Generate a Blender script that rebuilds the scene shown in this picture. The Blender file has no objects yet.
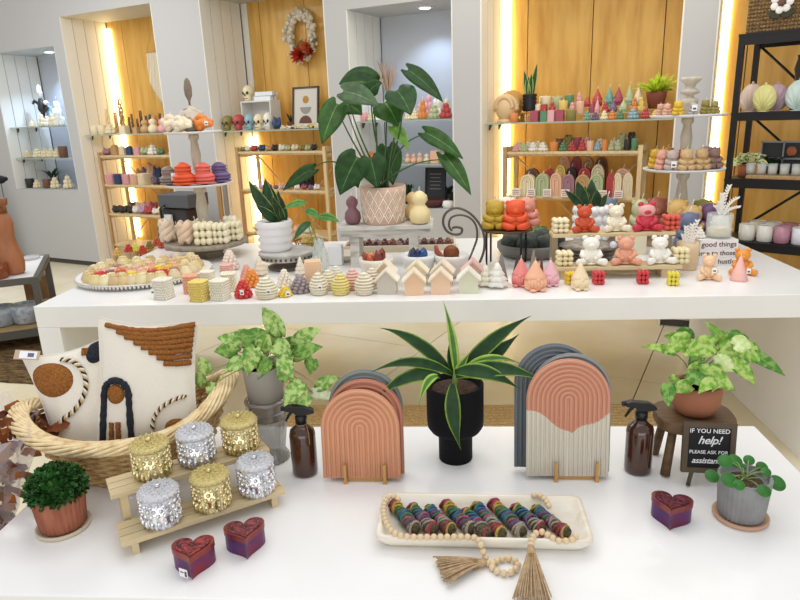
import bpy, math, random
from mathutils import Vector, Matrix
PI = math.pi
S = bpy.context.scene
COL = S.collection
rnd = random.Random(7)

# ------------------------------------------------------------------ camera
CAMP = Vector((0, 0, 1.75)); FPX = 643.85
_p, _r, _y = .27999, -.037639, .077283
_f = Vector((-math.sin(_y)*math.cos(_p), math.cos(_y)*math.cos(_p), -math.sin(_p)))
_rt = Vector((math.cos(_y), math.sin(_y), 0)); _up = _rt.cross(_f)
RX = _rt*math.cos(_r) + _up*math.sin(_r); UX = -_rt*math.sin(_r) + _up*math.cos(_r)
cam = bpy.data.objects.new('camera', bpy.data.cameras.new('camera')); COL.objects.link(cam)
m4 = Matrix((RX, UX, -_f)).transposed().to_4x4(); m4.translation = CAMP
cam.matrix_world = m4
cam.data.sensor_width = 36; cam.data.lens = FPX*36/800; cam.data.clip_end = 60
S.camera = cam
# ------------------------------------------------------------------ world, room lights and added fills, exposure
w = bpy.data.worlds.new('world'); S.world = w; w.use_nodes = True
w.node_tree.nodes['Background'].inputs[0].default_value = (.95, .97, 1.0, 1)
w.node_tree.nodes['Background'].inputs[1].default_value = 0.71
S.view_settings.view_transform = 'Standard'; S.view_settings.look = 'None'
S.view_settings.exposure = 0.0; S.view_settings.gamma = 1.0
def area(name, loc, sx, sy, watts, col, rot=(0, 0, 0)):
    l = bpy.data.lights.new(name, 'AREA'); l.shape = 'RECTANGLE'; l.size = sx; l.size_y = sy
    l.energy = watts; l.color = col
    o = bpy.data.objects.new(name, l); COL.objects.link(o); o.location = loc; o.rotation_euler = rot
    return o
area('ceiling_light_front', (-.2, 1.0, 3.6), 3.2, 1.6, 17, (1, .99, .985), (math.radians(-4), 0, 0))
area('ceiling_light_middle', (0, 2.9, 3.6), 4.0, 1.2, 40, (1, .97, .92), (math.radians(8), 0, 0))
area('rear_floor_fill', (.9, 5.0, 3.5), 3.2, .7, 22, (1, .95, .86), (math.radians(-6), 0, math.radians(-23)))  # added fill to brighten the floor beneath and behind the long table
area('front_fill', (.4, -3.6, 1.5), 6.0, 2.4, 78, (.97, .98, 1), (math.radians(92), 0, 0))  # added unseen fill from behind the camera, brightens the fronts and the floor
area('left_wall_fill', (-4.2, 5.4, 3.4), 1.5, 1.5, 46, (.96, .98, 1), (math.radians(15), math.radians(-10), 0))  # added fill that lifts the left wall
area('ceiling_light_wall', (-1.6, 4.6, 3.6), 4.5, .8, 7, (1, .96, .92), (math.radians(18), 0, math.radians(-23)))

# ------------------------------------------------------------------ placement helpers
def ray(px, py): return _f + RX*((px-400)/FPX) - UX*((py-300)/FPX)
def at(px, py, z):
    d = ray(px, py); return CAMP + d*((z-CAMP.z)/d.z)
def atY(px, py, Y):
    d = ray(px, py); return CAMP + d*(Y/d.y)
def mpp(P): return (Vector(P)-CAMP).dot(_f)/FPX          # metres per pixel at a point
TH = math.radians(23)
WO = Vector((-4.55, 7.84, 0)); WU = Vector((math.cos(TH), -math.sin(TH), 0)); WN = Vector((math.sin(TH), math.cos(TH), 0))
def W(u, d, z): return WO + WU*u + WN*d + Vector((0, 0, z))
def wu(px, py, d=0):                                        # the wall coordinate u and the height seen at a pixel, at depth d
    r = ray(px, py); P = CAMP + r*(((WO+WN*d-CAMP).dot(WN))/r.dot(WN)); return (P-WO).dot(WU), P.z

# ------------------------------------------------------------------ materials
def lin(c):
    return tuple(x/12.92 if x <= .04045 else ((x+.055)/1.055)**2.4 for x in c)
def rgb(h):
    if isinstance(h, str): return lin(tuple(int(h[i:i+2], 16)/255 for i in (0, 2, 4)))
    return lin(h)
MATS = {}
def M(h, rough=.55, metal=0, var=0.0, scale=20, bump=0.0, bscale=60, trans=0, emit=0, spec=.5, coat=0, stretch=None, h2=None, alpha=1, ior=1.45, sheen=0, lo=.35, hi=.65):
    key = (h, rough, metal, var, scale, bump, bscale, trans, emit, spec, coat, stretch, h2, alpha, sheen, lo, hi)
    if key in MATS: return MATS[key]
    m = bpy.data.materials.new('surface'); m.use_nodes = True; nt = m.node_tree; b = nt.nodes['Principled BSDF']
    c = rgb(h)
    b.inputs['Base Color'].default_value = (*c, 1); b.inputs['Roughness'].default_value = rough
    b.inputs['Metallic'].default_value = metal; b.inputs['Specular IOR Level'].default_value = spec
    b.inputs['Transmission Weight'].default_value = trans; b.inputs['IOR'].default_value = ior
    b.inputs['Coat Weight'].default_value = coat; b.inputs['Alpha'].default_value = alpha
    b.inputs['Sheen Weight'].default_value = sheen
    if emit:
        b.inputs['Emission Color'].default_value = (*c, 1); b.inputs['Emission Strength'].default_value = emit
    tc = None
    if var or h2 or bump:
        tc = nt.nodes.new('ShaderNodeTexCoord'); mp = nt.nodes.new('ShaderNodeMapping')
        nt.links.new(tc.outputs['Object'], mp.inputs[0])
        if stretch: mp.inputs['Scale'].default_value = stretch
    if var or h2:
        n = nt.nodes.new('ShaderNodeTexNoise'); n.inputs['Scale'].default_value = scale; n.inputs['Detail'].default_value = 4
        nt.links.new(mp.outputs[0], n.inputs['Vector'])
        r = nt.nodes.new('ShaderNodeValToRGB'); nt.links.new(n.outputs['Fac'], r.inputs[0])
        c2 = rgb(h2) if h2 else tuple(x*(1-var) for x in c)
        r.color_ramp.elements[0].position = lo; r.color_ramp.elements[1].position = hi
        r.color_ramp.elements[0].color = (*c2, 1); r.color_ramp.elements[1].color = (*c, 1)
        nt.links.new(r.outputs[0], b.inputs['Base Color'])
    if bump:
        n2 = nt.nodes.new('ShaderNodeTexNoise'); n2.inputs['Scale'].default_value = bscale; n2.inputs['Detail'].default_value = 3
        nt.links.new(mp.outputs[0], n2.inputs['Vector'])
        bp = nt.nodes.new('ShaderNodeBump'); bp.inputs['Strength'].default_value = bump; bp.inputs['Distance'].default_value = .004
        nt.links.new(n2.outputs['Fac'], bp.inputs['Height']); nt.links.new(bp.outputs[0], b.inputs['Normal'])
    MATS[key] = m; return m
def leaf_mat(mid, edge, k=.25, var=.3, midrib=None, patch=None):
    """Leaf: colour across the blade (mid to edge), and patches of another green where the leaf is variegated."""
    key = ('leaf', mid, edge, k, var, midrib, patch)
    if key in MATS: return MATS[key]
    m = bpy.data.materials.new('leaf_surface'); m.use_nodes = True; nt = m.node_tree; b = nt.nodes['Principled BSDF']
    b.inputs['Roughness'].default_value = .42; b.inputs['Specular IOR Level'].default_value = .28
    uv = nt.nodes.new('ShaderNodeTexCoord'); sp = nt.nodes.new('ShaderNodeSeparateXYZ'); nt.links.new(uv.outputs['UV'], sp.inputs[0])
    a = nt.nodes.new('ShaderNodeMath'); a.operation = 'SUBTRACT'; a.inputs[1].default_value = .5; nt.links.new(sp.outputs['X'], a.inputs[0])
    a2 = nt.nodes.new('ShaderNodeMath'); a2.operation = 'ABSOLUTE'; nt.links.new(a.outputs[0], a2.inputs[0])
    r = nt.nodes.new('ShaderNodeValToRGB'); nt.links.new(a2.outputs[0], r.inputs[0])
    e = r.color_ramp.elements; e[0].position = k; e[0].color = (*rgb(mid), 1); e[1].position = min(.5, k+.1); e[1].color = (*rgb(edge), 1)
    if midrib:
        e0 = r.color_ramp.elements.new(.0); e0.color = (*rgb(midrib), 1); e1 = r.color_ramp.elements.new(.03); e1.color = (*rgb(mid), 1)
    n = nt.nodes.new('ShaderNodeTexNoise'); n.inputs['Scale'].default_value = 28 if not patch else 75; n.inputs['Detail'].default_value = 3
    nt.links.new(uv.outputs['Object'], n.inputs['Vector'])
    r2 = nt.nodes.new('ShaderNodeValToRGB'); nt.links.new(n.outputs['Fac'], r2.inputs[0])
    r2.color_ramp.elements[0].position = .42; r2.color_ramp.elements[1].position = .58
    mx = nt.nodes.new('ShaderNodeMix'); mx.data_type = 'RGBA'
    if patch:
        r2.color_ramp.elements[0].color = (0, 0, 0, 1); r2.color_ramp.elements[1].color = (1, 1, 1, 1)
        mx.blend_type = 'MIX'; nt.links.new(r2.outputs[0], mx.inputs[0]); nt.links.new(r.outputs[0], mx.inputs[6]); mx.inputs[7].default_value = (*rgb(patch), 1)
    else:
        r2.color_ramp.elements[0].color = (1-var, 1-var, 1-var, 1); r2.color_ramp.elements[1].color = (1, 1, 1, 1)
        mx.blend_type = 'MULTIPLY'; mx.inputs[0].default_value = 1; nt.links.new(r.outputs[0], mx.inputs[6]); nt.links.new(r2.outputs[0], mx.inputs[7])
    nt.links.new(mx.outputs[2], b.inputs['Base Color'])
    MATS[key] = m; return m

# ------------------------------------------------------------------ mesh builder
class MB:
    def __init__(s): s.v = []; s.f = []; s.mi = []; s.sm = []; s.uv = []
    def add(s, vs, fs, mi=0, smooth=True, uv=None, T=None):
        o = len(s.v)
        for i, p in enumerate(vs):
            p = Vector(p)
            s.v.append(T @ p if T else p); s.uv.append(uv[i] if uv else (0, 0))
        for f in fs: s.f.append([o+i for i in f]); s.mi.append(mi); s.sm.append(smooth)
        return s
    def box(s, c, size, rz=0, mi=0, T=None):
        x, y, z = (q/2 for q in size); c = Vector(c); R = Matrix.Rotation(rz, 3, 'Z')
        vs = [c + R @ Vector(p) for p in ((-x,-y,-z),(x,-y,-z),(x,y,-z),(-x,y,-z),(-x,-y,z),(x,-y,z),(x,y,z),(-x,y,z))]
        return s.add(vs, [(0,3,2,1),(4,5,6,7),(0,1,5,4),(1,2,6,5),(2,3,7,6),(3,0,4,7)], mi, False, T=T)
    def lathe(s, prof, n=24, c=(0, 0, 0), mi=0, flute=0, nf=0, T=None, smooth=True, sx=1, sy=1):
        c = Vector(c); vs = []; fs = []
        for r, z in prof:
            for i in range(n):
                a = 2*PI*i/n; q = r*(1+flute*math.cos(nf*a)) if flute else r
                vs.append(c + Vector((q*math.cos(a)*sx, q*math.sin(a)*sy, z)))
        for k in range(len(prof)-1):
            for i in range(n):
                j = (i+1) % n; fs.append((k*n+i, k*n+j, (k+1)*n+j, (k+1)*n+i))
        fs.append(tuple(range(n-1, -1, -1))); fs.append(tuple((len(prof)-1)*n+i for i in range(n)))
        return s.add(vs, fs, mi, smooth, T=T)
    def tube(s, pts, r, n=6, mi=0, T=None, close=False):
        pts = [Vector(p) for p in pts]; vs = []; fs = []; K = len(pts); N = None
        for k, p in enumerate(pts):
            if close: t = pts[(k+1) % K]-pts[k-1]
            else: t = pts[min(k+1, K-1)]-pts[max(k-1, 0)]
            t = t.normalized() if t.length > 1e-9 else Vector((0, 0, 1))
            if N is None:
                N = t.orthogonal().normalized()
            N = N - t*N.dot(t); N = N.normalized() if N.length > 1e-6 else t.orthogonal().normalized()
            B = t.cross(N); rr = r[k] if isinstance(r, (list, tuple)) else r
            for i in range(n):
                a = 2*PI*i/n; vs.append(p + (N*math.cos(a)+B*math.sin(a))*rr)
        for k in range(K if close else K-1):
            q = (k+1) % K
            for i in range(n):
                j = (i+1) % n; fs.append((k*n+i, k*n+j, q*n+j, q*n+i))
        if not close:
            fs.append(tuple(range(n-1, -1, -1))); fs.append(tuple((K-1)*n+i for i in range(n)))
        return s.add(vs, fs, mi, True, T=T)
    def ball(s, c, r, n=12, m=8, mi=0, T=None):
        r = (r, r, r) if not isinstance(r, (tuple, list)) else r; c = Vector(c)
        vs = [c+Vector((0, 0, -r[2]))]; fs = []
        for k in range(1, m):
            b = -PI/2 + PI*k/m
            for i in range(n):
                a = 2*PI*i/n; vs.append(c+Vector((r[0]*math.cos(b)*math.cos(a), r[1]*math.cos(b)*math.sin(a), r[2]*math.sin(b))))
        vs.append(c+Vector((0, 0, r[2]))); L = len(vs)-1
        for i in range(n):
            j = (i+1) % n; fs.append((0, 1+j, 1+i)); fs.append((L, 1+(m-2)*n+i, 1+(m-2)*n+j))
        for k in range(m-2):
            for i in range(n):
                j = (i+1) % n; fs.append((1+k*n+i, 1+k*n+j, 1+(k+1)*n+j, 1+(k+1)*n+i))
        return s.add(vs, fs, mi, True, T=T)
    def prism(s, poly, y0, y1, mi=0, smooth=False, T=None):      # polygon in x,z pushed along y
        n = len(poly); vs = [(x, y0, z) for x, z in poly]+[(x, y1, z) for x, z in poly]
        fs = [tuple(range(n)), tuple(range(2*n-1, n-1, -1))]+[(i, i+n, (i+1) % n+n, (i+1) % n) for i in range(n)]
        return s.add(vs, fs, mi, smooth, T=T)
    def slab(s, poly, z0, z1, mi=0, T=None, smooth=False):          # polygon in x,y pushed along z
        n = len(poly); vs = [(x, y, z0) for x, y in poly]+[(x, y, z1) for x, y in poly]
        fs = [tuple(range(n-1, -1, -1)), tuple(range(n, 2*n))]+[(i, (i+1) % n, (i+1) % n+n, i+n) for i in range(n)]
        return s.add(vs, fs, mi, smooth, T=T)
    def leaf(s, spine, W_, nrm, prof, fold=.18, lobes=0, mi=0, wave=0):
        spine = [Vector(p) for p in spine]; K = len(spine); vs = []; uv = []; fs = []; J = (-1, -.6, -.2, .2, .6, 1); L = sum((spine[i+1]-spine[i]).length for i in range(K-1))
        nrm = Vector(nrm).normalized(); ph = len(s.v)*.7
        for k, p in enumerate(spine):
            t = k/(K-1); tg = (spine[min(k+1, K-1)]-spine[max(k-1, 0)]).normalized()
            sd = tg.cross(nrm); sd = sd.normalized() if sd.length > 1e-5 else tg.orthogonal().normalized(); up = sd.cross(tg)
            x = t*(len(prof)-1); i0 = min(int(x), len(prof)-2); wd = W_*(prof[i0]+(prof[i0+1]-prof[i0])*(x-i0))
            for j in J:
                q = p + sd*wd*j + up*(wd*fold*abs(j)) - tg*(L*lobes*math.sin(min(1, abs(j)*1.1)*PI*.62)*(1-t)**3)
                if wave: q += up*(wave*W_*math.sin(t*9+ph+j*2)*abs(j))
                vs.append(q); uv.append((j*.5+.5, t))
        n = len(J)
        for k in range(K-1):
            for i in range(n-1): fs.append((k*n+i, k*n+i+1, (k+1)*n+i+1, (k+1)*n+i))
        return s.add(vs, fs, mi, True, uv=uv)
    def mesh(s, name='mesh', mats=()):
        me = bpy.data.meshes.new(name); me.from_pydata(s.v, [], s.f)
        me.polygons.foreach_set('use_smooth', s.sm); me.polygons.foreach_set('material_index', s.mi)
        ul = me.uv_layers.new(name='UVMap'); buf = []
        for f in s.f:
            for i in f: buf += s.uv[i]
        ul.data.foreach_set('uv', buf)
        for m in mats: me.materials.append(m)
        me.update(); return me
    def build(s, name, mats, parent=None, loc=None, bev=0, sub=0, kind=None, solid=0, edge=35):
        mats = mats if isinstance(mats, (list, tuple)) else [mats]
        o = bpy.data.objects.new(name, s.mesh(name, mats)); COL.objects.link(o)
        if parent: o.parent = parent
        if loc is not None: o.location = loc
        if solid:
            q = o.modifiers.new('thickness', 'SOLIDIFY'); q.thickness = solid; q.offset = 0
        if bev:
            b = o.modifiers.new('bevel', 'BEVEL'); b.width = bev; b.segments = 2; b.limit_method = 'ANGLE'; b.angle_limit = math.radians(edge)
        if sub:
            b = o.modifiers.new('subd', 'SUBSURF'); b.levels = sub; b.render_levels = sub
        if kind: o['kind'] = kind
        return o
CACHE = {}
def shared(key, fn, slots=1):
    if key not in CACHE:
        mb = fn()
        if key in SHAPES or key.endswith('_wicked'):
            z0 = min(v.z for v in mb.v)-.002
            for v in mb.v: v.z -= z0
        CACHE[key] = mb.mesh(key, [None]*slots)
    return CACHE[key]
def use(name, me, mats, parent=None, loc=(0, 0, 0), sc=(1, 1, 1), rz=0):
    """An object that shares mesh data with its repeats and carries its own colours."""
    o = bpy.data.objects.new(name, me); COL.objects.link(o); o.location = loc; o.scale = sc; o.rotation_euler = (0, 0, rz)
    mats = mats if isinstance(mats, (list, tuple)) else [mats]
    for i, m in enumerate(mats): o.material_slots[i].link = 'OBJECT'; o.material_slots[i].material = m
    if parent: o.parent = parent
    return o
def tag(o, label, cat, group=None, kind=None):
    o['label'] = label; o['category'] = cat
    if group: o['group'] = group
    if kind: o['kind'] = kind
    n = len(label.replace(',', ' ').split())
    if n < 4 or n > 16: print('LABEL LENGTH', n, label)
    return o
def thing(name, label, cat, loc=(0, 0, 0), rz=0, group=None, rot=None, sc=None):
    o = bpy.data.objects.new(name, None); COL.objects.link(o); o.empty_display_size = .05
    o.location = loc; o.rotation_euler = rot or (0, 0, rz)
    if sc: o.scale = (sc, sc, sc)
    return tag(o, label, cat, group)
def structure(o): o['kind'] = 'structure'; return o
ORD = ['zeroth', 'first', 'second', 'third', 'fourth', 'fifth', 'sixth', 'seventh', 'eighth', 'ninth', 'tenth', 'eleventh', 'twelfth', 'thirteenth', 'fourteenth', 'fifteenth', 'sixteenth', 'seventeenth', 'eighteenth', 'nineteenth', 'twentieth']
def arc(cx, cz, r, a0, a1, n): return [(cx+r*math.cos(a0+(a1-a0)*i/n), cz+r*math.sin(a0+(a1-a0)*i/n)) for i in range(n+1)]
def bez(p0, p1, p2, n=8):
    p0, p1, p2 = Vector(p0), Vector(p1), Vector(p2)
    return [p0*(1-t)**2+p1*2*t*(1-t)+p2*t*t for t in (i/n for i in range(n+1))]
def text_part(name, txt, size, parent, loc, rot, mat_, ext=.0004, align='CENTER', shear=0, wide=1):
    c = bpy.data.curves.new(name, 'FONT'); c.body = txt; c.size = size; c.extrude = ext; c.align_x = align; c.shear = shear; c.resolution_u = 3; c.space_character = wide
    c.offset = size*.012
    t = bpy.data.objects.new(name, c); COL.objects.link(t)
    me = bpy.data.meshes.new_from_object(t); bpy.data.objects.remove(t)
    me.materials.clear(); me.materials.append(mat_)
    o = bpy.data.objects.new(name, me); COL.objects.link(o); o.parent = parent; o.location = loc; o.rotation_euler = rot
    return o

# ------------------------------------------------------------------ the room shell
WHITE = M('c0bebb', .7); WARMWHITE = M('ebe8de', .6); DARKGAP = M('4a4640', .8); GROOVE = M('6e6658', .8)
PLY = M('e0b35e', .5, h2='cb9845', scale=2.6, stretch=(5, 5, .7), bump=.06, bscale=30, lo=.32, hi=.62, coat=.1)
WT = 3.35
def wallbox(mb, u0, u1, d0, d1, z0, z1, mi=0):
    P = [W(u, d, z) for z in (z0, z1) for u, d in ((u0, d0), (u1, d0), (u1, d1), (u0, d1))]
    mb.add(P, [(0,3,2,1),(4,5,6,7),(0,1,5,4),(1,2,6,5),(2,3,7,6),(3,0,4,7)], mi, False)
D = .64
niches = [('blue', -1.30, -.05, .98, 2.68), ('wood', .12, 1.59, .0, 2.98), ('wood', 2.25, 3.755, .0, 2.98), ('blue', 3.985, 5.025, .9, 2.68), ('wood', 5.27, 6.83, .0, 2.98), ('wood', 7.05, 9.6, .0, 2.98)]
mb = MB(); u_prev = -8.0
for kind, u0, u1, z0, z1 in niches:
    wallbox(mb, u_prev, u0, 0, D, .07, WT)
    wallbox(mb, u0, u1, 0, D, z1, WT)
    if z0 > .5: wallbox(mb, u0, u1, 0, D, .07, z0)
    u_prev = u1
wallbox(mb, u_prev, 13, 0, D, .07, WT)
wallbox(mb, -8, 13, D+.05, D+.1, .0, WT)
structure(mb.build('wall_back', WHITE))
mb = MB(); 
for a_, b_ in ((-8, .12), (1.59, 2.25), (3.755, 5.27), (6.83, 7.05)): wallbox(mb, a_, b_, .04, D, 0, .07)
structure(mb.build('toe_shade_back', M('55524e', .7)))  # recessed toe under the wall, its shadow line put into the dark colour
# shiplap on the side of every niche: boards with open joints
mb = MB(); mg = MB(); mback = MB(); ply = MB(); led = MB()
for kind, u0, u1, z0, z1 in niches:
    nb = 4; t = .012; bw = (D-.01)/nb
    for i in range(nb):
        wallbox(mb, u0+.0005, u0+t, .002+i*bw, (i+1)*bw-.007, z0+.001, z1-.001)
        if u1 < 9: wallbox(mb, u1-t, u1-.0005, .002+i*bw, (i+1)*bw-.007, z0+.001, z1-.001)
    wallbox(mg, u0+.0002, u0+.004, .01, D, z0+.002, z1-.002)
    if kind == 'wood':
        wallbox(mg, u0+.02, u1-.013, D+.03, D+.045, z0+.002, z1+.002)
        if u0 == 2.25: wallbox(mb, u0+.014, u0+.098, D, D+.028, z0+.002, z1-.002)
        sw = (u1-u0-.013)/3 if u1 < 9 else .62; a = u0+.013
        cuts = {.12: (.013, .265, .845, 1.42, 1.457), 2.25: (.10, .26, .85, 1.43, 1.492), 5.27: (.013, .22, .79, 1.37, 1.547), 7.05: (.013, .21, .79, 1.37, 1.95, 2.54)}[u0]
        for i in range(len(cuts)-1):
            wallbox(ply, u0+cuts[i]+.004, u0+cuts[i+1]-.004, D+.0, D+.03, z0+.002, z1)
    else:
        wallbox(mback, u0+t, u1-t, D, D+.03, z0, z1)
structure(mb.build('wall_back_shiplap', WARMWHITE))
structure(mg.build('wall_back_joint', GROOVE))
structure(mback.build('wall_back_niche', M('c8ccd4', .7)))
structure(ply.build('wall_back_plywood', PLY))
# the light strips in the rear corner of each plywood niche
WARM = (1, .72, .36)
def emat(col, s):
    m = bpy.data.materials.new('light_surface'); m.use_nodes = True; nt = m.node_tree; nt.nodes.remove(nt.nodes['Principled BSDF'])
    e = nt.nodes.new('ShaderNodeEmission'); e.inputs[0].default_value = (*col, 1); e.inputs[1].default_value = s
    nt.links.new(e.outputs[0], nt.nodes['Material Output'].inputs[0]); return m
LEDS = {.12: 12, 2.25: 26, 5.27: 14, 7.05: 8}
for u0, zt, lab, uw in ((.12, 2.9, 'tall glowing light strip in the corner of the leftmost plywood niche', .065), (2.25, 1.55, 'short glowing light strip below the glass shelf in the wreath niche', .05), (5.27, 2.95, 'tall glowing light strip beside the plywood niche of the votive candles', .055), (7.05, 2.95, 'tall glowing light strip beside the pillar next to the black rack', .06)):
    mb = MB(); wallbox(mb, u0+.014, u0+.014+uw, D-.03, D-.002, .3, zt)
    tag(mb.build('light_strip', emat((1, .78, .38), LEDS[u0])), lab, 'light', 'light strips in the plywood niches')
# recessed spots in the two pale niches
for u, lab in ((-.62, 'round recessed spotlight above the leftmost pale niche'), (4.62, 'round recessed spotlight in the pale niche behind the monstera')):
    t = thing('recessed_light', lab, 'light', W(u, .34, 2.68), 0, 'recessed spotlights')
    MB().lathe([(.055, 0), (.075, 0), (.075, -.008), (.05, -.01)], 24).build('trim_ring', M('f2f2f2', .4), t)
    MB().lathe([(.05, -.011), (.05, -.013)], 24).build('lens', emat((.85, .92, 1), 6), t)
    l = bpy.data.lights.new('recessed_spot', 'SPOT'); l.energy = 85 if u < 0 else 24; l.color = (.50, .68, 1) if u < 0 else (.58, .74, 1); l.spot_size = math.radians(120); l.spot_blend = .6; l.shadow_soft_size = .05
    o = bpy.data.objects.new('recessed_spot', l); COL.objects.link(o); o.location = W(u, .34, 2.66)
# floor of large slabs with dark joints, laid parallel to the wall
mb = MB(); R23 = Matrix.Rotation(-TH-.02, 4, 'Z')
for i in range(-9, 10):
    for j in range(-6, 8):
        x0 = -.50+i*1.6; y0 = 4.21-1.6*2+j*1.6
        mb.box((x0+.8, y0+.8, -.01), (1.593, 1.593, .02), T=R23)
floorm = M('f3ead2', .30, var=.16, scale=1.6, h2='e2d3ac', lo=.3, hi=.75, bump=.02)
structure(mb.build('floor', floorm))
mb = MB(); mb.box((0, 4, -.03), (26, 24, .03)); structure(mb.build('floor_joint', M('6f6252', .9)))
# the two white display tables (a thick top on solid end panels)
TW = M('f4f3f1', .28, var=.05, scale=2.2, coat=.15)
def table(name, label, x0, x1, y0, y1, z, leg, th, grp=None):
    t = thing(name, label, 'table', ((x0+x1)/2, (y0+y1)/2, 0))
    a, b = (x1-x0)/2, (y1-y0)/2
    MB().box((0, 0, z-th/2), (2*a, 2*b, th)).build('tabletop', TW, t, bev=.004)
    side = M('dbd6cb', .5)
    for s in (-1, 1): MB().box((s*(a-leg/2), 0, (z-th)/2), (leg, 2*b, z-th)).build('end_panel', TW, t, bev=.003)
    return t
ZF, ZM = .75, .875
table('display_table', 'low white display table closest to the camera holding arch boards and dracaena', -1.172, .975, 1.137, 1.945, ZF, .12, .115)
table('display_table', 'long white display table behind the low one, crowded with candles', -2.116, 1.882, 3.02, 4.62, ZM, .12, .115)
def F(px, py): return at(px, py, ZF)
def T(px, py): return at(px, py, ZM)

# ---- rugs on the floor
JUTE = M('f0cf98', .9, h2='c09c62', scale=90, bump=.8, bscale=120, stretch=(1, 3, 1))
def rug(label, x0, x1, y0, y1, rz, mat_):
    t = thing('jute_rug', label, 'rug', ((x0+x1)/2, (y0+y1)/2, 0), rz)
    mb = MB(); a, b = (x1-x0)/2, (y1-y0)/2; n = max(6, int(2*b/.035))
    for i in range(n):
        y = -b+(i+.5)*2*b/n
        mb.tube([(-a+2*a*k/40, y+.003*math.sin(k*2.1+i), .012) for k in range(41)], 2*b/n*.52, 6)
    o = mb.build('braid_rows', mat_, t); o.scale = (1, 1, .6)
    return t

rug('braided golden jute rug lying between the two white tables', -1.0, 1.28, 3.33, 3.66, 0, JUTE)
rug('large dark and golden jute rug under the small metal-framed table', -4.9, -2.35, 4.15, 5.35, math.radians(-8), M('7d6138', .9, h2='3f2c18', scale=14, bump=.8, bscale=120, stretch=(1, 3, 1)))

# ------------------------------------------------------------------ candle shapes (unit height, standing on z = 0)
def c_votive():
    return MB().lathe([(.40, 0), (.43, .03), (.45, .5), (.47, .93), (.44, 1.0), (.1, .97)], 16)
def c_square():
    mb = MB(); p = []
    for k in range(16):
        a = 2*PI*k/16; r = .52/max(abs(math.cos(a)), abs(math.sin(a)))**.8
        p.append((r*.92*math.cos(a), r*.92*math.sin(a)))
    mb.slab(p, 0, .93); mb.slab([(x*.93, y*.93) for x, y in p], .93, 1.0); return mb
def c_bubble(n=3, nz=3):
    mb = MB(); r = .5/n*1.18
    for i in range(n):
        for j in range(n):
            for k in range(nz):
                if 0 < i < n-1 and 0 < j < n-1 and k < nz-1: continue
                mb.ball(((i-(n-1)/2)/n, (j-(n-1)/2)/n, (k+.5)/nz), (r, r, .5/nz*1.12), 8, 6)
    return mb
def c_taper():
    mb = MB()
    for q in range(3): mb.tube([(.055*math.cos(q*2.1+k*.5), .055*math.sin(q*2.1+k*.5), .08+.84*k/16) for k in range(17)], [.05-.0015*k for k in range(17)], 6)
    return mb.lathe([(.13, 0), (.14, .02), (.07, .05), (.06, .1)], 12)
def c_knit():
    mb = MB(); p = []
    for k in range(24):
        a = 2*PI*k/24; r = .40/max(abs(math.cos(a)), abs(math.sin(a)))**.8; p.append((r*math.cos(a), r*math.sin(a)))
    mb.slab(p, .02, .96)
    rows = 8; n = 24
    for k in range(rows):
        for i in range(n):
            a = 2*PI*(i+.5*(k % 2))/n; R = .425/max(abs(math.cos(a)), abs(math.sin(a)))**.8
            mb.ball((R*math.cos(a), R*math.sin(a), (k+.55)/rows), (.068, .068, .07), 6, 4)
    for i in range(6):
        for j in range(6):
            mb.ball(((i-2.5)*.15, (j-2.5)*.15, .97), (.08, .08, .045), 6, 4)
    return mb
def c_dome():
    mb = MB().lathe([(.62, 0), (.72, .08), (.72, .3), (.66, .42), (.5, .72), (.26, .92), (.05, 1)], 16, flute=.05, nf=8)
    for i in range(7): mb.ball((.32*math.cos(i*.9), .32*math.sin(i*.9), .84), .12, 6, 5)
    return mb
def c_hive():
    mb = MB(); pr = [(.22, 0)]
    for k in range(8):
        t = (k+.5)/8; r = .43*math.sin(PI*(.24+.72*t))**.8
        pr += [(r*.80, k/8), (r*1.04, (k+.35)/8), (r*1.0, (k+.7)/8)]
    mb.lathe(pr+[(.03, 1)], 24, flute=.035, nf=12); return mb
def c_pine():
    mb = MB()
    for k, (r, z) in enumerate(((.40, .12), (.36, .30), (.29, .48), (.22, .64), (.15, .78), (.08, .9))):
        n = 9-k
        for i in range(n):
            a = 2*PI*(i+.5*(k % 2))/n; mb.ball((r*math.cos(a), r*math.sin(a), z), (.13, .13, .13), 7, 5)
    mb.lathe([(.34, 0), (.4, .1), (.3, .4), (.12, .8), (.02, 1)], 14); return mb
def c_tree():
    mb = MB(); mb.lathe([(.12, 0), (.12, .15)], 10)
    for k in range(4):
        z = .1+k*.2; r = .46-k*.10
        mb.lathe([(r*.9, z), (r, z+.04), (r*.35, z+.28), (.02, min(1, z+.33))], 24, flute=.16, nf=6)
    return mb
def c_gnome():
    mb = MB(); mb.lathe([(.30, 0), (.36, .06), (.37, .22), (.30, .4), (.2, .46)], 18)
    mb.lathe([(.34, .36), (.37, .40), (.30, .5), (.20, .68), (.11, .85), (.02, 1)], 18, flute=.03, nf=5)
    mb.ball((0, -.33, .38), .075, 8, 6)
    for i in range(7):
        a = -PI/2+(i-3)*.28; mb.tube([(.31*math.cos(a), .31*math.sin(a), .38), (.37*math.cos(a), .37*math.sin(a), .22), (.32*math.cos(a), .32*math.sin(a), .07)], [.07, .07, .03], 6)
    for s in (-1, 1): mb.ball((s*.16, -.33, .04), (.12, .14, .06), 8, 6)
    return mb
def c_house():
    return MB().prism([(-.36, 0), (.36, 0), (.36, .58), (0, .93), (-.36, .58)], -.3, .3)
def c_roof():
    mb = MB()
    for s in (-1, 1): mb.prism([(0, 1.0), (s*.46, .55), (s*.42, .50), (0, .92)][::s], -.36, .36)
    return mb
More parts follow.
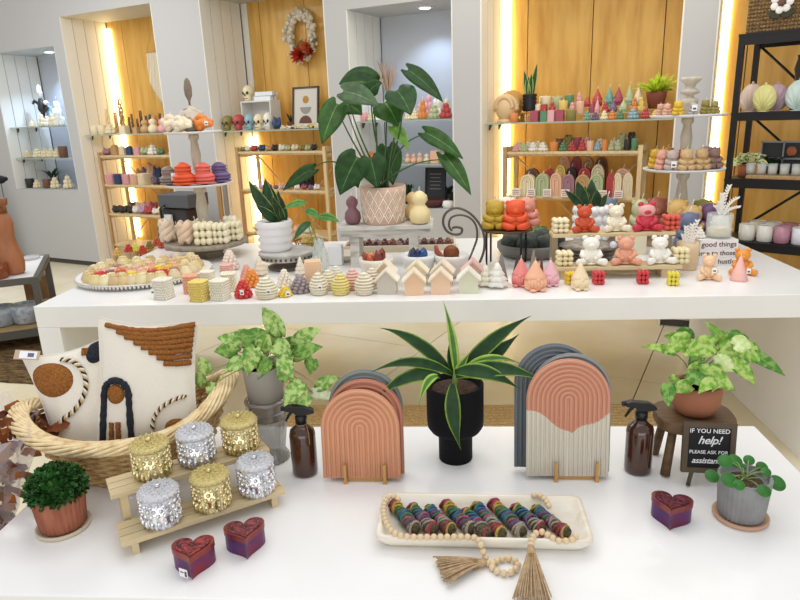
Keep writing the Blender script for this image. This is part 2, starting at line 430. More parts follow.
def c_bear():
    mb = MB(); mb.ball((0, 0, .27), (.27, .23, .29), 16, 12); mb.ball((0, -.02, .68), (.24, .21, .22), 16, 12)
    for s in (-1, 1):
        mb.ball((s*.17, 0, .88), (.085, .06, .085), 10, 8)
        mb.tube([(s*.2, -.04, .44), (s*.25, -.16, .32), (s*.13, -.25, .24)], [.085, .085, .075], 8); mb.ball((s*.12, -.25, .23), .075, 8, 6)
        mb.tube([(s*.14, -.1, .12), (s*.27, -.26, .11), (s*.33, -.36, .11)], [.12, .12, .11], 8); mb.ball((s*.33, -.37, .12), (.11, .08, .125), 10, 8)
    mb.ball((0, -.2, .63), (.11, .09, .085), 10, 8); mb.ball((0, -.285, .66), (.035, .03, .028), 6, 5)
    for s in (-1, 1): mb.ball((s*.09, -.2, .73), .02, 6, 5)
    mb.lathe([(.2, 0), (.24, .02), (.2, .06)], 14); return mb
def c_torso():                                                    # seated figure curled over its folded arms and legs
    mb = MB(); mb.ball((0, .02, .24), (.50, .38, .25), 20, 12); mb.ball((0, 0, .70), (.40, .33, .29), 20, 12); mb.ball((0, .02, .46), (.36, .28, .2), 16, 10)
    for s in (-1, 1):
        mb.tube([(s*.42, .02, .15), (s*.46, -.18, .16), (s*.28, -.34, .14), (s*.04, -.38, .12)], [.12, .14, .13, .09], 10)
        mb.tube([(s*.36, .05, .50), (s*.42, -.16, .42), (s*.22, -.33, .36), (s*.0, -.36, .38)], [.09, .12, .11, .07], 10)
        mb.ball((s*.30, .02, .88), (.10, .09, .08), 10, 8)
    mb.ball((0, -.25, .64), (.17, .12, .11), 12, 8)
    return mb
def c_gourd():
    mb = MB().lathe([(.2, 0), (.34, .06), (.40, .22), (.36, .42), (.22, .55), (.20, .6), (.29, .72), (.27, .86), (.14, .96), (.04, 1)], 20, flute=.03, nf=7); return mb
def c_skull():
    mb = MB(); mb.ball((0, 0, .6), (.36, .42, .38), 16, 12); mb.lathe([(.2, 0), (.24, .1), (.24, .36), (.2, .4)], 14, c=(0, -.12, 0))
    for s in (-1, 1): mb.ball((s*.15, -.34, .5), (.1, .06, .1), 8, 6, mi=1)
    mb.ball((0, -.40, .36), (.05, .04, .07), 6, 5, mi=1)
    mb.box((0, -.345, .16), (.26, .03, .03), mi=1); return mb
def c_arch():
    mb = MB()
    for i, y in enumerate((.20, .17, .20, .17)):
        R = .36-.1*i
        out = [(-R, 0), ]+arc(0, .62, R, PI, 0, 10)+[(R, 0)]
        r = R-.085; inn = [(r, 0)]+arc(0, .62, r, 0, PI, 10)+[(-r, 0)]
        if r > .05:
            P = out+inn; n = len(out); vs = [(x, -y, z*(1/.98)) for x, z in P]+[(x, y, z*(1/.98)) for x, z in P]; m = len(P); fs = []
            for a in range(n-1): fs.append((a, a+1, m-2-a, m-1-a)); fs.append((m+a, m+m-1-a, m+m-2-a, m+a+1))
            for a in range(m): b = (a+1) % m; fs.append((a, a+m, b+m, b))
            mb.add(vs, fs, 0, False)
        else: mb.prism(out, -y, y)
    return mb
def c_knot():
    mb = MB()
    for q in range(3):
        pts = []
        for k in range(24):
            a = 2*PI*k/24; r = .34+.1*math.cos(3*a)
            v = Vector((r*math.cos(a), r*math.sin(a)*.6, .1*math.sin(3*a)))
            v = Matrix.Rotation(q*PI/3, 3, 'Y') @ (Matrix.Rotation(q*1.1, 3, 'Z') @ v); pts.append(v+Vector((0, 0, .5)))
        mb.tube(pts, .15, 8, close=True)
    return mb
def c_twist():
    mb = MB()
    for q in range(4):
        mb.tube([(.24*math.cos(q*PI/2+k*.35), .24*math.sin(q*PI/2+k*.35), .08+.84*k/12) for k in range(13)], [.2]*13, 8)
    return mb
def c_cluster():                                                     # small flower-shaped candle
    mb = MB()
    for k, (r, z, n) in enumerate(((.38, .2, 7), (.26, .52, 5), (.1, .8, 3))):
        for i in range(n):
            a = 2*PI*i/n+k*.4; mb.ball((r*math.cos(a), r*math.sin(a), z), (.2, .2, .2), 7, 6)
    mb.ball((0, 0, .4), .34, 8, 6); return mb
def c_cone():
    return MB().lathe([(.34, 0), (.36, .08), (.30, .12), (.3, .3), (.26, .36), (.05, .97), (.01, 1)], 12, flute=.08, nf=4)
def c_shell():
    mb = MB()
    for sgn in (-1, 1):
        vs = []; fs = []; A = 28; R = 8
        for i in range(A+1):
            ph = -1.36+2.72*i/A
            for k in range(R+1):
                f = k/R; L = .98*math.cos(ph)**.62*f; x = L*math.sin(ph)*.66; z = L*math.cos(ph)*.93+.015
                y = .17*math.sin(PI*min(1, f*.97+.03))**.7*math.cos(ph)**.5*(1+.16*math.cos(ph*20))
                vs.append((x, sgn*y, z))
        for i in range(A):
            for k in range(R):
                q = (i*(R+1)+k, i*(R+1)+k+1, (i+1)*(R+1)+k+1, (i+1)*(R+1)+k); fs.append(q if sgn < 0 else q[::-1])
        mb.add(vs, fs)
    mb.lathe([(.2, 0), (.2, .02), (.1, .03)], 14, sy=.6); mb.lathe([(.03, .9), (.045, .95), (.02, 1)], 8); return mb
def c_wick(): return MB().tube([(0, 0, 0), (.01, 0, .5), (.05, 0, 1)], .12, 5)
SHAPES = dict(votive=(c_votive, .93), square=(c_square, 1), bubble=(c_bubble, 1), knit=(c_knit, 1), dome=(c_dome, 1.4), hive=(c_hive, .85), pine=(c_pine, .9), tree=(c_tree, .9),
              gnome=(c_gnome, .7), bear=(c_bear, .85), torso=(c_torso, .95), gourd=(c_gourd, .8), skull=(c_skull, .75), arch=(c_arch, .72), knot=(c_knot, 1), twist=(c_twist, .9), taper=(c_taper, .3),
              cluster=(c_cluster, 1.1), cone=(c_cone, .6), shell=(c_shell, .95), house=(c_house, .8))
NAMES = dict(votive='round_candle', square='square_candle', bubble='bubble_candle', knit='knitted_candle', dome='wax_melt', hive='beehive_candle', pine='pinecone_candle', tree='tree_candle', gnome='gnome_candle',
             bear='bear_candle', torso='figure_candle', gourd='gourd_candle', skull='skull_candle', arch='arch_candle', knot='knot_candle', twist='twisted_candle', taper='taper_candle', cluster='flower_candle', cone='cone_candle', shell='shell_candle', house='house_candle')
WICK = M('efe8d8', .8)
def wicked(fn, z):
    def f():
        mb = fn(); mb.tube([(0, 0, z-.03), (.01, 0, z+.08), (.05, 0, z+.16)], .022, 4, mi=1); return mb
    return f
WICKED = {k: wicked(SHAPES[k][0], z) for k, z in dict(votive=.97, square=1.0, bubble=1, cluster=1.0, gourd=1, arch=.97, knot=.85, torso=.98, cone=1, gnome=1).items()}
def wax(c): return M(c, .42, spec=.45, coat=.12)
def candle(kind, col, P, h, label, grp=None, rz=0, wick=None, cat='candle', wide=1, name=None, tagged=None, mats=None):
    """One candle of height h at P. Large ones carry a wick and a paper tag as parts; tiny ones are a single mesh."""
    me = shared(kind, SHAPES[kind][0], 2 if kind == 'skull' else 1)
    ms = mats or ([wax(col), M('3a2c22', .8)] if kind == 'skull' else [wax(col)])
    nm = name or NAMES[kind]
    if not wick and not tagged:
        if kind in WICKED:
            me = shared(kind+'_wicked', WICKED[kind], 2); ms = [ms[0], WICK]
        o = use(nm, me, ms, None, P, (h*wide, h*wide, h), rz); tag(o, label, cat, grp); return o
    t = thing(nm, label, cat, P, rz, grp)
    use('wax_body', me, ms, t, (0, 0, 0), (h*wide, h*wide, h))
    if wick: use('wick', shared('wick', c_wick), WICK, t, (0, 0, h*.965), (h*.09, h*.09, max(.008, h*.16)))
    if tagged:
        s, dx, dz = tagged; g = MB(); g.box((0, 0, 0), (s, .0012, s*1.2)); g.box((0, -.0008, -s*.15), (s*.6, .0008, s*.35), mi=1)
        g.tube([(0, 0, s*.6), (0, .004, s*.9)], .0006, 4, mi=0)
        g.build('paper_tag', [M('f6f4f0', .8), M('4a4a50', .8)], t, (dx, -.5*h*wide*SHAPES[kind][1]-.004, dz))
    return t

# ================================================================== NICHE SHELVES
GLASS = M('b9c8bc', .08, alpha=.45, spec=.6); GEDGE = M('a4b3a4', .2)
def glass_shelf(label, u0, u1, z, d0=.06, d1=.52, grp='glass shelves in the niches'):
    t = thing('glass_shelf', label, 'shelf', W(u0, d0, z-.012), -TH, grp)
    MB().box(((u1-u0)/2, (d1-d0)/2, .006), (u1-u0, d1-d0, .010)).build('glass_panel', GLASS, t, bev=.001)
    MB().box(((u1-u0)/2, .0005, .006), (u1-u0, .004, .0122)).build('polished_edge', GEDGE, t)
    for d in (.10, .36):
        MB().prism([(0, 0), (0, -.05), (.008, -.05), (.03, 0)], d-.007, d+.007).build('bracket', M('4b4b44', .5, .6), t)
    return t
glass_shelf('glass shelf with skulls and a picture frame below the wreath', 2.275, 3.735, 1.65)
glass_shelf('glass shelf of the leftmost plywood niche holding pale jars and twisted candles', .145, 1.57, 1.65)
glass_shelf('long glass shelf crowded with votive, gnome and flower candles', 5.295, 6.805, 1.65)
glass_shelf('upper glass shelf of the leftmost pale niche', -1.28, -.075, 1.77)
glass_shelf('lower glass shelf of the leftmost pale niche', -1.28, -.075, 1.375)
glass_shelf('upper glass shelf behind the monstera with orange flower candles', 4.01, 5.0, 1.70)
glass_shelf('lower glass shelf behind the monstera leaves with cream candles', 4.01, 5.0, 1.305)

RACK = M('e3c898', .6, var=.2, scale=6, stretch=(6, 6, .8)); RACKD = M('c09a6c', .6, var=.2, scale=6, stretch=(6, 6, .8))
def rack(label, u0, u1, d0, d1, ztop, zs, cross):
    t = thing('wooden_rack', label, 'rack', W(u0, d0, 0), -TH, 'open wooden racks in the plywood niches')
    L = u1-u0; Dp = d1-d0
    for x in (0.02, L-.02):
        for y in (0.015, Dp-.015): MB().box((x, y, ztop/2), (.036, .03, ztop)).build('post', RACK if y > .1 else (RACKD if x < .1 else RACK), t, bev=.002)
        for z in zs: MB().box((x, Dp/2, z-.045), (.02, Dp-.06, .035)).build('side_rail', RACK, t)
        MB().box((x, Dp/2, ztop-.03), (.02, Dp-.06, .05)).build('side_rail', RACK, t)
    for z in zs:
        mb = MB(); n = 5; w_ = (Dp-.004)/n
        for i in range(n): mb.box((L/2, .002+w_*(i+.5), z-.011), (L-.078, w_-.008, .022))
        mb.box((L/2, .03, z-.03), (L-.078, .012, .016)); mb.box((L/2, Dp-.03, z-.03), (L-.078, .012, .016))
        mb.build('shelf_board', RACK, t, bev=.0015)
    for s in (0, 1):
        mb = MB(); a = Vector((.04 if s else L-.04, Dp-.006, zs[-1]+.04)); b = Vector((L-.04 if s else .04, Dp-.006, zs[0]-.08)); mb.tube([a, b], .008, 5); mb.build('cross_brace', RACK, t)
    return t
rack('open pine rack with yarn-like candles in the leftmost plywood niche', .26, 1.50, .10, .46, 1.44, (1.40, 1.05, .69, .3), True)
rack('open pine rack in the niche under the wreath shelf', 2.44, 3.60, .10, .46, 1.475, (1.43, 1.03, .56, .2), True)
rack('open pine rack of arch candles beneath the long glass shelf', 5.44, 6.60, .10, .46, 1.45, (1.405, 1.03, .62, .2), True)

# rows of small candles: each pixel column is turned into a distance along the shelf
def row(where, grp, z, d, items, hfac=1.0, dmax=.13):
    """items: (pixel x, pixel y of base, height in px, kind, colour code, colour words)"""
    n = len(items); us = []
    for px, *_r in items:
        u = wu(px, 130, d)[0]
        for _k in range(3):
            P = W(u, d, z); r = P-CAMP; zz = r.dot(_f); u += (px-400-FPX*r.dot(RX)/zz)*zz/FPX/.92
        us.append(u)
    for i, (px, h, kind, col, cw) in enumerate(items):
        u, _ = wu(px, 200 if z < 1 else 130, d)
        # iterate for the leaning verticals
        for _k in range(3):
            P = W(u, d, z); r = P-CAMP; zz = r.dot(_f); x = 400+FPX*r.dot(RX)/zz; u += (px-x)*zz/FPX/.92
        P = W(u, d, z); hh = h*mpp(P)*hfac*(.88 if kind == 'gnome' else 1)
        noun = NAMES[kind].replace('_', ' ')
        lab = f'{cw} {noun}, {ORD[i+1]} from left {where}'
        gap = min([abs(us[i]-us[j]) for j in (i-1, i+1) if 0 <= j < n] or [.3])
        wd = min(1.0, .97*gap/(hh*SHAPES[kind][1]), dmax/(hh*SHAPES[kind][1]))
        candle(kind, col, P, hh, lab, grp, rz=-TH+rnd.uniform(-.1, .1), wide=max(wd, .45))
PINK, RED, MAG, OLV, GRN, CRM, YEL, ORA, PEA, TEAL, BLU, PUR, WHT, BRN, BLK, NAV, SAGE, MAU, TAN, LIL = ('e4a8aa', 'bc4a48', 'a84f5e', '8a8040', '5f8a64', 'ead9b4', 'e2c66a', 'dd8a4a', 'e8b898', '74a294', '8fb0bc', '76607e', 'ece6da', '74503c', '34302e', '3a4c70', 'b4bd92', 'a87a84', 'c49c6a', 'c0a2b8')
CW = {PINK: 'pink', RED: 'red', MAG: 'raspberry', OLV: 'olive', GRN: 'green', CRM: 'cream', YEL: 'yellow', ORA: 'orange', PEA: 'peach', TEAL: 'teal', BLU: 'light blue', PUR: 'purple', WHT: 'white', BRN: 'brown', BLK: 'black', NAV: 'navy', SAGE: 'sage green', MAU: 'mauve', TAN: 'tan', LIL: 'lilac'}
def R_(spec):
    """'px h kind COLOUR; ...'"""
    out = []
    for s in spec.split(';'):
        a = s.split()
        if len(a) == 4:
            c = globals()[a[3]]; out.append((float(a[0]), float(a[1]), a[2], c, CW[c]))
    return sorted(out)
# niche of the votives, long glass shelf: three rows, the rear ones on clear steps
def riser(label, u0, u1, d0, d1, z, h, mat_=None):
    t = MB(); t.box(((u1-u0)/2, (d1-d0)/2, h-.004), (u1-u0, d1-d0, .008)); t.box((.004, (d1-d0)/2, (h-.008)/2), (.008, d1-d0, h-.008)); t.box((u1-u0-.004, (d1-d0)/2, (h-.008)/2), (.008, d1-d0, h-.008))
    o = t.build('display_step', mat_ or M('e8e4d8', .15, alpha=.35), None, W(u0, d0, z)); o.rotation_euler = (0, 0, -TH); tag(o, label, 'shelf riser', 'display steps on the shelves'); return o
G4 = 'candles on the long glass shelf'
riser('low clear step under the middle row of candles on the long glass shelf', 5.62, 6.62, .20, .31, 1.65, .055)
riser('taller clear step under the rear row of candles on the long glass shelf', 5.62, 6.62, .32, .44, 1.65, .105)
row('in front row on long glass shelf', G4, 1.65, .12, R_('514 9 votive ORA;535 11 square MAG;544 10 square GRN;551.5 11 square PINK;560 11 square MAG;571 11 votive OLV;587 9 cluster TEAL;595 8 cluster PUR;604 9 cluster CRM;612 9 cluster ORA;620 9 cluster GRN;633 10 cluster BLU;645 10 cluster RED;655 8 cluster YEL'))
row('in middle row on long glass shelf', G4, 1.705, .25, R_('538 10 votive CRM;544 10 square RED;552 12 cluster RED;563 13 votive YEL;572 11 cluster PINK;580 12 votive PEA;592 9 votive MAG;597 15 gnome PINK;605 10 cluster RED;613 12 gnome PUR;623 13 gnome SAGE;634 14 cluster ORA;641 14 cluster YEL'))
row('in rear row on long glass shelf', G4, 1.755, .37, R_('545 12 votive CRM;557 11 votive SAGE;569 12 votive GRN;579 14 cluster PINK;587 11 gnome RED;597 19 gnome RED;609 20 gnome TEAL;618 20 gnome MAG;629 22 gnome SAGE;638 21 gnome CRM'))
# carved bust candles, orange votive done above; snake plant and potted fern
for px, py, h, d, lab in ((505.5, 120.5, 27, .16, 'ornate cream carved bust candle in front at the end of the glass shelf'), (511, 110, 24, .34, 'ornate golden carved bust candle behind the cream bust on glass shelf')):
    u, _ = wu(px, 130, d); P = W(u, d, 1.65); hh = h*mpp(P)*(1 if d < .3 else 1.25)
    t = thing('bust_candle', lab, 'candle', P, -TH, 'carved bust candles')
    c = wax('d9b98a' if d < .3 else 'c99a4e'); mb = MB(); mb.ball((0, 0, hh*.5), (hh*.38, hh*.3, hh*.46), 16, 12); mb.lathe([(hh*.3, 0), (hh*.33, .01), (hh*.22, hh*.14)], 16); mb.build('face', c, t)
    mb = MB()
    for i in range(16):
        a = PI*i/15; mb.ball((hh*.4*math.cos(a), -.0*hh, hh*.5+hh*.42*math.sin(a)), hh*.11, 8, 6); mb.ball((hh*.3*math.cos(a), -hh*.18, hh*.56+hh*.33*math.sin(a)), hh*.08, 8, 6)
    mb.build('curled_hair', c, t)
G5 = 'candles on the top board of the right rack'
row('on top board of arch-candle rack', G5, 1.405, .16, R_('516 7 cluster PINK;524 8 cluster SAGE;533 9 cluster WHT;543 9 cluster WHT;554 9 votive ORA;563 9 cluster GRN;572 9 cluster RED;582 11 cluster RED;590 10 votive PEA;597.5 10 cluster BLU;604.5 11 votive ORA;611 10 cluster SAGE;618 11 cluster SAGE;627 11 votive BLK;634 12 votive GRN'))
row('behind front row on arch rack top', G5, 1.405, .30, R_('519 9 cluster CRM;529 9 cluster WHT;539 10 cluster CRM;559 11 votive BRN;568 13 twist OLV;577 12 votive MAG;587 13 cluster PINK;600 11 cluster CRM;614 12 cluster CRM;622 14 twist SAGE;631 15 twist BLK'))
G6 = 'arch candles on the second board of the right rack'
row('in front row of arch rack', G6, 1.03, .14, R_('528 18 arch CRM;542.5 19 arch SAGE;556 20 arch PEA;568 19 arch MAU;582 19 arch TAN;596 20 arch SAGE;610 21 arch RED;617 21 arch CRM;627 21 arch CRM'), 1.15)
row('in middle row of arch rack', G6, 1.03, .27, R_('532 22 arch BRN;549 22 arch RED;560 26 arch YEL;571 24 arch BLK;584 24 arch RED;597 27 arch CRM;622 24 arch PEA'), 1.12)
row('in rear row of arch rack', G6, 1.03, .40, R_('564 33 arch PEA;575 32 arch MAG;587 32 arch TAN;600 32 arch BRN'), 1.1)
for i, px in enumerate((517, 532, 548, 566, 603, 619)):
    u, _ = wu(px, 195, .115); P = W(u, .112, 1.03)
    s = 8*mpp(P); o = MB().box((0, 0, s*.45), (s, .02, s*.9)).box((0, -.0105, s*.45), (s*.8, .001, s*.12), mi=1).box((0, -.0105, s*.22), (s*.8, .001, s*.12), mi=1).box((0, -.0105, s*.68), (s*.8, .001, s*.12), mi=1).build('product_card', [M('efe9de', .8), M('b98a8a', .8)], None, P-WN*.025); o.rotation_euler = (0, 0, -TH)
    tag(o, f'small striped paper card, {ORD[i+1]} from left before the arch candles', 'card', 'cards before the arch candles')
# lower board of the right rack stays behind the bears: a few jars
row('on third board of arch rack', 'jars on the third board of the arch rack', .62, .2, R_('520 14 votive CRM;540 14 votive GRN;560 14 votive CRM;580 14 votive CRM;600 14 votive PEA;620 14 votive CRM'))
# ---- leftmost plywood niche
G1 = 'candles on the glass shelf of the leftmost plywood niche'
row('on leftmost plywood glass shelf', G1, 1.65, .14, R_('96 9 votive CRM;103 9 votive CRM;111 10 cluster CRM;125 8 square CRM;137 6 square TAN;146 13 gourd TAN;154 14 gourd CRM;164 14 gourd PINK'))
row('behind jars on leftmost plywood shelf', G1, 1.65, .34, R_('110 26 taper CRM;118 22 taper TAN;124 36 taper TAN;131 17 taper BRN;134 20 taper BRN;139 15 taper BRN;143 23 taper BRN;148 18 taper BRN;152 19 taper NAV;158 18 taper ORA;162 20 taper BRN'), 1)
G2 = 'candles on the pine rack of the leftmost plywood niche'
row('on top board of leftmost rack', G2, 1.40, .2, R_('107 8 knot MAU;115.5 9 arch TAN;123 8 arch CRM;130 8 arch NAV;138 8 arch PINK;145 9 knot SAGE;153 9 cluster WHT;161 7 knot GRN'), 1.1)
row('on second board of leftmost rack', G2, 1.05, .18, R_('113 10 knit PINK;121 10 knit NAV;129 10 knit PINK;137 10 knit PEA;145 11 knit CRM;155 10 knot PUR;159 8 knot BLK'), 1.0)
row('behind on second board of leftmost rack', G2, 1.05, .36, R_('141 17 knot TAN;147 19 knot PUR;153 24 knot PEA;158 20 knot NAV'))
row('on third board of leftmost rack', G2, .69, .18, R_('117 9 knot BLK;124 9 knot BLK;131 9 knot BLK;136 9 knot WHT;142 10 knot LIL;149 10 knot RED;156 8 knot WHT;162 10 knot CRM'), 1.05)
row('behind on third board of leftmost rack', G2, .69, .34, R_('133 12 knot BRN;140 12 knot CRM;147 13 knot PINK;154 13 knot MAG'), 1.0)
# ---- wreath niche
G7 = 'skull candles on the wreath niche shelf'
row('on wreath niche shelf', G7, 1.65, .16, R_('229 15 skull OLV;240 16 skull RED;251 16 skull BLU;260 16 skull CRM;269 17 skull WHT;277 15 knot NAV'))
G8 = 'candles on the rack under the wreath shelf'
row('on top board of wreath niche rack', G8, 1.43, .18, R_('243 5 knot OLV;248 6 knot WHT;254 7 knot RED;262 7 knot NAV;269 6 knot TAN;275 7 knot BLK;282 7 knot WHT;288 6 knot SAGE;295 7 knot CRM;302 6 knot OLV;308 6 knot SAGE;314 7 knot BLK'), 1.15)
row('on second board of wreath niche rack', G8, 1.03, .18, R_('255 5 knot PUR;262 5 knot LIL;269 6 knot MAG;276 5 knot PUR;283 6 knot LIL;290 6 knot TAN;297 6 knot WHT;304 6 knot MAG;311 6 knot PUR;317 7 knot WHT'), 1.05)
row('on third board of wreath niche rack', G8, .56, .2, R_('258 9 knot CRM;268 9 knot LIL;278 9 knot SAGE;288 10 knot CRM;298 10 knot PEA;308 9 knot WHT'))
# ---- pale niches
G9 = 'ornaments in the leftmost pale niche'
row('on upper shelf, leftmost pale niche', G9, 1.77, .2, R_('33 6 cluster CRM;43 12 cluster CRM;48 10 cluster WHT;53 12 cluster CRM;59 14 cluster WHT'))
row('behind on upper shelf, leftmost pale niche', G9, 1.77, .38, R_('53 20 cluster BLU;60 24 cluster WHT'))
row('on lower shelf, leftmost pale niche', G9, 1.375, .2, R_('28 7 cluster CRM;38 9 cluster CRM;46 9 cluster CRM;52 9 cluster CRM;58 9 cluster CRM;64 11 votive BRN'))
row('on the sill of leftmost pale niche', G9, .98, .16, R_('31 9 votive BLK;38 8 cluster CRM;48 9 votive BRN;56 11 cluster CRM;69 13 cluster CRM'))
G10 = 'candles behind the monstera'
row('on upper shelf behind monstera', G10, 1.70, .18, R_('357 9 cluster PEA;364 9 votive PINK;371 9 cluster CRM;378 8 cluster WHT;408 9 cluster CRM;415 9 cluster CRM;423 20 cluster ORA;434 15 cluster SAGE;446 16 cluster RED'), .95)
row('in rear row on shelf behind monstera', G10, 1.70, .38, R_('412 18 cluster WHT;420 16 cluster PEA;429 24 cluster PINK;438 28 cluster WHT;447 20 cluster CRM'), .95)
row('on lower shelf behind monstera', G10, 1.305, .18, R_('372 12 cluster ORA;380 9 cluster PEA;408 9 gourd PEA;414 9 gourd PEA;420 10 gourd PEA;427 9 gourd CRM;436 12 square PEA;445 10 cluster CRM'), 1.0)
# ================================================================== DECOR IN THE NICHES
def wob(name, label, cat, u, d, z, group=None): return thing(name, label, cat, W(u, d, z), -TH, group)
def uat(px, py, d): return wu(px, py, d)
u, z = uat(302, 36, .6); t = wob('flower_wreath', 'cream wreath with red and orange flowers hanging on plywood', 'wreath', u, .595, z)
t.rotation_euler = (0, math.radians(6), -TH)
mb = MB()
for i in range(150):
    a = rnd.uniform(0, 2*PI); q = rnd.uniform(-.045, .05); mb.ball(((.150+q)*math.cos(a), rnd.uniform(-.05, .0), (.215+q)*math.sin(a)), rnd.uniform(.014, .032), 7, 5)
mb.tube([(.135*math.cos(2*PI*k/30), -.01,   .21*math.sin(2*PI*k/30)) for k in range(30)], .034, 7, close=True)
mb.build('fluffy_ring', M('e4dcc8', .9, h2='b9ab90', scale=40, bump=.5), t)
for (x, zz, r, c, nm) in ((.03, -.19, .125, 'b83018', 'red_flower'), (.11, -.10, .085, 'd0662e', 'orange_flower'), (.155, -.15, .075, 'b8482c', 'orange_flower'), (.06, -.09, .05, 'd98a4a', 'orange_flower')):
    mb = MB()
    for i in range(22):
        a = i*2.4; e = .25+.55*(i/22); v = Vector((math.cos(a)*e, -.75*(1-e)-.25, math.sin(a)*e)).normalized()
        mb.leaf([Vector((x, -.05, zz))+v*r*k/4 for k in range(5)], r*.16, Vector((0, -1, .2)), (.3, .9, 1, .7, .1), .2)
    mb.build(nm, M(c, .7, var=.2, scale=60), t)
mb = MB()
for x, zz in ((-.05, -.16), (-.02, -.12), (.1, -.06), (.15, -.1)): mb.leaf([Vector((x, -.03, zz))+Vector((.015*k, -.01, .022*k*(1 if x > 0 else 1))) for k in range(5)], .022, (0, -1, 0), (.3, .9, 1, .7, .1), .2)
mb.build('foliage', M('4c5a34', .6), t)
# macrame
u, z = uat(150, 53, .6); t = wob('macrame_hanging', 'cream macrame wall hanging beside the pillar', 'wall hanging', u+.14, .59, z)
MB().tube([(-.2, 0, 0), (.12, 0, 0)], .01, 6).tube([(-.19, 0, 0), (-.03, 0, .3), (.12, 0, 0)], .002, 4).build('dowel', M('b08a5a', .6), t)
mb = MB()
for i in range(22):
    x = -.18+i*.0137; L = .3+.34*math.sin(min(1, (i+2)/20)*PI*.5)
    mb.tube([(x+.002*math.sin(k*1.3+i), .004*math.sin(k+i*2)-.008, -L*k/10) for k in range(11)], .0075, 5)
mb.build('knotted_cords', M('e8dcc4', .9), t)
# framed print
u, z = uat(310, 122, .45); P = W(u, .36, 1.65); t = thing('framed_print', 'dark framed print of ochre, grey and brown circles on the wreath shelf', 'picture', P, -TH); t.rotation_euler = (math.radians(-8), 0, -TH)
w_, h_ = .33, .42
MB().box((0, .004, h_/2), (w_-.02, .006, h_-.02)).build('print_sheet', M('d9d2c6', .6), t)
mb = MB()
for s in (-1, 1): mb.box((s*(w_/2-.009), 0, h_/2), (.018, .02, h_))
mb.box((0, 0, .009), (w_, .02, .018)); mb.box((0, 0, h_-.009), (w_, .02, .018)); mb.build('frame', M('4a3426', .5), t)
def disc(cx, cz, r, a0=0, a1=2*PI, y=0.0): return arc(cx, cz, r, a0, a1, 26)
MB().prism(disc(0, .29, .038), -.0006, .0008).build('ochre_circle', M('b8862e', .6), t)
MB().prism(disc(0, .215, .07, PI, 2*PI), -.0006, .0008).build('grey_half_circle', M('9a948c', .6), t)
MB().prism(disc(0, .05, .08, 0, PI), -.0006, .0008).build('brown_half_circle', M('6e4434', .6), t)
# white crate with things on top
u, z = uat(261, 128, .33); t = wob('wooden_crate', 'open white wooden crate standing on the wreath shelf', 'crate', u, .27, 1.65)
cw, ch, cd = .40, .30, .17
mb = MB(); mb.box((0, cd/2, ch-.008), (cw, cd, .016)); mb.box((0, cd/2, .008), (cw, cd, .016))
for s in (-1, 1): mb.box((s*(cw/2-.008), cd/2, ch/2), (.016, cd, ch-.032))
mb.box((0, cd-.004, ch/2), (cw-.034, .008, ch-.034)); mb.build('boards', M('dedbd4', .7), t)
uc = u
candle('skull', 'e8dcb4', W(uc-.13, .34, 1.65+ch), .17, 'cream skull candle on top of the white crate', 'skull candles on the wreath niche shelf', rz=-TH)
for k, (dx, dz) in enumerate(((.07, 0), (.09, .045))):
    o = MB().box((0, 0, .021), (.22, .11, .042)).box((0, 0, .021), (.222, .012, .043), mi=1).build('gift_box', [M('e8eaec', .5), M('8aa0b0', .5)], None, W(uc+dx, .36, 1.65+ch+dz), bev=.002); o.rotation_euler = (0, 0, -TH+.06*k)
    tag(o, ('lower', 'upper')[k]+' flat white gift box stacked on the crate', 'box', 'gift boxes on the crate')
o = MB().lathe([(.022, 0), (.022, .07), (.012, .08), (.012, .1)], 12).build('glass_bottle', M('b9c4b9', .15, trans=.3), None, W(uc-.03, .36, 1.65+ch)); tag(o, 'small grey bottle beside the boxes on the crate', 'bottle')
# little plants on the wreath shelf
def pot_mb(r0, r1, h, n=20, rim=0, flute=0, nf=0):
    pr = [(r0*.9, 0), (r0, .004), (r1, h-rim)]
    if rim: pr += [(r1+.006, h-rim), (r1+.006, h)]
    else: pr += [(r1, h)]
    pr += [(r1*.9, h), (r1*.88, h-.012)]
    return MB().lathe(pr, n, flute=flute, nf=nf)
SOIL = M('3a2c20', .95, h2='6a5540', scale=160, bump=1, bscale=200)
def blades(t, n, L, wd, z0, spread, mat_, prof=(.6, 1, .9, .55, .05), seed=1, droop=.2, name='leaf', rx=.02):
    r = random.Random(seed)
    for i in range(n):
        a = 2*PI*i/n+r.uniform(-.3, .3); l = L*r.uniform(.65, 1.05); s = spread*r.uniform(.5, 1.2)
        dv = Vector((math.cos(a), math.sin(a), 0)); p0 = dv*rx+Vector((0, 0, z0))
        pts = bez(p0, p0+dv*l*s*.3+Vector((0, 0, l*.6)), p0+dv*l*s+Vector((0, 0, l*(1-droop))), 6)
        mb = MB().leaf(pts, wd*r.uniform(.8, 1.1), dv.cross(Vector((0, 0, 1))).cross(dv)*.2-dv, prof, .25)
        mb.build(name, mat_, t)
DKLEAF = leaf_mat('25402c', '3f5a34', .3)
u, _ = uat(290.5, 122, .4); t = wob('small_potted_plant', 'small dark plant in a brown pot beside the framed print', 'plant', u, .42, 1.65)
pot_mb(.04, .05, .07).build('pot', M('6a3c2c', .6), t); blades(t, 7, .16, .012, .06, .5, DKLEAF, seed=3)
u, _ = uat(327, 120, .3); t = wob('small_potted_plant', 'thin reddish dracaena in a small pot at the right end of wreath shelf', 'plant', u, .25, 1.65)
pot_mb(.04, .05, .09).build('pot', M('6d5a52', .6), t); blades(t, 7, .17, .008, .08, .45, leaf_mat('4a2a30', '6d3a3a', .3), seed=5)
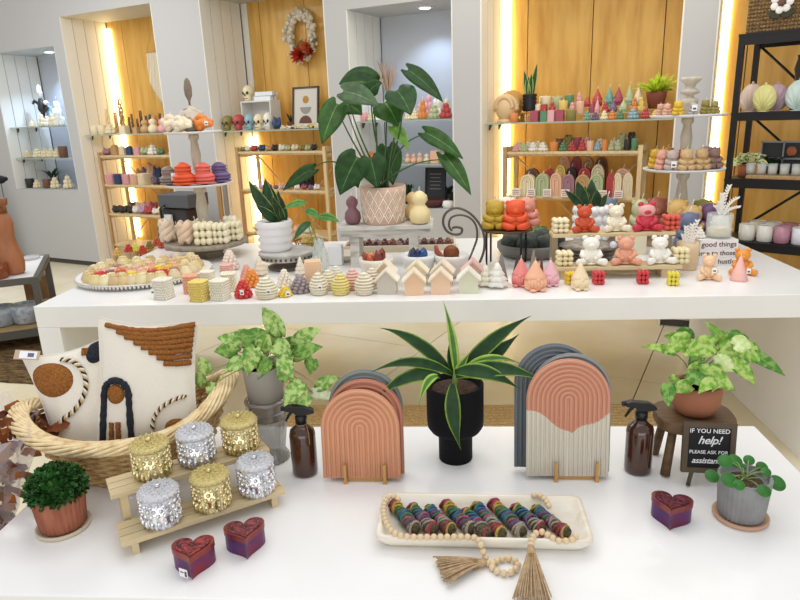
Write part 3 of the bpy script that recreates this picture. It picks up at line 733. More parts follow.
for i, (px, k) in enumerate(((283, 8), (289, 7), (295, 8), (301, 10), (306, 9), (311, 11), (318, 10))):
    u, _ = uat(px, 128, .12); P = W(u, .12, 1.65); h = k*mpp(P)*.62
    mb = MB()
    for q in range(3): a = q*1.1+i; mb.tube([(-.5*math.cos(a), -.2*math.sin(a), .15+.2*q), (.5*math.cos(a), .2*math.sin(a), .25+.22*q)], .11, 6); mb.ball((-.5*math.cos(a), -.2*math.sin(a), .17+.2*q), .16, 7, 5); mb.ball((.5*math.cos(a), .2*math.sin(a), .25+.22*q), .16, 7, 5)
    o = mb.build('bone_candle', wax(('f0e4c4', 'efe6d2', 'e2c98e')[i % 3]), None, P); o.scale = (h*1.2, h, h); o.rotation_euler = (0, 0, -TH)
    tag(o, f'cream crossed-bone candle, {ORD[i+1]} from left along the wreath shelf edge', 'candle', 'bone candles on the wreath shelf')
# black stepped display in the rack under the wreath
u, _ = uat(303, 185, .36); t = wob('stepped_display', 'black stepped display of small dark tins on the rack under wreath', 'display', u, .32, 1.03)
for k in range(3): MB().box((.03*k, .03*k, .03+.03*k), (.26-.06*k, .03, .06+.06*k)).build('step', M('26222a', .5), t)
for k in range(3):
    for i in range(4-k//2): MB().lathe([(.02, 0), (.02, .03)], 10, c=(-.08+.055*i+.03*k, .03*k, .06+.06*k)).build('tin', M('3a2a3a', .35), t)
# pampas vase
u, _ = uat(388, 118, .42); t = wob('dried_grass_vase', 'vase of dried tan grasses in the pale niche above monstera', 'vase', u, .45, 1.70)
MB().lathe([(.04, 0), (.07, .03), (.08, .1), (.05, .18), (.03, .22), (.035, .24)], 20).build('vase_body', M('e0dbe4', .3), t)
mb = MB()
for i in range(26):
    a = rnd.uniform(0, 2*PI); s = rnd.uniform(.05, .14); l = rnd.uniform(.2, .38)
    mb.tube(bez((0, 0, .2), (s*.2*math.cos(a), s*.2*math.sin(a), .2+l*.6), (s*math.cos(a), s*math.sin(a)*.6, .22+l)), [.002, .002, .004, .006, .008, .008, .006, .004, .001], 5)
mb.build('dried_grass', M('c4a68c', .9), t)
# statue in the leftmost niche
u, _ = uat(46, 118, .3); t = wob('figurine', 'dark figurine with white details in the leftmost pale niche', 'figurine', u-.10, .34, 1.77)
mb = MB(); mb.lathe([(.07, 0), (.075, .02), (.03, .06), (.025, .16), (.05, .22), (.045, .3), (.02, .36)], 14); mb.tube([(.04, 0, .28), (.12, 0, .24), (.06, -.05, .16)], .018, 7); mb.tube([(-.04, 0, .28), (-.13, 0, .33), (-.17, 0, .3)], .018, 7); mb.build('body', M('37302e', .5), t)
mb = MB(); mb.ball((0, 0, .4), .035, 10, 8); mb.lathe([(.05, .42), (.03, .44), (.028, .5), (.005, .53)], 12, c=(0, 0, 0)); mb.ball((.12, -.02, .3), .03, 8, 6); mb.ball((-.17, 0, .32), .025, 8, 6); mb.build('white_detail', M('eceae8', .5), t)
u, _ = uat(50, 188, .35); t = wob('small_potted_plant', 'dark trailing plant on the sill of leftmost pale niche', 'plant', u, .42, .98)
pot_mb(.05, .06, .09).build('pot', M('6a4a3a', .6), t); blades(t, 10, .26, .02, .08, .9, DKLEAF, seed=8, droop=.4)
# bottom of the niche behind the monstera
u, _ = uat(433, 200, .25); t = wob('chalkboard_sign', 'small black chalkboard propped behind cream gourd candles', 'sign', u, .3, .9); t.rotation_euler = (math.radians(-6), 0, -TH)
MB().box((0, 0, .17), (.2, .014, .34)).build('board', M('2c2c30', .6), t); mb = MB()
for s in (-1, 1): mb.box((s*.1, -.004, .17), (.014, .02, .35))
mb.box((0, -.004, .345), (.21, .02, .014)); mb.build('frame', M('1e1c1c', .5), t)
mb = MB()
for k in range(5): mb.box((0, -.0078, .29-.035*k), (.12-.02*(k % 2), .001, .006))
mb.build('chalk_lines', M('8a8a8a', .8), t)
u, _ = uat(433, 208, .12); o = MB().lathe([(.06, 0), (.10, .03), (.12, .07), (.11, .075), (.05, .05)], 24).build('dark_bowl', M('5a2e30', .35), None, W(u, .13, .9)); tag(o, 'dark red round bowl before the small black chalkboard', 'bowl')
u, _ = uat(448, 206, .1); t = wob('white_pumpkin', 'small white pumpkin beside the dark red bowl', 'pumpkin', u, .1, .9); MB().lathe([(.01, .005), (.04, 0), (.055, .03), (.045, .065), (.01, .07)], 24, flute=.06, nf=8).build('body', M('f0ece4', .5), t); MB().tube([(0, 0, .06), (.005, 0, .085)], .006, 6).build('stem', M('8a7a5a', .8), t)
u, _ = uat(408, 205, .3); t = wob('small_potted_plant', 'dark leafy plant in the shade behind the gourd candles', 'plant', u, .32, .9); pot_mb(.05, .06, .1).build('pot', M('33302e', .6), t); blades(t, 9, .13, .025, .09, .6, DKLEAF, seed=12)
u, _ = uat(450, 200, .4); t = wob('small_potted_plant', 'dark leafy plant behind the white pumpkin', 'plant', u-.02, .42, .9); pot_mb(.05, .06, .1).build('pot', M('33302e', .6), t); blades(t, 9, .11, .02, .09, .5, DKLEAF, seed=14)
# snake plant in ruffled black pot on a little stand
u, _ = uat(527, 120, .2); t = wob('snake_plant', 'snake plant in a ruffled black pot on the glass shelf', 'plant', u, .27, 1.65); t.scale = (1.35, 1.35, 1.6)
MB().box((0, 0, .045), (.10, .09, .006)).box((-.046, 0, .021), (.006, .08, .042)).box((.046, 0, .021), (.006, .08, .042)).build('stand', M('8a7a5a', .3, trans=.4), t)
pr = [(.035, .055)]
for k in range(5): pr += [(.040, .055+k*.018), (.048, .064+k*.018)]
MB().lathe(pr+[(.044, .145), (.038, .145), (.036, .135)], 24).build('ruffled_pot', M('1a1a1c', .4), t)
for i in range(6):
    a = i*1.05; dv = Vector((math.cos(a), math.sin(a), 0)); L = (.16, .12, .10, .13, .09, .11)[i]; p0 = dv*.012+Vector((0, 0, .135))
    MB().leaf([p0+dv*L*.2*k/6+Vector((0, 0, L*k/6)) for k in range(7)], .019, Vector((0, -1, .1)), (.8, 1, 1, .7, .05), .2).build('leaf', leaf_mat('2f5a34', 'b8c46a', .3), t)
u, _ = uat(656, 105, .35); t = wob('potted_fern', 'bright lime fern in a terracotta pot on the long glass shelf', 'plant', u, .34, 1.65); t.scale = (1.4, 1.4, 1.35)
MB().box((0, 0, .05), (.12, .1, .008)).box((-.055, 0, .023), (.008, .1, .046)).box((.055, 0, .023), (.008, .1, .046)).build('stand', M('b98a4a', .5), t)
MB().lathe([(.04, .054), (.055, .13), (.058, .15), (.052, .15), (.05, .14)], 20).build('pot', M('8a4a38', .7), t)
mb = MB(); r = random.Random(5)
for i in range(70):
    a = r.uniform(0, 2*PI); e = r.uniform(.0, 1.15); L = r.uniform(.07, .15); dv = Vector((math.cos(a)*math.sin(e), math.sin(a)*math.sin(e), math.cos(e))); p0 = Vector((dv.x*.03, dv.y*.03, .15))
    mb.leaf([p0+dv*L*k/4-Vector((0, 0, .03*(k/4)**2)) for k in range(5)], .014, Vector((0, -.5, 1)), (.4, 1, 1, .6, .05), .2)
mb.build('foliage', leaf_mat('cfe63a', 'e6f468', .3), t)

# dark equipment and a plank stand seen through the tiered stand
t = thing('storage_boxes', 'dark grey storage boxes on a low stand behind the tiered candle stand', 'storage', W(2.15, -.42, 0), -TH)
MB().box((0, 0, .35), (.55, .34, .70)).build('cabinet', M('4a4a4c', .5), t, bev=.01)
MB().box((-.05, 0, .80), (.36, .26, .20)).build('printer', M('3a3434', .4), t, bev=.02); MB().box((.0, -.02, .98), (.42, .3, .14)).build('drawer_box', M('55565a', .5), t, bev=.012); MB().box((-.1, -.16, .79), (.1, .02, .1)).build('white_label', M('d8dadc', .6), t)
MB().tube([(-.17, -.18, .72), (-.17, -.19, .9), (-.1, -.19, .94)], .012, 6).build('cable', M('201e20', .5), t)
for i, (px, c, lab) in enumerate(((213, 'b98a56', 'narrow tan wooden plank standing beside the dark boxes'), (219, '8f8880', 'narrow grey wooden plank standing beside the dark boxes'))):
    u, _ = uat(px, 210, -.4); o = MB().box((0, 0, .6), (.05, .02, 1.2)).build('leaning_plank', M(c, .6, var=.2, scale=5, stretch=(6, 6, .6)), None, W(u, -.28, 0)); o.rotation_euler = (math.radians(0), 0, -TH); tag(o, lab, 'plank')

# ------------------------------------------------------------------ black steel rack at the far right
RA = math.radians(-38); RO = W(7.20, -.32, 0); RU = Vector((math.cos(RA), math.sin(RA), 0)); RN = Vector((-math.sin(RA), math.cos(RA), 0))
def RK(s, d, z): return RO+RU*s+RN*d+Vector((0, 0, z))
t = thing('steel_rack', 'black steel shelving rack with shell pouches and jar candles', 'rack', RO, RA)
BLKS = M('1c1a1a', .45, .2); L, Dp = 1.5, .42
for x in (.02, L-.02):
    for y in (.02, Dp-.02): MB().box((x, y, 1.09), (.035, .035, 2.18)).build('post', BLKS, t)
for z, th in ((2.18, .07), (1.68, .055), (1.235, .06), (.80, .06), (.3, .06)):
    MB().box((L/2, Dp/2, z-.008), (L-.0, Dp, .016)).box((L/2, .012, z-th/2), (L-.07, .02, th)).box((L/2, Dp-.012, z-th/2), (L-.07, .02, th)).build('shelf', BLKS, t)
for z0, z1, f in ((1.70, 2.12, 0), (1.25, 1.64, 0), (.83, 1.18, 1)):
    a = (.04, Dp-.01, z1 if not f else z0); b = (L*.32, Dp-.01, z0 if not f else z1); MB().tube([a, b], .010, 5).build('brace', BLKS, t)
def RKpx(px, d, z):
    s = .3
    for _ in range(6):
        P = RK(s, d, z); r = P-CAMP; zz = r.dot(_f); x = 400+FPX*r.dot(RX)/zz; s += (px-x)*zz/FPX/.8
    return s
for px, d, h, c, cw in ((750, .2, 29, 'd9c0b0', 'beige'), (763, .11, 28, 'e3dc8e', 'pale yellow'), (775, .22, 28, 'c9a8b4', 'dusty lilac'), (797, .14, 32, 'cfe0d6', 'mint white')):
    s = RKpx(px, d, 1.68); P = RK(s, d, 1.68); candle('shell', c, P, h*mpp(P), f'{cw} pleated shell pouch candle on the black rack', 'pleated shell candles on the black rack', rz=RA)
s = RKpx(796, .32, 1.68); t = thing('dark_vase', 'dark slender vase behind the shell candles on black rack', 'vase', RK(s, .33, 1.68), RA); MB().lathe([(.04, 0), (.05, .04), (.03, .2), (.045, .27), (.03, .34), (.035, .36)], 16).build('vase_body', M('3a2a20', .4), t)
s = RKpx(741, .2, 1.235); t = thing('potted_plant', 'variegated pothos in a terracotta pot on the black rack', 'plant', RK(s+.03, .2, 1.235), RA)
pot_mb(.05, .06, .08).build('pot', M('a05a3a', .7), t); mb = MB(); r = random.Random(9)
for i in range(26):
    a = r.uniform(0, 2*PI); e = r.uniform(.2, 1.3); L_ = r.uniform(.06, .11); dv = Vector((math.cos(a)*math.sin(e), math.sin(a)*math.sin(e), math.cos(e)+.1)); p0 = Vector((dv.x*.05, dv.y*.05, .08))+dv*.03
    mb.leaf([p0+dv*L_*k/5-Vector((0, 0, .04*(k/5)**2)) for k in range(6)], .03, Vector((0, -1, .5)), (.7, 1, .95, .7, .35, .02), .2, .1)
mb.build('foliage', leaf_mat('3f6a34', 'd9d88a', .25, patch='e4e2b0'), t)
s = RKpx(778, .2, 1.235); t = thing('wooden_tray', 'long wooden tray of glass tea-light cups on the black rack', 'tray', RK(s, .13, 1.235), RA); MB().box((.12, 0, .012), (.58, .16, .024)).build('tray_board', RACKD, t, bev=.004)
cup_s = s
for i, px in enumerate((750, 761, 772, 784, 796)):
    s = RKpx(px, .13, 1.26); P = RK(s, .13, 1.2595); k = mpp(P); t = thing('tealight_cup', f'clear glass cup with cream wax, {ORD[i+1]} from left on the wooden tray', 'candle', P, RA, 'glass cups on the wooden tray')
    MB().lathe([(.025, 0), (.029, .004), (.031, .075), (.029, .075), (.027, .01)], 18).build('glass_cup', M('e8ede8', .08, alpha=.35, spec=.8), t); MB().lathe([(.0262, .012), (.0265, .055)], 18).build('wax_fill', wax('e9e4d4'), t)
s = RKpx(785, .32, 1.235); t = thing('metal_window_tray', 'grey metal grid tray standing behind the glass cups', 'tray', RK(s, .33, 1.235), RA); mb = MB()
for i in range(4): mb.box((-.17+i*.14, 0, .12), (.01, .02, .24))
for k in (.01, .12, .235): mb.box((.04, 0, k), (.44, .02, .012))
mb.build('grid', M('9a9c9e', .4, .6), t); MB().box((.04, .02, .12), (.44, .01, .22)).build('back_plate', M('3a3a3e', .5), t); MB().ball((.02, .0, .17), (.035, .008, .035), 10, 8).build('orange_medallion', M('b0643c', .5), t)
s = RKpx(770, .28, 1.235); t = thing('potted_plant', 'low dark green plant behind the glass cups on black rack', 'plant', RK(s, .26, 1.235), RA); pot_mb(.05, .06, .08).build('pot', M('3a3430', .6), t); blades(t, 10, .12, .02, .08, 1.1, DKLEAF, seed=21, droop=.5)
for px, d, c, cw, h in ((746, .1, 'eae6d8', 'cream', 21), (764, .1, 'ece8dc', 'ivory', 23), (781, .1, 'c08a9a', 'dusty pink', 24), (799, .1, 'e6e4ea', 'white', 23), (756, .26, 'ece4cc', 'pale cream', 23), (772, .26, 'e8e4d4', 'off-white', 23), (788, .26, 'c98a94', 'rose', 23), (806, .26, 'ece4cc', 'buttery', 23)):
    s = RKpx(px, d, .80); P = RK(s, d, .80); t = thing('jar_candle', f'{cw} jar candle in the '+('front' if d < .2 else 'rear')+' row on the black rack', 'candle', P, RA, 'jar candles on the black rack'); k = 14.6*mpp(P)/2
    MB().lathe([(k*.9, 0), (k, .006), (k, .115), (k*.94, .115), (k*.93, .105)], 22).build('jar', M(c, .15, spec=.6), t); MB().lathe([(k*.92, .104), (k*.92, .107)], 22).build('wax_top', wax('efe8d8'), t)
s = RKpx(785, .2, 2.18); t = thing('woven_basket', 'brown woven basket with a white daisy on top of the black rack', 'basket', RK(s+.02, .2, 2.18), RA)
mb = MB(); mb.box((0, 0, .16), (.44, .3, .32)); WV = M('9a7a50', .8, h2='5d4628', scale=60, bump=1, bscale=70, stretch=(1, 1, 3))
for k in range(14):
    for i in range(22): mb.ball((-.21+i*.02, -.152, .012+k*.0235), (.0115, .008, .011), 6, 4)
mb.build('woven_wall', WV, t)
mb = MB()
for i in range(7): a = 2*PI*i/7; mb.ball((-.02+.045*math.cos(a), -.168, .17+.045*math.sin(a)), (.024, .008, .024), 10, 7)
mb.build('daisy_petals', M('eee8e4', .6), t); MB().ball((-.02, -.178, .17), (.022, .01, .022), 10, 7).build('daisy_centre', M('6a4a3a', .7), t)
mb = MB()
for sx in (-1, 1): mb.leaf([(-.02+sx*.02*k, -.165, .10-.01*k+.008*k*k*.5) for k in range(5)], .02, (0, -1, 0), (.3, 1, 1, .7, .05), .1)
mb.build('daisy_leaves', M('3a3a2c', .8), t, solid=.004)

# ------------------------------------------------------------------ left edge of the picture
ZT = .60
A = at(49, 254, ZT); B = at(38, 277, ZT); ang = math.atan2((A-B).y, (A-B).x); V1 = (A-B).normalized(); V2 = Vector((-V1.y, V1.x, 0))
TL = (A-B).length
t = thing('small_table', 'small grey metal-framed table with white top and lower shelf', 'table', (B.x, B.y, 0), ang)
GM = M('5e5a54', .5, .4); wd = 1.1
MB().box((TL/2, wd/2, ZT-.012), (TL-.08, wd-.08, .02)).build('white_top', M('e6e6e6', .4), t)
mb = MB()
for y in (.02, wd-.02): mb.box((TL/2, y, ZT-.025), (TL, .04, .05))
for x in (.02, TL-.02): mb.box((x, wd/2, ZT-.025), (.04, wd-.08, .05))
mb.build('top_frame', GM, t)
for x in (.03, TL-.03):
    for y in (.03, wd-.03): MB().box((x, y, (ZT-.05)/2+.011), (.05, .05, ZT-.072)).build('leg', GM, t)
MB().box((TL/2, wd/2, .165), (TL-.11, wd-.02, .03)).build('lower_shelf', M('b89a6c', .6, var=.2, scale=4), t)
mb = MB(); mb.box((TL/2, .0, .15), (TL-.11, .03, .05)); mb.box((TL/2, wd-.0, .15), (TL-.11, .03, .05)); mb.box((.02, wd/2, .14), (.03, wd-.12, .06)); mb.build('shelf_frame', GM, t)
def ST(px, py, z): return at(px, py, z)
P = ST(10, 275, ZT); k = mpp(P)
t = thing('wooden_vase', 'tall curvy terracotta brown wooden vase on the small table', 'vase', (P.x-.02, P.y+.05, ZT), 0)
MB().lathe([(.10, 0), (.115, .02), (.125, .09), (.12, .16), (.095, .24), (.085, .31), (.09, .38), (.095, .42), (.085, .46), (.065, .5)], 28, sy=.7).build('lower_body', M('b0704a', .5, var=.2, scale=5, stretch=(4, 4, 1)), t)
MB().lathe([(.065, .5), (.065, .56), (.08, .57), (.085, .62), (.07, .62)], 28, sy=.7).build('neck', M('a5683f', .5, h2='6a4630', scale=22), t)
t2 = thing('ribbed_tumbler', 'amber ribbed glass tumbler in front of the curvy vase', 'glass', (P.x-.03, P.y-.11, ZT), 0); MB().lathe([(.07, 0), (.08, .006), (.085, .12), (.08, .12), (.075, .01)], 30, flute=.03, nf=15).build('glass_body', M('c06a3c', .15, trans=.6), t2)
t = thing('black_flower', 'black paper flower on wire standing behind the curvy vase', 'flower', (P.x-.13, P.y+.3, ZT), 0); MB().tube([(0, 0, 0), (0, 0, .72)], .004, 5).build('stem', M('5a5248', .5), t)
mb = MB(); mb.ball((0, 0, .75), (.05, .03, .035), 10, 7); mb.ball((.04, 0, .755), (.03, .02, .02), 8, 6); mb.build('petals', M('17161a', .8), t)
P = ST(29, 259, ZT); t = thing('glass_dish', 'shallow clear glass dish on the white tabletop behind the vase', 'dish', (P.x, P.y, ZT)); MB().lathe([(.06, 0), (.09, .006), (.10, .02), (.095, .022), (.055, .006)], 24).build('dish_body', M('d5d5d2', .1, alpha=.5), t)
for i, (px, py, c, lab) in enumerate(((28, 322, 'c9cfd6', 'pale speckled ceramic planter on the lower shelf of small table'), (3, 325, 'b9bfc2', 'grey ceramic planter at the edge of the lower shelf'))):
    P = at(px, py, .18); o = MB().lathe([(.07, 0), (.1, .01), (.12, .12), (.115, .16), (.105, .16), (.1, .14)], 24).build('ceramic_planter', M(c, .4, h2='8f9aa8', scale=25), None, (P.x, P.y, .18)); tag(o, lab, 'planter', 'planters on the lower shelf')
P = at(27, 303, .18); o = MB().box((0, 0, .11), (.24, .2, .22)).build('cardboard_box', M('9a7a52', .7, h2='6d5232', scale=3), None, (P.x, P.y+.2, .18), bev=.004); o.rotation_euler = (0, 0, ang); tag(o, 'brown wooden box standing on the lower shelf of small table', 'box')
# folding white display panels with black edges
P = at(23, 262, 0); t = thing('folding_screen', 'white folding display screen with black metal edges behind the curvy vase', 'screen', (P.x-.1, P.y, 0), math.radians(8))
for (x, z0, z1, w_) in ((-.42, .12, .66, .8), (-.48, .72, 1.12, .74)):
    MB().box((x, 0, (z0+z1)/2), (w_, .015, z1-z0)).build('white_sheet', M('dcdedf', .5), t)
    mb = MB(); mb.tube([(x+w_/2, -.01, z0), (x+w_/2, -.01, z1)], .008, 5); mb.tube([(x-w_/2, -.01, z1), (x+w_/2, -.01, z1)], .006, 5); mb.tube([(x-w_/2, -.01, z0), (x+w_/2, -.01, z0)], .006, 5); mb.build('black_edge', M('3a3a3a', .5), t)
MB().box((-.45, 0, .06), (.82, .25, .12)).build('black_base', M('1d1d1f', .5), t); MB().box((-.1, -.05, .69), (.16, .1, .05)).build('dark_block', M('3f3b33', .6), t)
P = at(-4, 200, .98); t = thing('shadow_vase', 'dark tall vase standing against the wall at the left margin', 'vase', (P.x-.0, P.y-.6, 0), 0); MB().lathe([(.1, 0), (.13, .05), (.1, .7), (.06, 1.1), (.07, 1.3)], 20).build('vase_body', M('3f4448', .4), t)
# ================================================================== THE LONG TABLE
# ---- oval platter of ribbed wax melts
PC = T(146, 276); t = thing('oval_platter', 'large white oval platter with a beaded rim full of wax melts', 'platter', (PC.x, PC.y, ZM), math.radians(7))
pa, pb = .39, .37
MB().lathe([(.55, 0), (.60, .006), (.98, .026), (1.0, .034), (.96, .032), (.6, .014)], 60, sx=pa, sy=pb).build('platter_dish', M('efece6', .3), t)
mb = MB()
for i in range(110):
    a = 2*PI*i/110; mb.ball((pa*.985*math.cos(a), pb*.985*math.sin(a), .022), (.0085, .0085, .010), 6, 5)
mb.build('beaded_rim', M('d9d2c8', .5), t)
mc = ['dfcb90', 'e2d4a2', 'd6bd84', 'e8dcb0', 'd2c092', 'ddc9a0', 'cdb083']
acc = {(0, 0): None}
rows_ = [(-.285, 8, 'nearest'), (-.215, 9, 'second'), (-.14, 10, 'third'), (-.065, 10, 'fourth'), (.01, 10, 'fifth'), (.085, 9, 'sixth'), (.16, 8, 'seventh'), (.235, 6, 'farthest')]
accent = {(1, 1): ('c8402c', 'red'), (1, 6): ('c43a30', 'red'), (1, 7): ('c2302a', 'bright red'), (2, 2): ('9a5a72', 'mauve'), (2, 3): ('d8623a', 'orange'), (1, 4): ('e8cc3c', 'yellow'), (2, 5): ('e9b6a0', 'pink'), (3, 6): ('e9c832', 'yellow'), (3, 7): ('e4be2e', 'golden'), (3, 4): ('dcb0a0', 'dusty pink'), (2, 8): ('b8767a', 'rose'), (4, 2): ('b07a6a', 'brown'), (4, 5): ('e2a890', 'peach'), (5, 3): ('e2c890', 'tan'), (5, 6): ('d8a878', 'caramel'), (2, 6): ('c77a50', 'rust'), (4, 7): ('d9b98a', 'tan'), (3, 1): ('e0c0a0', 'beige'), (3, 3): ('d9a98a', 'apricot')}
ca, sa = math.cos(math.radians(7)), math.sin(math.radians(7))
for j, (y, n, rw) in enumerate(rows_):
    half = pa*.93*math.sqrt(max(0, 1-(y/pb)**2))-.03
    for i in range(n):
        x = -half+2*half*(i+.5)/n+rnd.uniform(-.004, .004); yy = y+rnd.uniform(-.008, .008)
        c, cwd = accent.get((j, i), (mc[(i*3+j*2) % 7], 'cream'))
        rr = math.hypot(x/pa, yy/pb); z = ZM+.0145+max(0, (rr-.6))*.05
        P = (PC.x+x*ca-yy*sa, PC.y+x*sa+yy*ca, z)
        candle('dome', c, P, .060*rnd.uniform(.93, 1.05)*(1.12 if (j, i) in accent else 1), f'{cwd} ribbed round wax melt, {ORD[i+1]} from left in {rw} row on oval platter', 'wax melts on the oval platter', rz=rnd.uniform(0, 3), wide=.92)
for i, (px, py, c, cwd) in enumerate(((129, 250, 'c43f30', 'red'), (136, 249, 'dfe05a', 'lime'), (143, 251, 'c8402c', 'dark red'), (150, 247, '8a7a3c', 'olive'), (157, 244, 'c0563c', 'rust'), (163, 246, 'b84a30', 'brick red'), (170, 248, 'd06048', 'coral'), (118, 254, 'd9b060', 'amber'))):
    P = T(px, py+2); candle('cluster', c, P, 8*mpp(P), f'small {cwd} flower-shaped candle, {ORD[i+1]} of those behind the oval platter', 'flower candles behind the oval platter')

# ---- left tiered stand
PB = T(208, 256); t = thing('tiered_stand', 'left weathered wooden tiered stand with two white plates and a finial', 'stand', PB, 0)
WD = M('a29684', .7, var=.3, scale=10, stretch=(3, 3, 1)); WD2 = M('cfc4b0', .7, var=.22, scale=14, stretch=(3, 3, 1)); PLT = M('e2ded8', .4)
def hz(px, py): return atY(px, py, PB.y).z-ZM
def xw(px, py): return atY(px, py, PB.y).x-PB.x
z1 = hz(203, 240); z2 = hz(196, 183.5); z3 = hz(190, 132); ztop = hz(183, 78)
rx1 = 40*mpp(PB)
dx = -.01
MB().lathe([(.105, 0), (.105, .012), (.095, .018), (.11, .03), (.10, .045), (.06, .07), (.08, z1-.035), (.085, z1-.03)], 30, c=(-.0, 0, 0)).build('turned_foot', WD, t)
MB().lathe([(rx1*.96, z1-.03), (rx1, z1-.025), (rx1, z1-.004), (rx1*.97, z1)], 40).build('wooden_tray', WD, t)
def post(mb, za, zb, r): 
    H = zb-za; mb.lathe([(r*.8, za), (r*1.3, za+H*.05), (r*1.3, za+H*.1), (r*.7, za+H*.14), (r*1.0, za+H*.3), (r*1.25, za+H*.6), (r*.8, za+H*.85), (r*1.3, za+H*.9), (r*1.2, zb)], 18)
mb = MB(); post(mb, z1, z2-.012, .032); mb.build('turned_post', WD2, t)
mb = MB(); post(mb, z2+.006, z3-.012, .026); mb.build('turned_post', WD2, t)
for z, r in ((z2, 32*mpp(PB)), (z3, 26.5*mpp(PB))):
    MB().lathe([(r*.5, z-.012), (r*.97, z-.010), (r, z-.003), (r, z+.004), (r*.97, z+.004), (r*.95, z)], 40).build('white_plate', PLT, t)
H = ztop-z3
MB().lathe([(.03, z3), (.06, z3+.01), (.085, z3+H*.12), (.09, z3+H*.16), (.078, z3+H*.18), (.092, z3+H*.23), (.09, z3+H*.27), (.075, z3+H*.29), (.078, z3+H*.36), (.06, z3+H*.41), (.03, z3+H*.45), (.012, z3+H*.5)], 30, flute=.03, nf=12).build('finial', M('cfc2b0', .7, h2='7d6e60', scale=26, lo=.35, hi=.5), t)
MB().lathe([(.006, z3+H*.49), (.008, z3+H*.58), (.024, z3+H*.68), (.027, z3+H*.82), (.018, z3+H*.95), (.004, z3+H)], 16, sy=.5).build('finial_blade', M('8a7a66', .6, var=.3, scale=20), t)
P3 = PB+Vector((0, 0, z3+.001)); k = mpp(PB)
for px, py, h, c, lab, dy in ((172, 132, 22, 'f0dcc0', 'pale peach knotted candle on the top plate of the left tiered stand', -.05), (182, 133, 20, 'efe4c6', 'cream knotted candle at the front of the left tiered stand top plate', -.14), (203, 132, 21, 'e88a3c', 'orange knotted candle on the top plate of the left tiered stand', -.05)):
    x = atY(px, py, PB.y+dy).x; candle('knot', c, (x, PB.y+dy, P3.z), h*k*.92, lab, 'knotted candles on the left tiered stand', rz=rnd.uniform(0, 1), tagged=(.022, .0, .05) if px == 203 else None)
for px, h, c, cwd, dy in ((169, 18, '8a7a70', 'grey-brown', -.06), (185, 22, 'e0582c', 'bright orange', -.13), (205, 21, 'e06a5c', 'coral red', -.10), (221, 20, '6f5a86', 'violet', 0)):
    x = atY(px, 183, PB.y+dy).x; P = (min(max(x, PB.x-.17), PB.x+.185), PB.y+dy, ZM+z2+.001)
    t = thing('body_candle', f'{cwd} rounded yarn-textured candle on the middle plate of the left tiered stand', 'candle', P, rnd.uniform(-.3, .3), 'rounded candles on the left tiered stand')
    mb = MB(); s = h*k
    mb.ball((0, 0, s*.30), (s*.5, s*.4, s*.31), 16, 10); mb.ball((-s*.03, 0, s*.66), (s*.36, s*.3, s*.33), 16, 10)
    for q in range(6): mb.tube([(s*.5*math.cos(a)*(.97-.15*(q > 3)), -abs(s*.41*math.sin(a))*(.99), s*(.10+.14*q)) for a in [PI*i/10 for i in range(11)]], s*.045, 5) if q < 3 else mb.tube([(s*.34*math.cos(a), -abs(s*.29*math.sin(a)), s*(.10+.14*q)) for a in [PI*i/10 for i in range(11)]], s*.04, 5)
    mb.build('wax_body', wax(c), t)
    if px == 169: MB().box((.05, -s*.44, s*.45), (.035, .001, .05)).build('paper_tag', M('f2f2f2', .7), t)
zt = ZM+z1+.001
for i, (px, dy, h, c, kind, lab) in enumerate(((168, -.06, 22, 'e6d2bc', 'twist', 'pale pink rolled twist candle at the tray edge of the left tiered stand'), (186, -.17, 22, 'e2c8b0', 'twist', 'beige rolled twist candle at the front of the wooden tray'), (205, -.17, 22, 'efe6c4', 'bubble', 'cream bubble cube candle at the front of the wooden tray'), (222, -.13, 20, 'efe6c8', 'bubble', 'ivory bubble cube candle, middle of the wooden tray front'), (235, -.03, 19, 'eee4c2', 'bubble', 'cream bubble cube candle at the right rim of the wooden tray'), (178, .02, 21, 'ece0c4', 'knot', 'cream knotted candle toward the rear left of the wooden tray'), (197, .12, 24, 'e9dcc0', 'knot', 'cream knotted candle behind the turned post on wooden tray'), (232, .09, 20, 'efe8d0', 'twist', 'cream twist candle at the rear right of the wooden tray'))):
    x = atY(px, 240, PB.y+dy).x; candle(kind, c, (x, PB.y+dy, zt), h*k*.95, lab, None, rz=(.4*i if kind != 'bubble' else .1), wide=(.8 if kind == 'bubble' else .85))

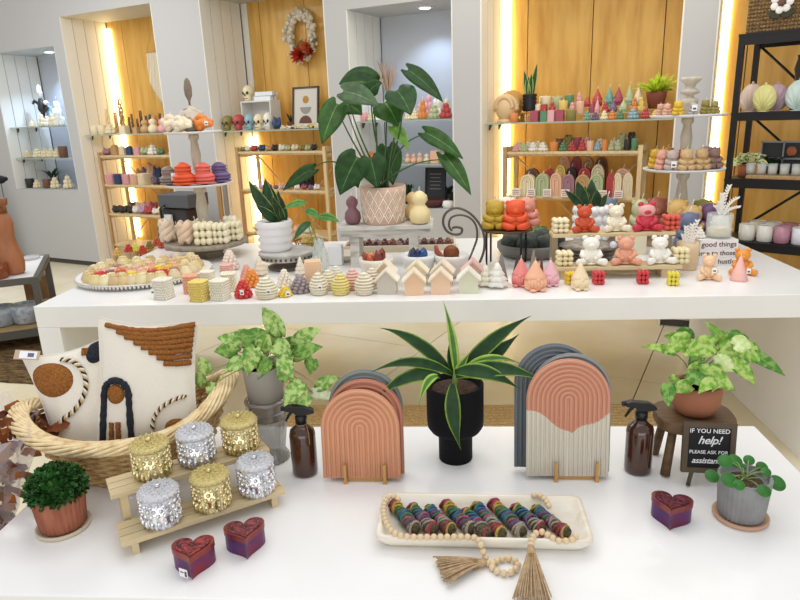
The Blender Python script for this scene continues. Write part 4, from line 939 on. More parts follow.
# ---- white knitted cubes, pears, hives along the table front (base pixel, height, width factor)
front_row = [
 (162, 300, 20, 'knit', 'f1ebdc', 1, 'white knitted cube candle with a tag before the oval platter', 1),
 (190, 294, 18, 'knit', 'efb495', 1, 'peach knitted cube candle with a tag behind the yellow one', 1),
 (198, 302, 20, 'knit', 'efd97c', 1, 'yellow knitted cube candle at the front edge of the table', 0),
 (207, 287, 15, 'knit', 'f2ecd8', 1, 'ivory knitted cube candle second row back beside the platter', 0),
 (219, 301, 20, 'knit', 'f3eedb', 1, 'cream knitted cube candle at the front edge beside the yellow one', 0),
 (228, 292, 18, 'knit', 'f0ead0', 1, 'off-white knitted cube candle behind the red pinecone candle', 0),
 (226, 279, 14, 'knit', 'eec0b4', 1, 'pale pink knitted cube candle in the second row', 0),
 (229, 271, 19, 'pine', 'efdccc', 1, 'pale shell pink pinecone candle behind the pink knitted cube', 0),
 (242, 299, 17, 'pine', 'cf3b38', 1.15, 'bright red pinecone candle at the front edge of the table', 1),
 (251, 288, 17, 'pine', 'e8923c', 1.1, 'orange pinecone candle behind the red one', 0),
 (246, 281, 15, 'pine', 'e9a696', 1, 'salmon pink pinecone candle behind the orange one', 0),
 (259, 277, 20, 'tree', 'f0e4cc', 1, 'cream tree candle behind the orange pinecone candle', 0),
 (265, 300, 21, 'hive', 'f0e8cc', 1.25, 'large cream pinecone-like hive candle right of the red candle', 1),
 (284, 297.5, 10, 'pine', 'eacb4e', 1.6, 'low yellow pinecone candle with a round silver sticker', 1),
 (284, 288, 17, 'pine', 'efe6d4', 1, 'cream pinecone candle behind the low yellow one', 0),
 (299, 294, 17, 'pine', '9c8f92', 1.35, 'grey-mauve pinecone candle at the table front', 0),
 (318, 296, 22, 'hive', 'efe4cc', 1, 'cream hive candle with a dark tag at the table front', 1),
 (328, 291, 20, 'hive', 'efe8cc', 1, 'pale ivory hive candle behind the yellow hive candle', 0),
 (340, 296, 21, 'hive', 'efdc88', 1.05, 'yellow hive candle at the front edge of the table', 0),
 (336, 284, 17, 'hive', 'eef0d8', 1, 'pale green-white hive candle in the second row', 0),
 (352, 291, 21, 'hive', 'efc0b4', 1.05, 'pink hive candle behind the yellow hive candle', 0),
 (364, 296, 22, 'hive', 'f0e4ca', 1.1, 'cream hive candle beside the first house candle', 0),
 (372, 289, 20, 'hive', 'ecdfc8', 1, 'beige hive candle tucked behind the first house candle', 0),
 (313, 288, 26, 'square', 'efc9a4', .68, 'tall peach square pillar candle behind the hive candles', 0),
 (300, 276, 18, 'tree', 'f2e8d2', 1, 'cream tree candle behind the grey pinecone candle', 0),
 (486, 288, 22, 'tree', 'ece6d4', 1.05, 'ivory tree candle standing behind the white tree candle', 0),
 (498, 289+.5, 25, 'tree', 'f4f1e8', 1.25, 'white tree candle at the front edge with grey tag', 0),
 (521.5, 287, 27, 'gnome', 'e58a84', 1.1, 'pink and orange gnome candle, leftmost of the three gnomes', 0),
 (536, 291.5, 29, 'gnome', 'efb592', 1.2, 'peach gnome candle at the front of the three gnomes', 0),
 (551, 286.5, 25, 'gnome', 'e6b3bc', 1.1, 'lilac pink gnome candle, rear right of the three gnomes', 0),
 (581, 290.5, 26, 'gnome', 'efd9b2', 1.1, 'cream gnome candle standing alone before the wooden riser', 0),
 (571, 285, 12, 'bubble', 'e6c63c', 1, 'small yellow bubble candle behind the cream gnome', 0),
 (599, 285, 13, 'bubble', 'cc3f42', 1, 'small red bubble candle nearest the cream gnome', 0),
 (643.5, 284.5, 13, 'bubble', 'c63a3e', 1, 'small red bubble candle before the white bears', 0),
 (674, 286, 13, 'bubble', 'e0cf4a', 1, 'small yellow bubble candle at the right end of the riser', 0),
 (711, 281, 26, 'bear', 'efc8a0', 1.0, 'peach seated bear candle in front of the stacked books', 1),
 (745, 275.5, 26, 'bear', 'e8953a', 1.15, 'orange seated bear candle behind the pink cone candle', 0),
 (741, 281.5, 24, 'cone', 'efb9ae', 1.0, 'pale pink cone candle with a sticker by the orange bear', 1),
]
SEEN = {}
for px, py, h, kind, c, wf, lab, tg in front_row:
    P = T(px, py); k = mpp(P); hh = h*k*1.02; wf *= {'knit': .86, 'bubble': .82, 'gnome': .84, 'tree': .82, 'pine': .92, 'hive': .98}.get(kind, 1)
    z0 = 0
    wk = kind not in ('bear', 'dome', 'house')
    rz = {'bear': -.25, 'cone': .2}.get(kind, rnd.uniform(-.25, .25))
    # the front rim of the base touches the pixel, so the middle of the candle stands half its width behind it
    P = P+Vector((0, .5*hh*wf*SHAPES[kind][1]*.75, 0))
    o = candle(kind, c, P, hh, lab, None, rz=rz, wick=wk, wide=wf, tagged=((.022, -.03 if px == 162 else .02, hh*.45) if tg else None))
# ---- house candles
for px, py, c, r_, lab in ((409+8, 287, 'eadfc0', 'efe6c8', 'pale yellow house candle behind the peach one'), (385, 287, 'e2c7a4', 'f0e4cc', 'beige house candle behind the grey one'), (443, 287, 'e4cdb0', 'efe4cc', 'tan house candle behind the second peach one'), (473, 286, 'dfb0a8', 'e9c0b8', 'pink roofed house candle behind the pale green one'),
                         (387, 295, 'cdc4b6', 'efe8d6', 'grey house candle with cream roof at the front edge'), (414, 296, 'efc8a4', 'f2e4cc', 'peach house candle at the front, left of the other peach house'), (441, 295, 'eecbab', 'f2e2cc', 'pale peach house candle at the front, left of the green house'), (469, 294, 'dcdcc0', 'f2efe0', 'pale green house candle with white roof at the front edge')):
    P = T(px, py); k = mpp(P); h = 26*k; P = P+Vector((0, .35*h, 0)); t = thing('house_candle', lab, 'candle', P, rnd.uniform(-.12, .12), 'house candles at the table front')
    use('house_body', shared('house', c_house), wax(c), t, (0, 0, 0), (h*1.02, h, h)); use('roof', shared('roof', c_roof), wax(r_), t, (0, 0, 0), (h*1.02, h, h))
    MB().box((0, -h*.301, h*.28), (h*.36, .0012, h*.4)).build('recessed_panel', wax(c), t)
for i, (px, py, c, lab) in enumerate(((502, 284, '8f8a84', 'tall grey triangular paper tag behind the white tree candle'), (516, 278, '4b4542', 'dark paper tag leaning behind the pink gnome'), (532, 277, '9a9080', 'tan paper tag leaning between the gnomes'), (542, 277, '7a3b34', 'dark red tag behind the lilac gnome'))):
    P = T(px, py)+Vector((0, .03, 0)); k = mpp(P); h = (28, 22, 26, 20)[i]*k; w_ = (14, 7, 8, 5)[i]*k
    o = MB().prism([(-w_/2, 0), (w_/2, 0), (w_*(.1 if i != 0 else .08)+(.25*w_ if i in (1, 2) else 0), h), (-w_*.08+(.25*w_ if i in (1, 2) else 0), h)], -.003, .003).build('paper_tag_card', M(c, .8), None, P); tag(o, lab, 'tag', 'large paper tags by the gnomes')

# ---- snake plant in ribbed white pot on a small cake stand
PS = T(284, 272)+Vector((0, .12, 0)); k = mpp(PS)
zp = atY(284, 250, PS.y).z
t = thing('cake_stand', 'small grey metal cake stand with a pierced band under the snake plant', 'stand', PS); H = zp-ZM
MB().lathe([(.12, 0), (.125, .012), (.09, .02), (.07, .035), (.07, H-.05)], 30).build('foot', M('6f675c', .6), t)
MB().lathe([(.15, H-.05), (.165, H-.045), (.17, H-.012), (.175, H-.006), (.16, H)], 36).build('plate', M('c9c6be', .5, var=.25, scale=14), t)
mb = MB()
for i in range(36): a = 2*PI*i/36; mb.box((.172*math.cos(a), .172*math.sin(a), H-.03), (.01, .012, .014), rz=a)
mb.build('pierced_band', M('5c564c', .6), t)
t = thing('snake_plant', 'snake plant in a white ribbed pot on the grey cake stand', 'plant', (atY(275, 235, PS.y).x, PS.y, zp)); ph = atY(284, 220, PS.y).z-zp; pr_ = 17.5*k
pr = [(pr_*.80, 0)]
for q in range(4): pr += [(pr_*(.83+.04*q), ph*(.05+q*.24)), (pr_*(.96+.03*q), ph*(.14+q*.24)), (pr_*(.84+.04*q), ph*(.25+q*.24))]
MB().lathe(pr+[(pr_*.97, ph), (pr_*.88, ph), (pr_*.86, ph-.02)], 36).build('ribbed_pot', M('eeedee', .35), t); MB().lathe([(pr_*.86, ph-.022), (pr_*.85, ph-.02)], 24).build('soil', SOIL, t)
SN = leaf_mat('2b4a2c', 'a9b45a', .42, var=.45)
def pleaf(t, base, tip, wpx, Yb, dY, mat_, prof, nrm=(0, -1, .25), bow=0, fold=.18, name='leaf', lobes=0, n=9, wave=0, org=None, bz=0):
    """A leaf from one pixel to another at a given distance, bowed sideways or forward."""
    a = atY(base[0], base[1], Yb); b = atY(tip[0], tip[1], Yb+dY); mid = (a+b)/2+Vector((bow, 0, bz)); mid2 = mid*2-(a+b)/2
    pts = [p-t.location for p in bez(a, mid2, b, n)]; k = mpp((a+b)/2)
    return MB().leaf(pts, wpx*k/2, nrm, prof, fold, lobes, wave=wave).build(name, mat_, t, solid=.0009)
LAN = (.55, .9, 1, .95, .75, .45, .04)
for b, tp, w_, dy, bow in (((276, 220), (249, 181), 13, -.02, -.01), ((272, 221), (265, 178), 14, 0, 0), ((279, 221), (270, 195), 9, .05, 0), ((283, 220), (272, 196), 9, -.04, 0), ((281, 220), (278, 190), 8, .05, 0), ((285, 220), (281, 197), 9, -.03, 0), ((276, 221), (256, 205), 10, -.05, 0), ((280, 221), (268, 182), 8, .04, .01)):
    pleaf(t, b, tp, w_, PS.y, dy, SN, LAN, bow=bow)
# ---- plant cutting in a glass vase beside it
PG = T(319, 275)+Vector((0, .06, 0)); t = thing('cutting_in_vase', 'green leafy plant cutting in a clear glass vase beside the snake plant', 'plant', PG)
MB().lathe([(.035, 0), (.045, .004), (.045, .13), (.028, .17), (.032, .2), (.029, .2), (.025, .17), (.041, .128), (.041, .008)], 20).build('glass_vase', M('e4ece8', .05, alpha=.3, spec=.8), t)
Y = PG.y
def pst(t, pts, Y, r, mat_, name='stem'):
    P = [atY(x, y, Y+(d or 0))-t.location for x, y, d in pts]
    if len(P) == 3: P = bez(P[0], P[1]*2-(P[0]+P[2])/2, P[2], 8)
    return MB().tube(P, r, 6).build(name, mat_, t)
STM = M('8a9a5a', .5); STD = M('39582e', .5)
pst(t, [(320, 262, 0), (311, 235, 0), (306, 209, 0)], Y, .004, STM); pst(t, [(322, 262, 0), (317, 240, 0), (309, 222, 0)], Y, .004, STM); pst(t, [(306, 212, 0), (301, 203, 0), (300, 199, 0)], Y, .003, STM); pst(t, [(318, 245, 0), (314, 225, 0), (320, 217, 0)], Y, .003, STM)
GL = leaf_mat('3f7a34', '6aa03c', .3, midrib='b5cc6a'); GD = leaf_mat('2c5a34', '3f7440', .35, midrib='7aa05a'); BROAD = (.35, .8, 1, 1, .9, .7, .4, .05)
for b, tp, w_, dy in (((306, 203), (284, 209), 9, -.05), ((310, 222), (294, 240), 9, -.08), ((306, 211), (320, 219), 9, -.05), ((319, 217), (339, 222), 10, -.05)):
    pleaf(t, b, tp, w_, Y, dy, GL if b[0] != 310 else GD, BROAD, nrm=(0, -.7, .7), bz=.01)

# ---- white-washed bench with the monstera
YB = 3.72
def bx(px, py, Y): return atY(px, py, Y)
zb = bx(385, 226, YB).z; xl = bx(336, 226, YB).x; xr = bx(433, 226, YB).x
WW = M('cfcbc3', .75, h2='9a948a', scale=9, stretch=(.8, 3, 3), lo=.25, hi=.5)
t = thing('wooden_bench', 'white-washed wooden bench riser under the monstera pot', 'riser', ((xl+xr)/2, YB, ZM)); bw, bd, bh = xr-xl, .27, zb-ZM
mb = MB()
for i in range(3): mb.box((0, .045+.09*i, bh-.012), (bw, .086, .024))
mb.build('top_boards', WW, t, bev=.002); MB().box((0, .03, bh-.045), (bw*.93, .018, .042)).box((0, bd-.03, bh-.045), (bw*.93, .018, .042)).build('apron', WW, t)
for sx in (-1, 1):
    for y in (.05, bd-.05): MB().box((sx*bw*.31+(-.01), y, (bh-.024)/2), (.055, .04, bh-.024)).build('leg', WW, t)
PM = Vector((bx(384, 222, YB+.13).x, YB+.13, zb)); k = mpp(PM); ph = (bx(384, 187, YB+.05).z-zb); pr_ = 23*k
t = thing('monstera_plant', 'large monstera in a blush pot with a diamond pattern on the bench', 'plant', PM)
POT = M('cfb19a', .75); 
MB().lathe([(pr_*.84, 0), (pr_*.88, .006), (pr_*.93, ph*.3), (pr_*.985, ph*.8), (pr_, ph), (pr_*.93, ph), (pr_*.92, ph-.02)], 40).build('pot', POT, t)
mb = MB(); nn = 15
for i in range(nn):
    for sgn in (-1, 1):
        for kk in range(4):
            z0 = ph*(.06+.22*kk); z1_ = z0+ph*.22; seg = []
            for q in range(4):
                f = q/3; z = z0+(z1_-z0)*f; sg = sgn if kk % 2 == 0 else -sgn; off = (.5*f if kk % 2 == 0 else .5*(1-f))*sgn
                a = 2*PI*(i+off)/nn; R = pr_*(.885+.10*(z/ph))*1.008; seg.append((R*math.cos(a), R*math.sin(a), z))
            mb.tube(seg, .0028, 4)
for i in range(nn):
    for mlev in range(1, 4):
        zc = ph*(.06+.22*mlev); ac = 2*PI*(i+(0 if mlev % 2 else .5))/nn; pts = []
        for q in range(5):
            dz = (0, 1, 0, -1, 0)[q]*ph*.115; da = (1, 0, -1, 0, 1)[q]*PI/nn*.5; z = zc+dz; R = pr_*(.885+.10*(z/ph))*1.008; pts.append((R*math.cos(ac+da), R*math.sin(ac+da), z))
        mb.tube(pts, .0022, 4)
mb.build('diamond_relief', M('fbf2e6', .7), t)
MB().lathe([(pr_*.92, ph-.022), (pr_*.9, ph-.02)], 24).build('soil', SOIL, t)
MD = leaf_mat('1f4412', '285418', .4, var=.35, midrib='55803a'); MG = leaf_mat('48623e', '506a44', .4, var=.3, midrib='7a9868'); ML = leaf_mat('2f581a', '3a6620', .4, var=.3, midrib='7a9a48')
HEART = (.62, .98, 1.08, 1.05, .95, .78, .56, .3, .03)
YM = PM.y
monst = [((372, 84), (339, 84), 30, MD, .10, -.06, 1.0), ((346, 92), (379, 106), 22, MG, -.05, -.08, 1), ((369, 92), (382, 83), 15, MD, .04, .0, 1), ((345, 104), (362, 115), 22, ML, .06, -.03, 1), ((336, 107), (322, 144), 24, ML, -.02, -.10, 1),
         ((398, 92), (411, 115), 30, MD, -.04, -.12, 1), ((386, 104), (398, 126), 32, ML, .03, -.04, 1), ((411, 72), (443, 102), 17, MD, .02, -.05, 1), ((428, 134), (463, 159), 17, ML, .0, -.06, 1), ((446, 157), (471, 195), 17, ML, -.02, -.10, 1),
         ((356, 160), (340, 195), 31, MD, -.14, -.06, 1), ((371, 160), (377, 188), 27, MD, -.13, -.04, 1), ((394, 128), (409, 150), 13, leaf_mat('6c9a3c', '86b04a', .35, midrib='b5cc6a'), .0, -.02, 1), ((311, 170), (283, 191), 13, MD, -.03, -.05, 1), ((388, 150), (393, 185), 24, ML, .08, -.02, 1), ((352, 172), (358, 188), 16, MD, .02, 0, 1)]
for b, tp, w_, mm, y0, dy, _ in monst:
    pleaf(t, b, tp, w_, YM+y0, dy, mm, HEART, nrm=(.15, -.95, .35), fold=.12, lobes=.22, n=12, wave=.03, bz=.012)
pc = (385, 186)
for x, y, mx_, my_, d in ((372, 85, 374, 130, .1), (347, 93, 362, 140, -.05), (369, 92, 376, 130, .04), (345, 104, 362, 150, .06), (398, 92, 400, 130, -.04), (386, 104, 386, 140, .03), (413, 88, 396, 130, .02), (428, 134, 400, 150, 0), (446, 160, 410, 166, -.02), (356, 160, 364, 175, -.14), (371, 160, 378, 172, -.13), (394, 130, 392, 155, 0), (311, 170, 340, 163, -.03), (337, 107, 352, 140, -.02), (388, 150, 387, 165, .08)):
    a = Vector((rnd.uniform(-.04, .04), rnd.uniform(-.05, .05), ph-.02)); b = atY(x, y, YM+d)-t.location; c = atY(mx_, my_, YM+d*.6)-t.location
    MB().tube(bez(a, c*2-(a+b)/2, b, 10), [.007-.0004*i for i in range(11)], 6).build('stem', STD, t)
for i, (x, y, x2, y2) in enumerate(((352, 84, 362, 77), (368, 86, 370, 79), (424, 89, 430, 97))):
    pass
# gourds and the mauve figure on the bench
def onb(px, dy, z): return Vector((atY(px, 222, YB+dy).x, YB+dy, z))
candle('gourd', '8a6068', onb(353, .10, zb), 28*k, 'mauve curvy gourd candle left of the monstera pot', None, wick=True, wide=.72)
candle('gourd', 'ecd9a4', onb(420, .05, zb), 32*k, 'pale yellow gourd candle at the right end of the bench, front one', 'gourd candles on the bench', wick=True, wide=.82)
candle('gourd', 'e0c48c', onb(413, .21, zb), 28*k, 'deeper yellow gourd candle between the pot and pale gourd', 'gourd candles on the bench', wick=True, wide=.8)
# trays of tumbled candles under the bench and bowls of crystals
PT_ = T(395, 258)+Vector((0, .1, 0))
zt2 = atY(400, 245, 4.2).z
x0, x1 = atY(343, 248, 4.2).x, atY(456, 248, 4.2).x
t = thing('wooden_tray', 'long cream wooden tray of dark dried flowers under the bench', 'tray', ((x0+x1)/2, 4.2, zt2-.05)); L = x1-x0
MB().box((0, .1, .008), (L, .24, .016)).box((0, -.012, .025), (L, .014, .05)).box((0, .212, .025), (L, .014, .05)).box((-L/2+.007, .1, .025), (.014, .21, .05)).box((L/2-.007, .1, .025), (.014, .21, .05)).build('tray_body', M('d9ccb4', .6), t, bev=.003)
t = thing('crate_riser', 'low grey slatted wooden crate carrying the long cream tray', 'crate', ((x0+x1)/2, 4.3, ZM)); hh = zt2-.05-ZM
mb = MB(); mb.box((0, 0, hh-.01), (L*.97, .24, .02)); mb.box((0, -.11, hh*.5-.005), (L*.97, .015, hh-.04)); mb.box((0, .11, hh*.5-.005), (L*.97, .015, hh-.04)); mb.box((-L*.46, 0, hh*.5-.01), (.03, .2, hh-.02)); mb.box((L*.46, 0, hh*.5-.01), (.03, .2, hh-.02)); mb.build('boards', M('a8a098', .7, var=.3, scale=8), t)
DC = ['5d3038', '7a3f3a', '3c2a30', '8a5a54', 'a08088', '6a3c3a', '46323a']
for j in range(2):
    for i in range(13):
        x = (x0+x1)/2-L/2+.05+(L-.1)*i/12; candle('cluster', DC[(i*3+j*2) % 7], (x, 4.26+.1*j, zt2-.034), .050, f'dark dried-flower candle, {ORD[i+1]} from left in the {("front", "rear")[j]} line of the cream tray', 'flower candles in the cream tray')
t = thing('oval_dish', 'cream oval dish at the left end under the bench', 'dish', T(345, 262)+Vector((0, .06, .0))); MB().lathe([(.06, 0), (.07, .004), (.11, .045), (.105, .045), (.06, .01)], 26, sx=1.1).build('dish_body', M('ddd3c0', .5), t)
for px, py, c, lab, cr in ((374, 288, 'e9e4d8', 'white bowl of orange and brown crystals behind the grey house', ['b8542c', '7a3020', 'd98a4a', '9a4a2c']), (418, 284, 'e6e8e6', 'white bowl of blue crystals behind the peach houses', ['20306a', '2a4a8a', 'd0a848', '3a3a4a']), (452, 284, 'e4e4de', 'white ribbed bowl holding a small copper snail', None)):
    P = T(px, py)+Vector((0, .17, 0)); k_ = mpp(P); r = 17*k_; h = 27*k_*.85
    t = thing('white_bowl', lab, 'bowl', P, 0, 'white bowls on the long table'); MB().lathe([(r*.45, 0), (r*.5, .005), (r*.86, h*.4), (r, h*.85), (r*1.0, h), (r*.95, h), (r*.82, h*.42), (r*.4, .02)], 32, flute=.02 if cr is None else 0, nf=16).build('bowl_body', M(c, .35), t)
    MB().lathe([(r*.85, h*.6), (r*.8, h*.7), (.01, h*.74)], 20).build('filling', M('cfc8b8', .8), t)
    if cr:
        for q in range(6):
            a = q*1.05; s = .03*(1+.3*(q % 2)); Pq = P+Vector((r*.42*math.cos(a)*(q > 0), r*.42*math.sin(a)*(q > 0), h*.72)); mb = MB(); mb.lathe([(s*.5, 0), (s*.7, s*.6), (s*.5, s*1.6), (.002, s*2.2)], 6, smooth=False)
            o = mb.build('crystal', M(cr[q % 4], .2, coat=.4), None, Pq); o.rotation_euler = (rnd.uniform(-.5, .5), rnd.uniform(-.5, .5), q)
            tag(o, f'{("rust brown" if px < 400 else "dark blue") if q % 4 != 2 else "golden"} crystal, {("centre one", "rightmost", "rear right", "rear left", "leftmost", "front")[q]} in the {"left" if px < 400 else "middle"} white bowl', 'crystal', 'crystals in the white bowls')
    else:
        t = thing('copper_snail', 'small copper snail ornament resting in the white ribbed bowl', 'ornament', P+Vector((0, 0, h*.72))); MB().ball((0, 0, .04), (.045, .03, .045), 14, 10).build('shell', M('7a4426', .35, .5), t); MB().tube([(.05, 0, .01), (-.05, 0, .015), (-.08, 0, .05), (-.085, 0, .085)], [.01, .018, .015, .01], 8).build('snail_body', M('9a4a3a', .4), t)
# wire scroll ornament
PW = T(470, 283)+Vector((0, .25, 0)); t = thing('wire_scroll', 'dark twisted wire scroll ornament curling above the white bowls', 'ornament', PW); Y = PW.y
def sc(pts): return [atY(x, y, Y)-PW for x, y in pts]
sm = []
raw = [(480, 262), (484, 250), (484, 235), (478, 222), (468, 212), (456, 208), (446, 213), (443, 222), (446, 230), (452, 234), (460, 234), (462, 229), (457, 227), (452, 228)]
raw2 = [(473, 250), (477, 238), (476, 226), (470, 218), (460, 215), (451, 218), (449, 226), (452, 231)]
def smooth(p, n=4):
    o = []
    for i in range(len(p)-1):
        p0 = p[max(i-1, 0)]; p1 = p[i]; p2 = p[i+1]; p3 = p[min(i+2, len(p)-1)]
        for j in range(n):
            t_ = j/n; o.append(tuple(.5*((2*p1[c])+(-p0[c]+p2[c])*t_+(2*p0[c]-5*p1[c]+4*p2[c]-p3[c])*t_*t_+(-p0[c]+3*p1[c]-3*p2[c]+p3[c])*t_**3) for c in range(len(p1))))
    o.append(tuple(p[-1])); return o
WIRE = M('5e5852', .4, .6)
MB().tube(sc(smooth(raw)), .0072, 6).build('scroll_wire', WIRE, t); MB().tube(sc(smooth(raw2)), .0062, 6).build('scroll_wire', WIRE, t)
MB().tube([atY(480, 262, Y)-PW, (0, 0, 0.006)], .006, 6).tube([atY(473, 250, Y)-PW, (-.02, 0, 0.01)], .006, 6).lathe([(.05, 0), (.05, .01), (.01, .02)], 20).build('base', WIRE, t)
# ---- black wire stand with the figure candles
P = T(503, 276)+Vector((0, .25, 0)); k = mpp(P); z = atY(508, 228, P.y).z; r = 25*k
P = Vector((atY(507, 228, P.y).x, P.y, ZM)); t = thing('wire_stand', 'round black wire stand carrying yellow and orange figure candles', 'stand', P); H = z-ZM
MB().lathe([(r*.97, H-.012), (r, H-.010), (r, H-.002), (r*.98, H)], 36).build('round_plate', M('54402e', .5), t)
for a in (.6, 2.2, 3.7, 5.2): MB().tube([(r*.98*math.cos(a), r*.98*math.sin(a), H-.005), (r*.98*math.cos(a), r*.98*math.sin(a), 0)], .006, 6).build('leg', M('1e1c1c', .4, .5), t)
for px, dy, h, c, cw_, lab in ((495, -.03, 29, 'b8982c', '', 'mustard yellow figure candle on the black wire stand'), (515, -.07, 30, 'e0562a', '', 'bright orange figure candle on the black wire stand'), (526, .06, 29, 'd99080', '', 'salmon pink figure candle behind the orange one'), (506, .1, 29, 'ecdccc', '', 'cream figure candle behind the yellow and orange ones')):
    x = atY(px, 228, P.y+dy).x; candle('torso', c, (x, P.y+dy, z+.0005), h*k*.98, lab, 'figure candles on the wire stand', rz=rnd.uniform(-.2, .2), wide=.8)
# grey tray with dark bowls behind
P = T(536, 262)+Vector((0, .22, .0)); k = mpp(P); t = thing('round_tray', 'grey round tray of dark green wax bowls behind the wire stand', 'tray', P); r = 34*k
MB().lathe([(r*.8, 0), (r*.9, .01), (r, .05), (r, .08), (r*.95, .08), (r*.92, .03)], 40).build('tray_body', M('77756f', .5), t)
for i, (a, q) in enumerate(((0, 0), (3.5, .62), (4.4, .62), (5.3, .62), (6.1, .62), (.9, .62), (2.2, .62))):
    o = MB().lathe([(.05, 0), (.065, .02), (.07, .07), (.05, .1), (.015, .11)], 18, flute=.06, nf=7).build('dark_succulent', M('3a463f', .6, h2='232c2a', scale=30), None, P+Vector((r*q*math.cos(a), r*q*math.sin(a), .0305)))
    tag(o, f'dark green rosette candle, {("centre", "front left", "front", "front right", "right", "rear right", "rear left")[i]} of the grey round tray', 'candle', 'rosette candles on the grey round tray')
# ---- two-step pine riser with bears
PINE = M('dcc79c', .55, var=.18, scale=5, stretch=(.6, 5, 5))
P0 = T(560, 281); YR = T(620, 279).y; k = mpp(T(620, 279))
xl = atY(556, 270, YR).x; xr = atY(682, 270, YR).x
zl = atY(620, 266.5, YR).z; zu = atY(620, 233, YR+.14).z
t = thing('stepped_riser', 'two-step pale pine riser with seated bear candles on both steps', 'riser', ((xl+xr)/2, YR, ZM)); wr = xr-xl
for z, y, w_ in ((zl, .06, wr), (zu, .20, wr*1.0)): MB().box((0, y, z-ZM-.009), (w_, .13, .018)).build('step_board', PINE, t, bev=.002)
for s in (-1, 1):
    MB().box((s*(wr*.40), .06, (zl-ZM-.018)/2), (.07, .1, zl-ZM-.018)).build('foot', PINE, t); MB().box((s*(wr*.47), .215, (zu-ZM-.018)/2), (.03, .09, zu-ZM-.018)).build('side_post', M('a8977c', .6, var=.2, scale=6), t)
MB().box((0, .11, .03), (wr*.78, .012, .05)).build('rear_rail', PINE, t)
def onr(px, up, dy=0): 
    Y = YR+(.20 if up else .06)+dy; z = (zu if up else zl); return Vector((atY(px, 233 if up else 266, Y).x, Y, z+.0006))
for px, up, kind, c, h, wf, lab in ((560, 1, 'bubble', 'ece0bc', 14, 1.1, 'cream bubble cube candle at the left end of the upper step'), (583.5, 1, 'bear', 'c8502c', 28, 1.0, 'rust orange bear candle on the upper step'), (615, 1, 'bear', 'eee4cc', 28, 1.0, 'cream bear candle on the upper step beside the orange bear'), (645, 1, 'bear', 'c8364a', 29, 1.05, 'crimson bear candle with pale pink face on the upper step'), (670, 1, 'bubble', 'd25a48', 15, 1.0, 'coral bubble cube candle at the right end of the upper step'),
                                   (564, 0, 'bubble', 'ecdfb2', 14, 1.1, 'pale yellow bubble candle at the left end of the lower step'), (590, 0, 'bear', 'f3efe2', 30, 1.05, 'white bear candle on the lower step, left one of two'), (624.5, 0, 'bear', 'e2a184', 29, 1.05, 'peach bear candle with a round sticker on the lower step'), (658, 0, 'bear', 'f2eee4', 29, 1.05, 'white bear candle on the lower step, right one of two'), (679, 0, 'bubble', 'e9dcae', 15, 1.0, 'pale yellow bubble candle at the right end of the lower step')):
    P = onr(px, up); k_ = mpp(P)
    if kind == 'bear':
        t = thing('bear_candle', lab, 'candle', P, rnd.uniform(-.12, .12), 'bear candles on the pine riser'); me = shared('bear', c_bear); s = h*k_
        use('wax_body', me, wax(c), t, (0, 0, 0), (s*wf*1.12, s*wf*.8, s)); use('wick', shared('wick', c_wick), WICK, t, (0, 0, s*.88), (s*.08, s*.08, s*.1))
        if px == 645: MB().ball((0, -.02*s, .69*s), (.25*s*wf*1.12, .225*s*.86, .225*s), 16, 12).build('pale_head', wax('e3a9a4'), t)
        if px == 624.5: MB().lathe([(.018, 0), (.018, .003)], 20, T=Matrix.Rotation(PI/2, 4, 'X')).build('round_sticker', M('d8d4e0', .5), t, (-.07, -.165*s-.01, s*.72))
    else: candle(kind, c, P, h*k_, lab, 'bubble candles on the pine riser', wick=True, wide=wf)
# ---- things behind the riser: snake plant, grey trays, big figure candles
P = T(600, 262)+Vector((0, .40, 0)); k = mpp(P); P = Vector((atY(590, 240, P.y).x, P.y, ZM))
t = thing('snake_plant', 'snake plant in a white bubbled pot behind the orange bear', 'plant', P); zt = atY(590, 205, P.y).z-ZM
mb = MB(); R = 16*k
for q in range(5):
    for i in range(12): a = 2*PI*(i+.5*(q % 2))/12; mb.ball((R*.9*math.cos(a), R*.9*math.sin(a), zt*(q+.5)/5), (R*.26, R*.26, zt/10), 8, 6)
mb.lathe([(R*.88, 0), (R*.9, zt*.95), (R*.8, zt*.98), (R*.78, zt*.93)], 24); mb.build('bubbled_pot', M('f0f0f0', .35), t)
for b, tp, w_, dy in (((581, 206), (565, 190), 8, -.05), ((584, 206), (577, 181), 13, 0), ((590, 206), (592, 179), 13, .04), ((596, 206), (597, 190), 11, -.06), ((586, 207), (585, 186), 9, .03), ((600, 207), (607, 194), 7, 0)):
    pleaf(t, b, tp, w_, P.y, dy, SN, LAN)
P = T(597, 268)+Vector((0, .20, 0)); k = mpp(P); t = thing('grey_platter', 'stacked grey scalloped platters behind the white bear', 'platter', P+Vector((0, .02, 0))); zz = atY(597, 244, P.y).z-ZM
mb = MB()
for q in range(4): mb.lathe([(.08, zz*q/4), (.13+.012*q, zz*(q+.35)/4), (.135+.014*q, zz*(q+.7)/4), (.09, zz*(q+.95)/4)], 40, flute=.02, nf=20)
mb.build('platter_stack', M('aaa296', .5, h2='6f675c', scale=22), t)
P = T(645, 262)+Vector((0, .25, 0)); o = MB().box((0, 0, .07), (.13, .09, .14)).build('cream_box', M('efe8cc', .6), None, P+Vector((-.0, .0, 0)), bev=.003); tag(o, 'cream card box between the peach and white bears', 'box')
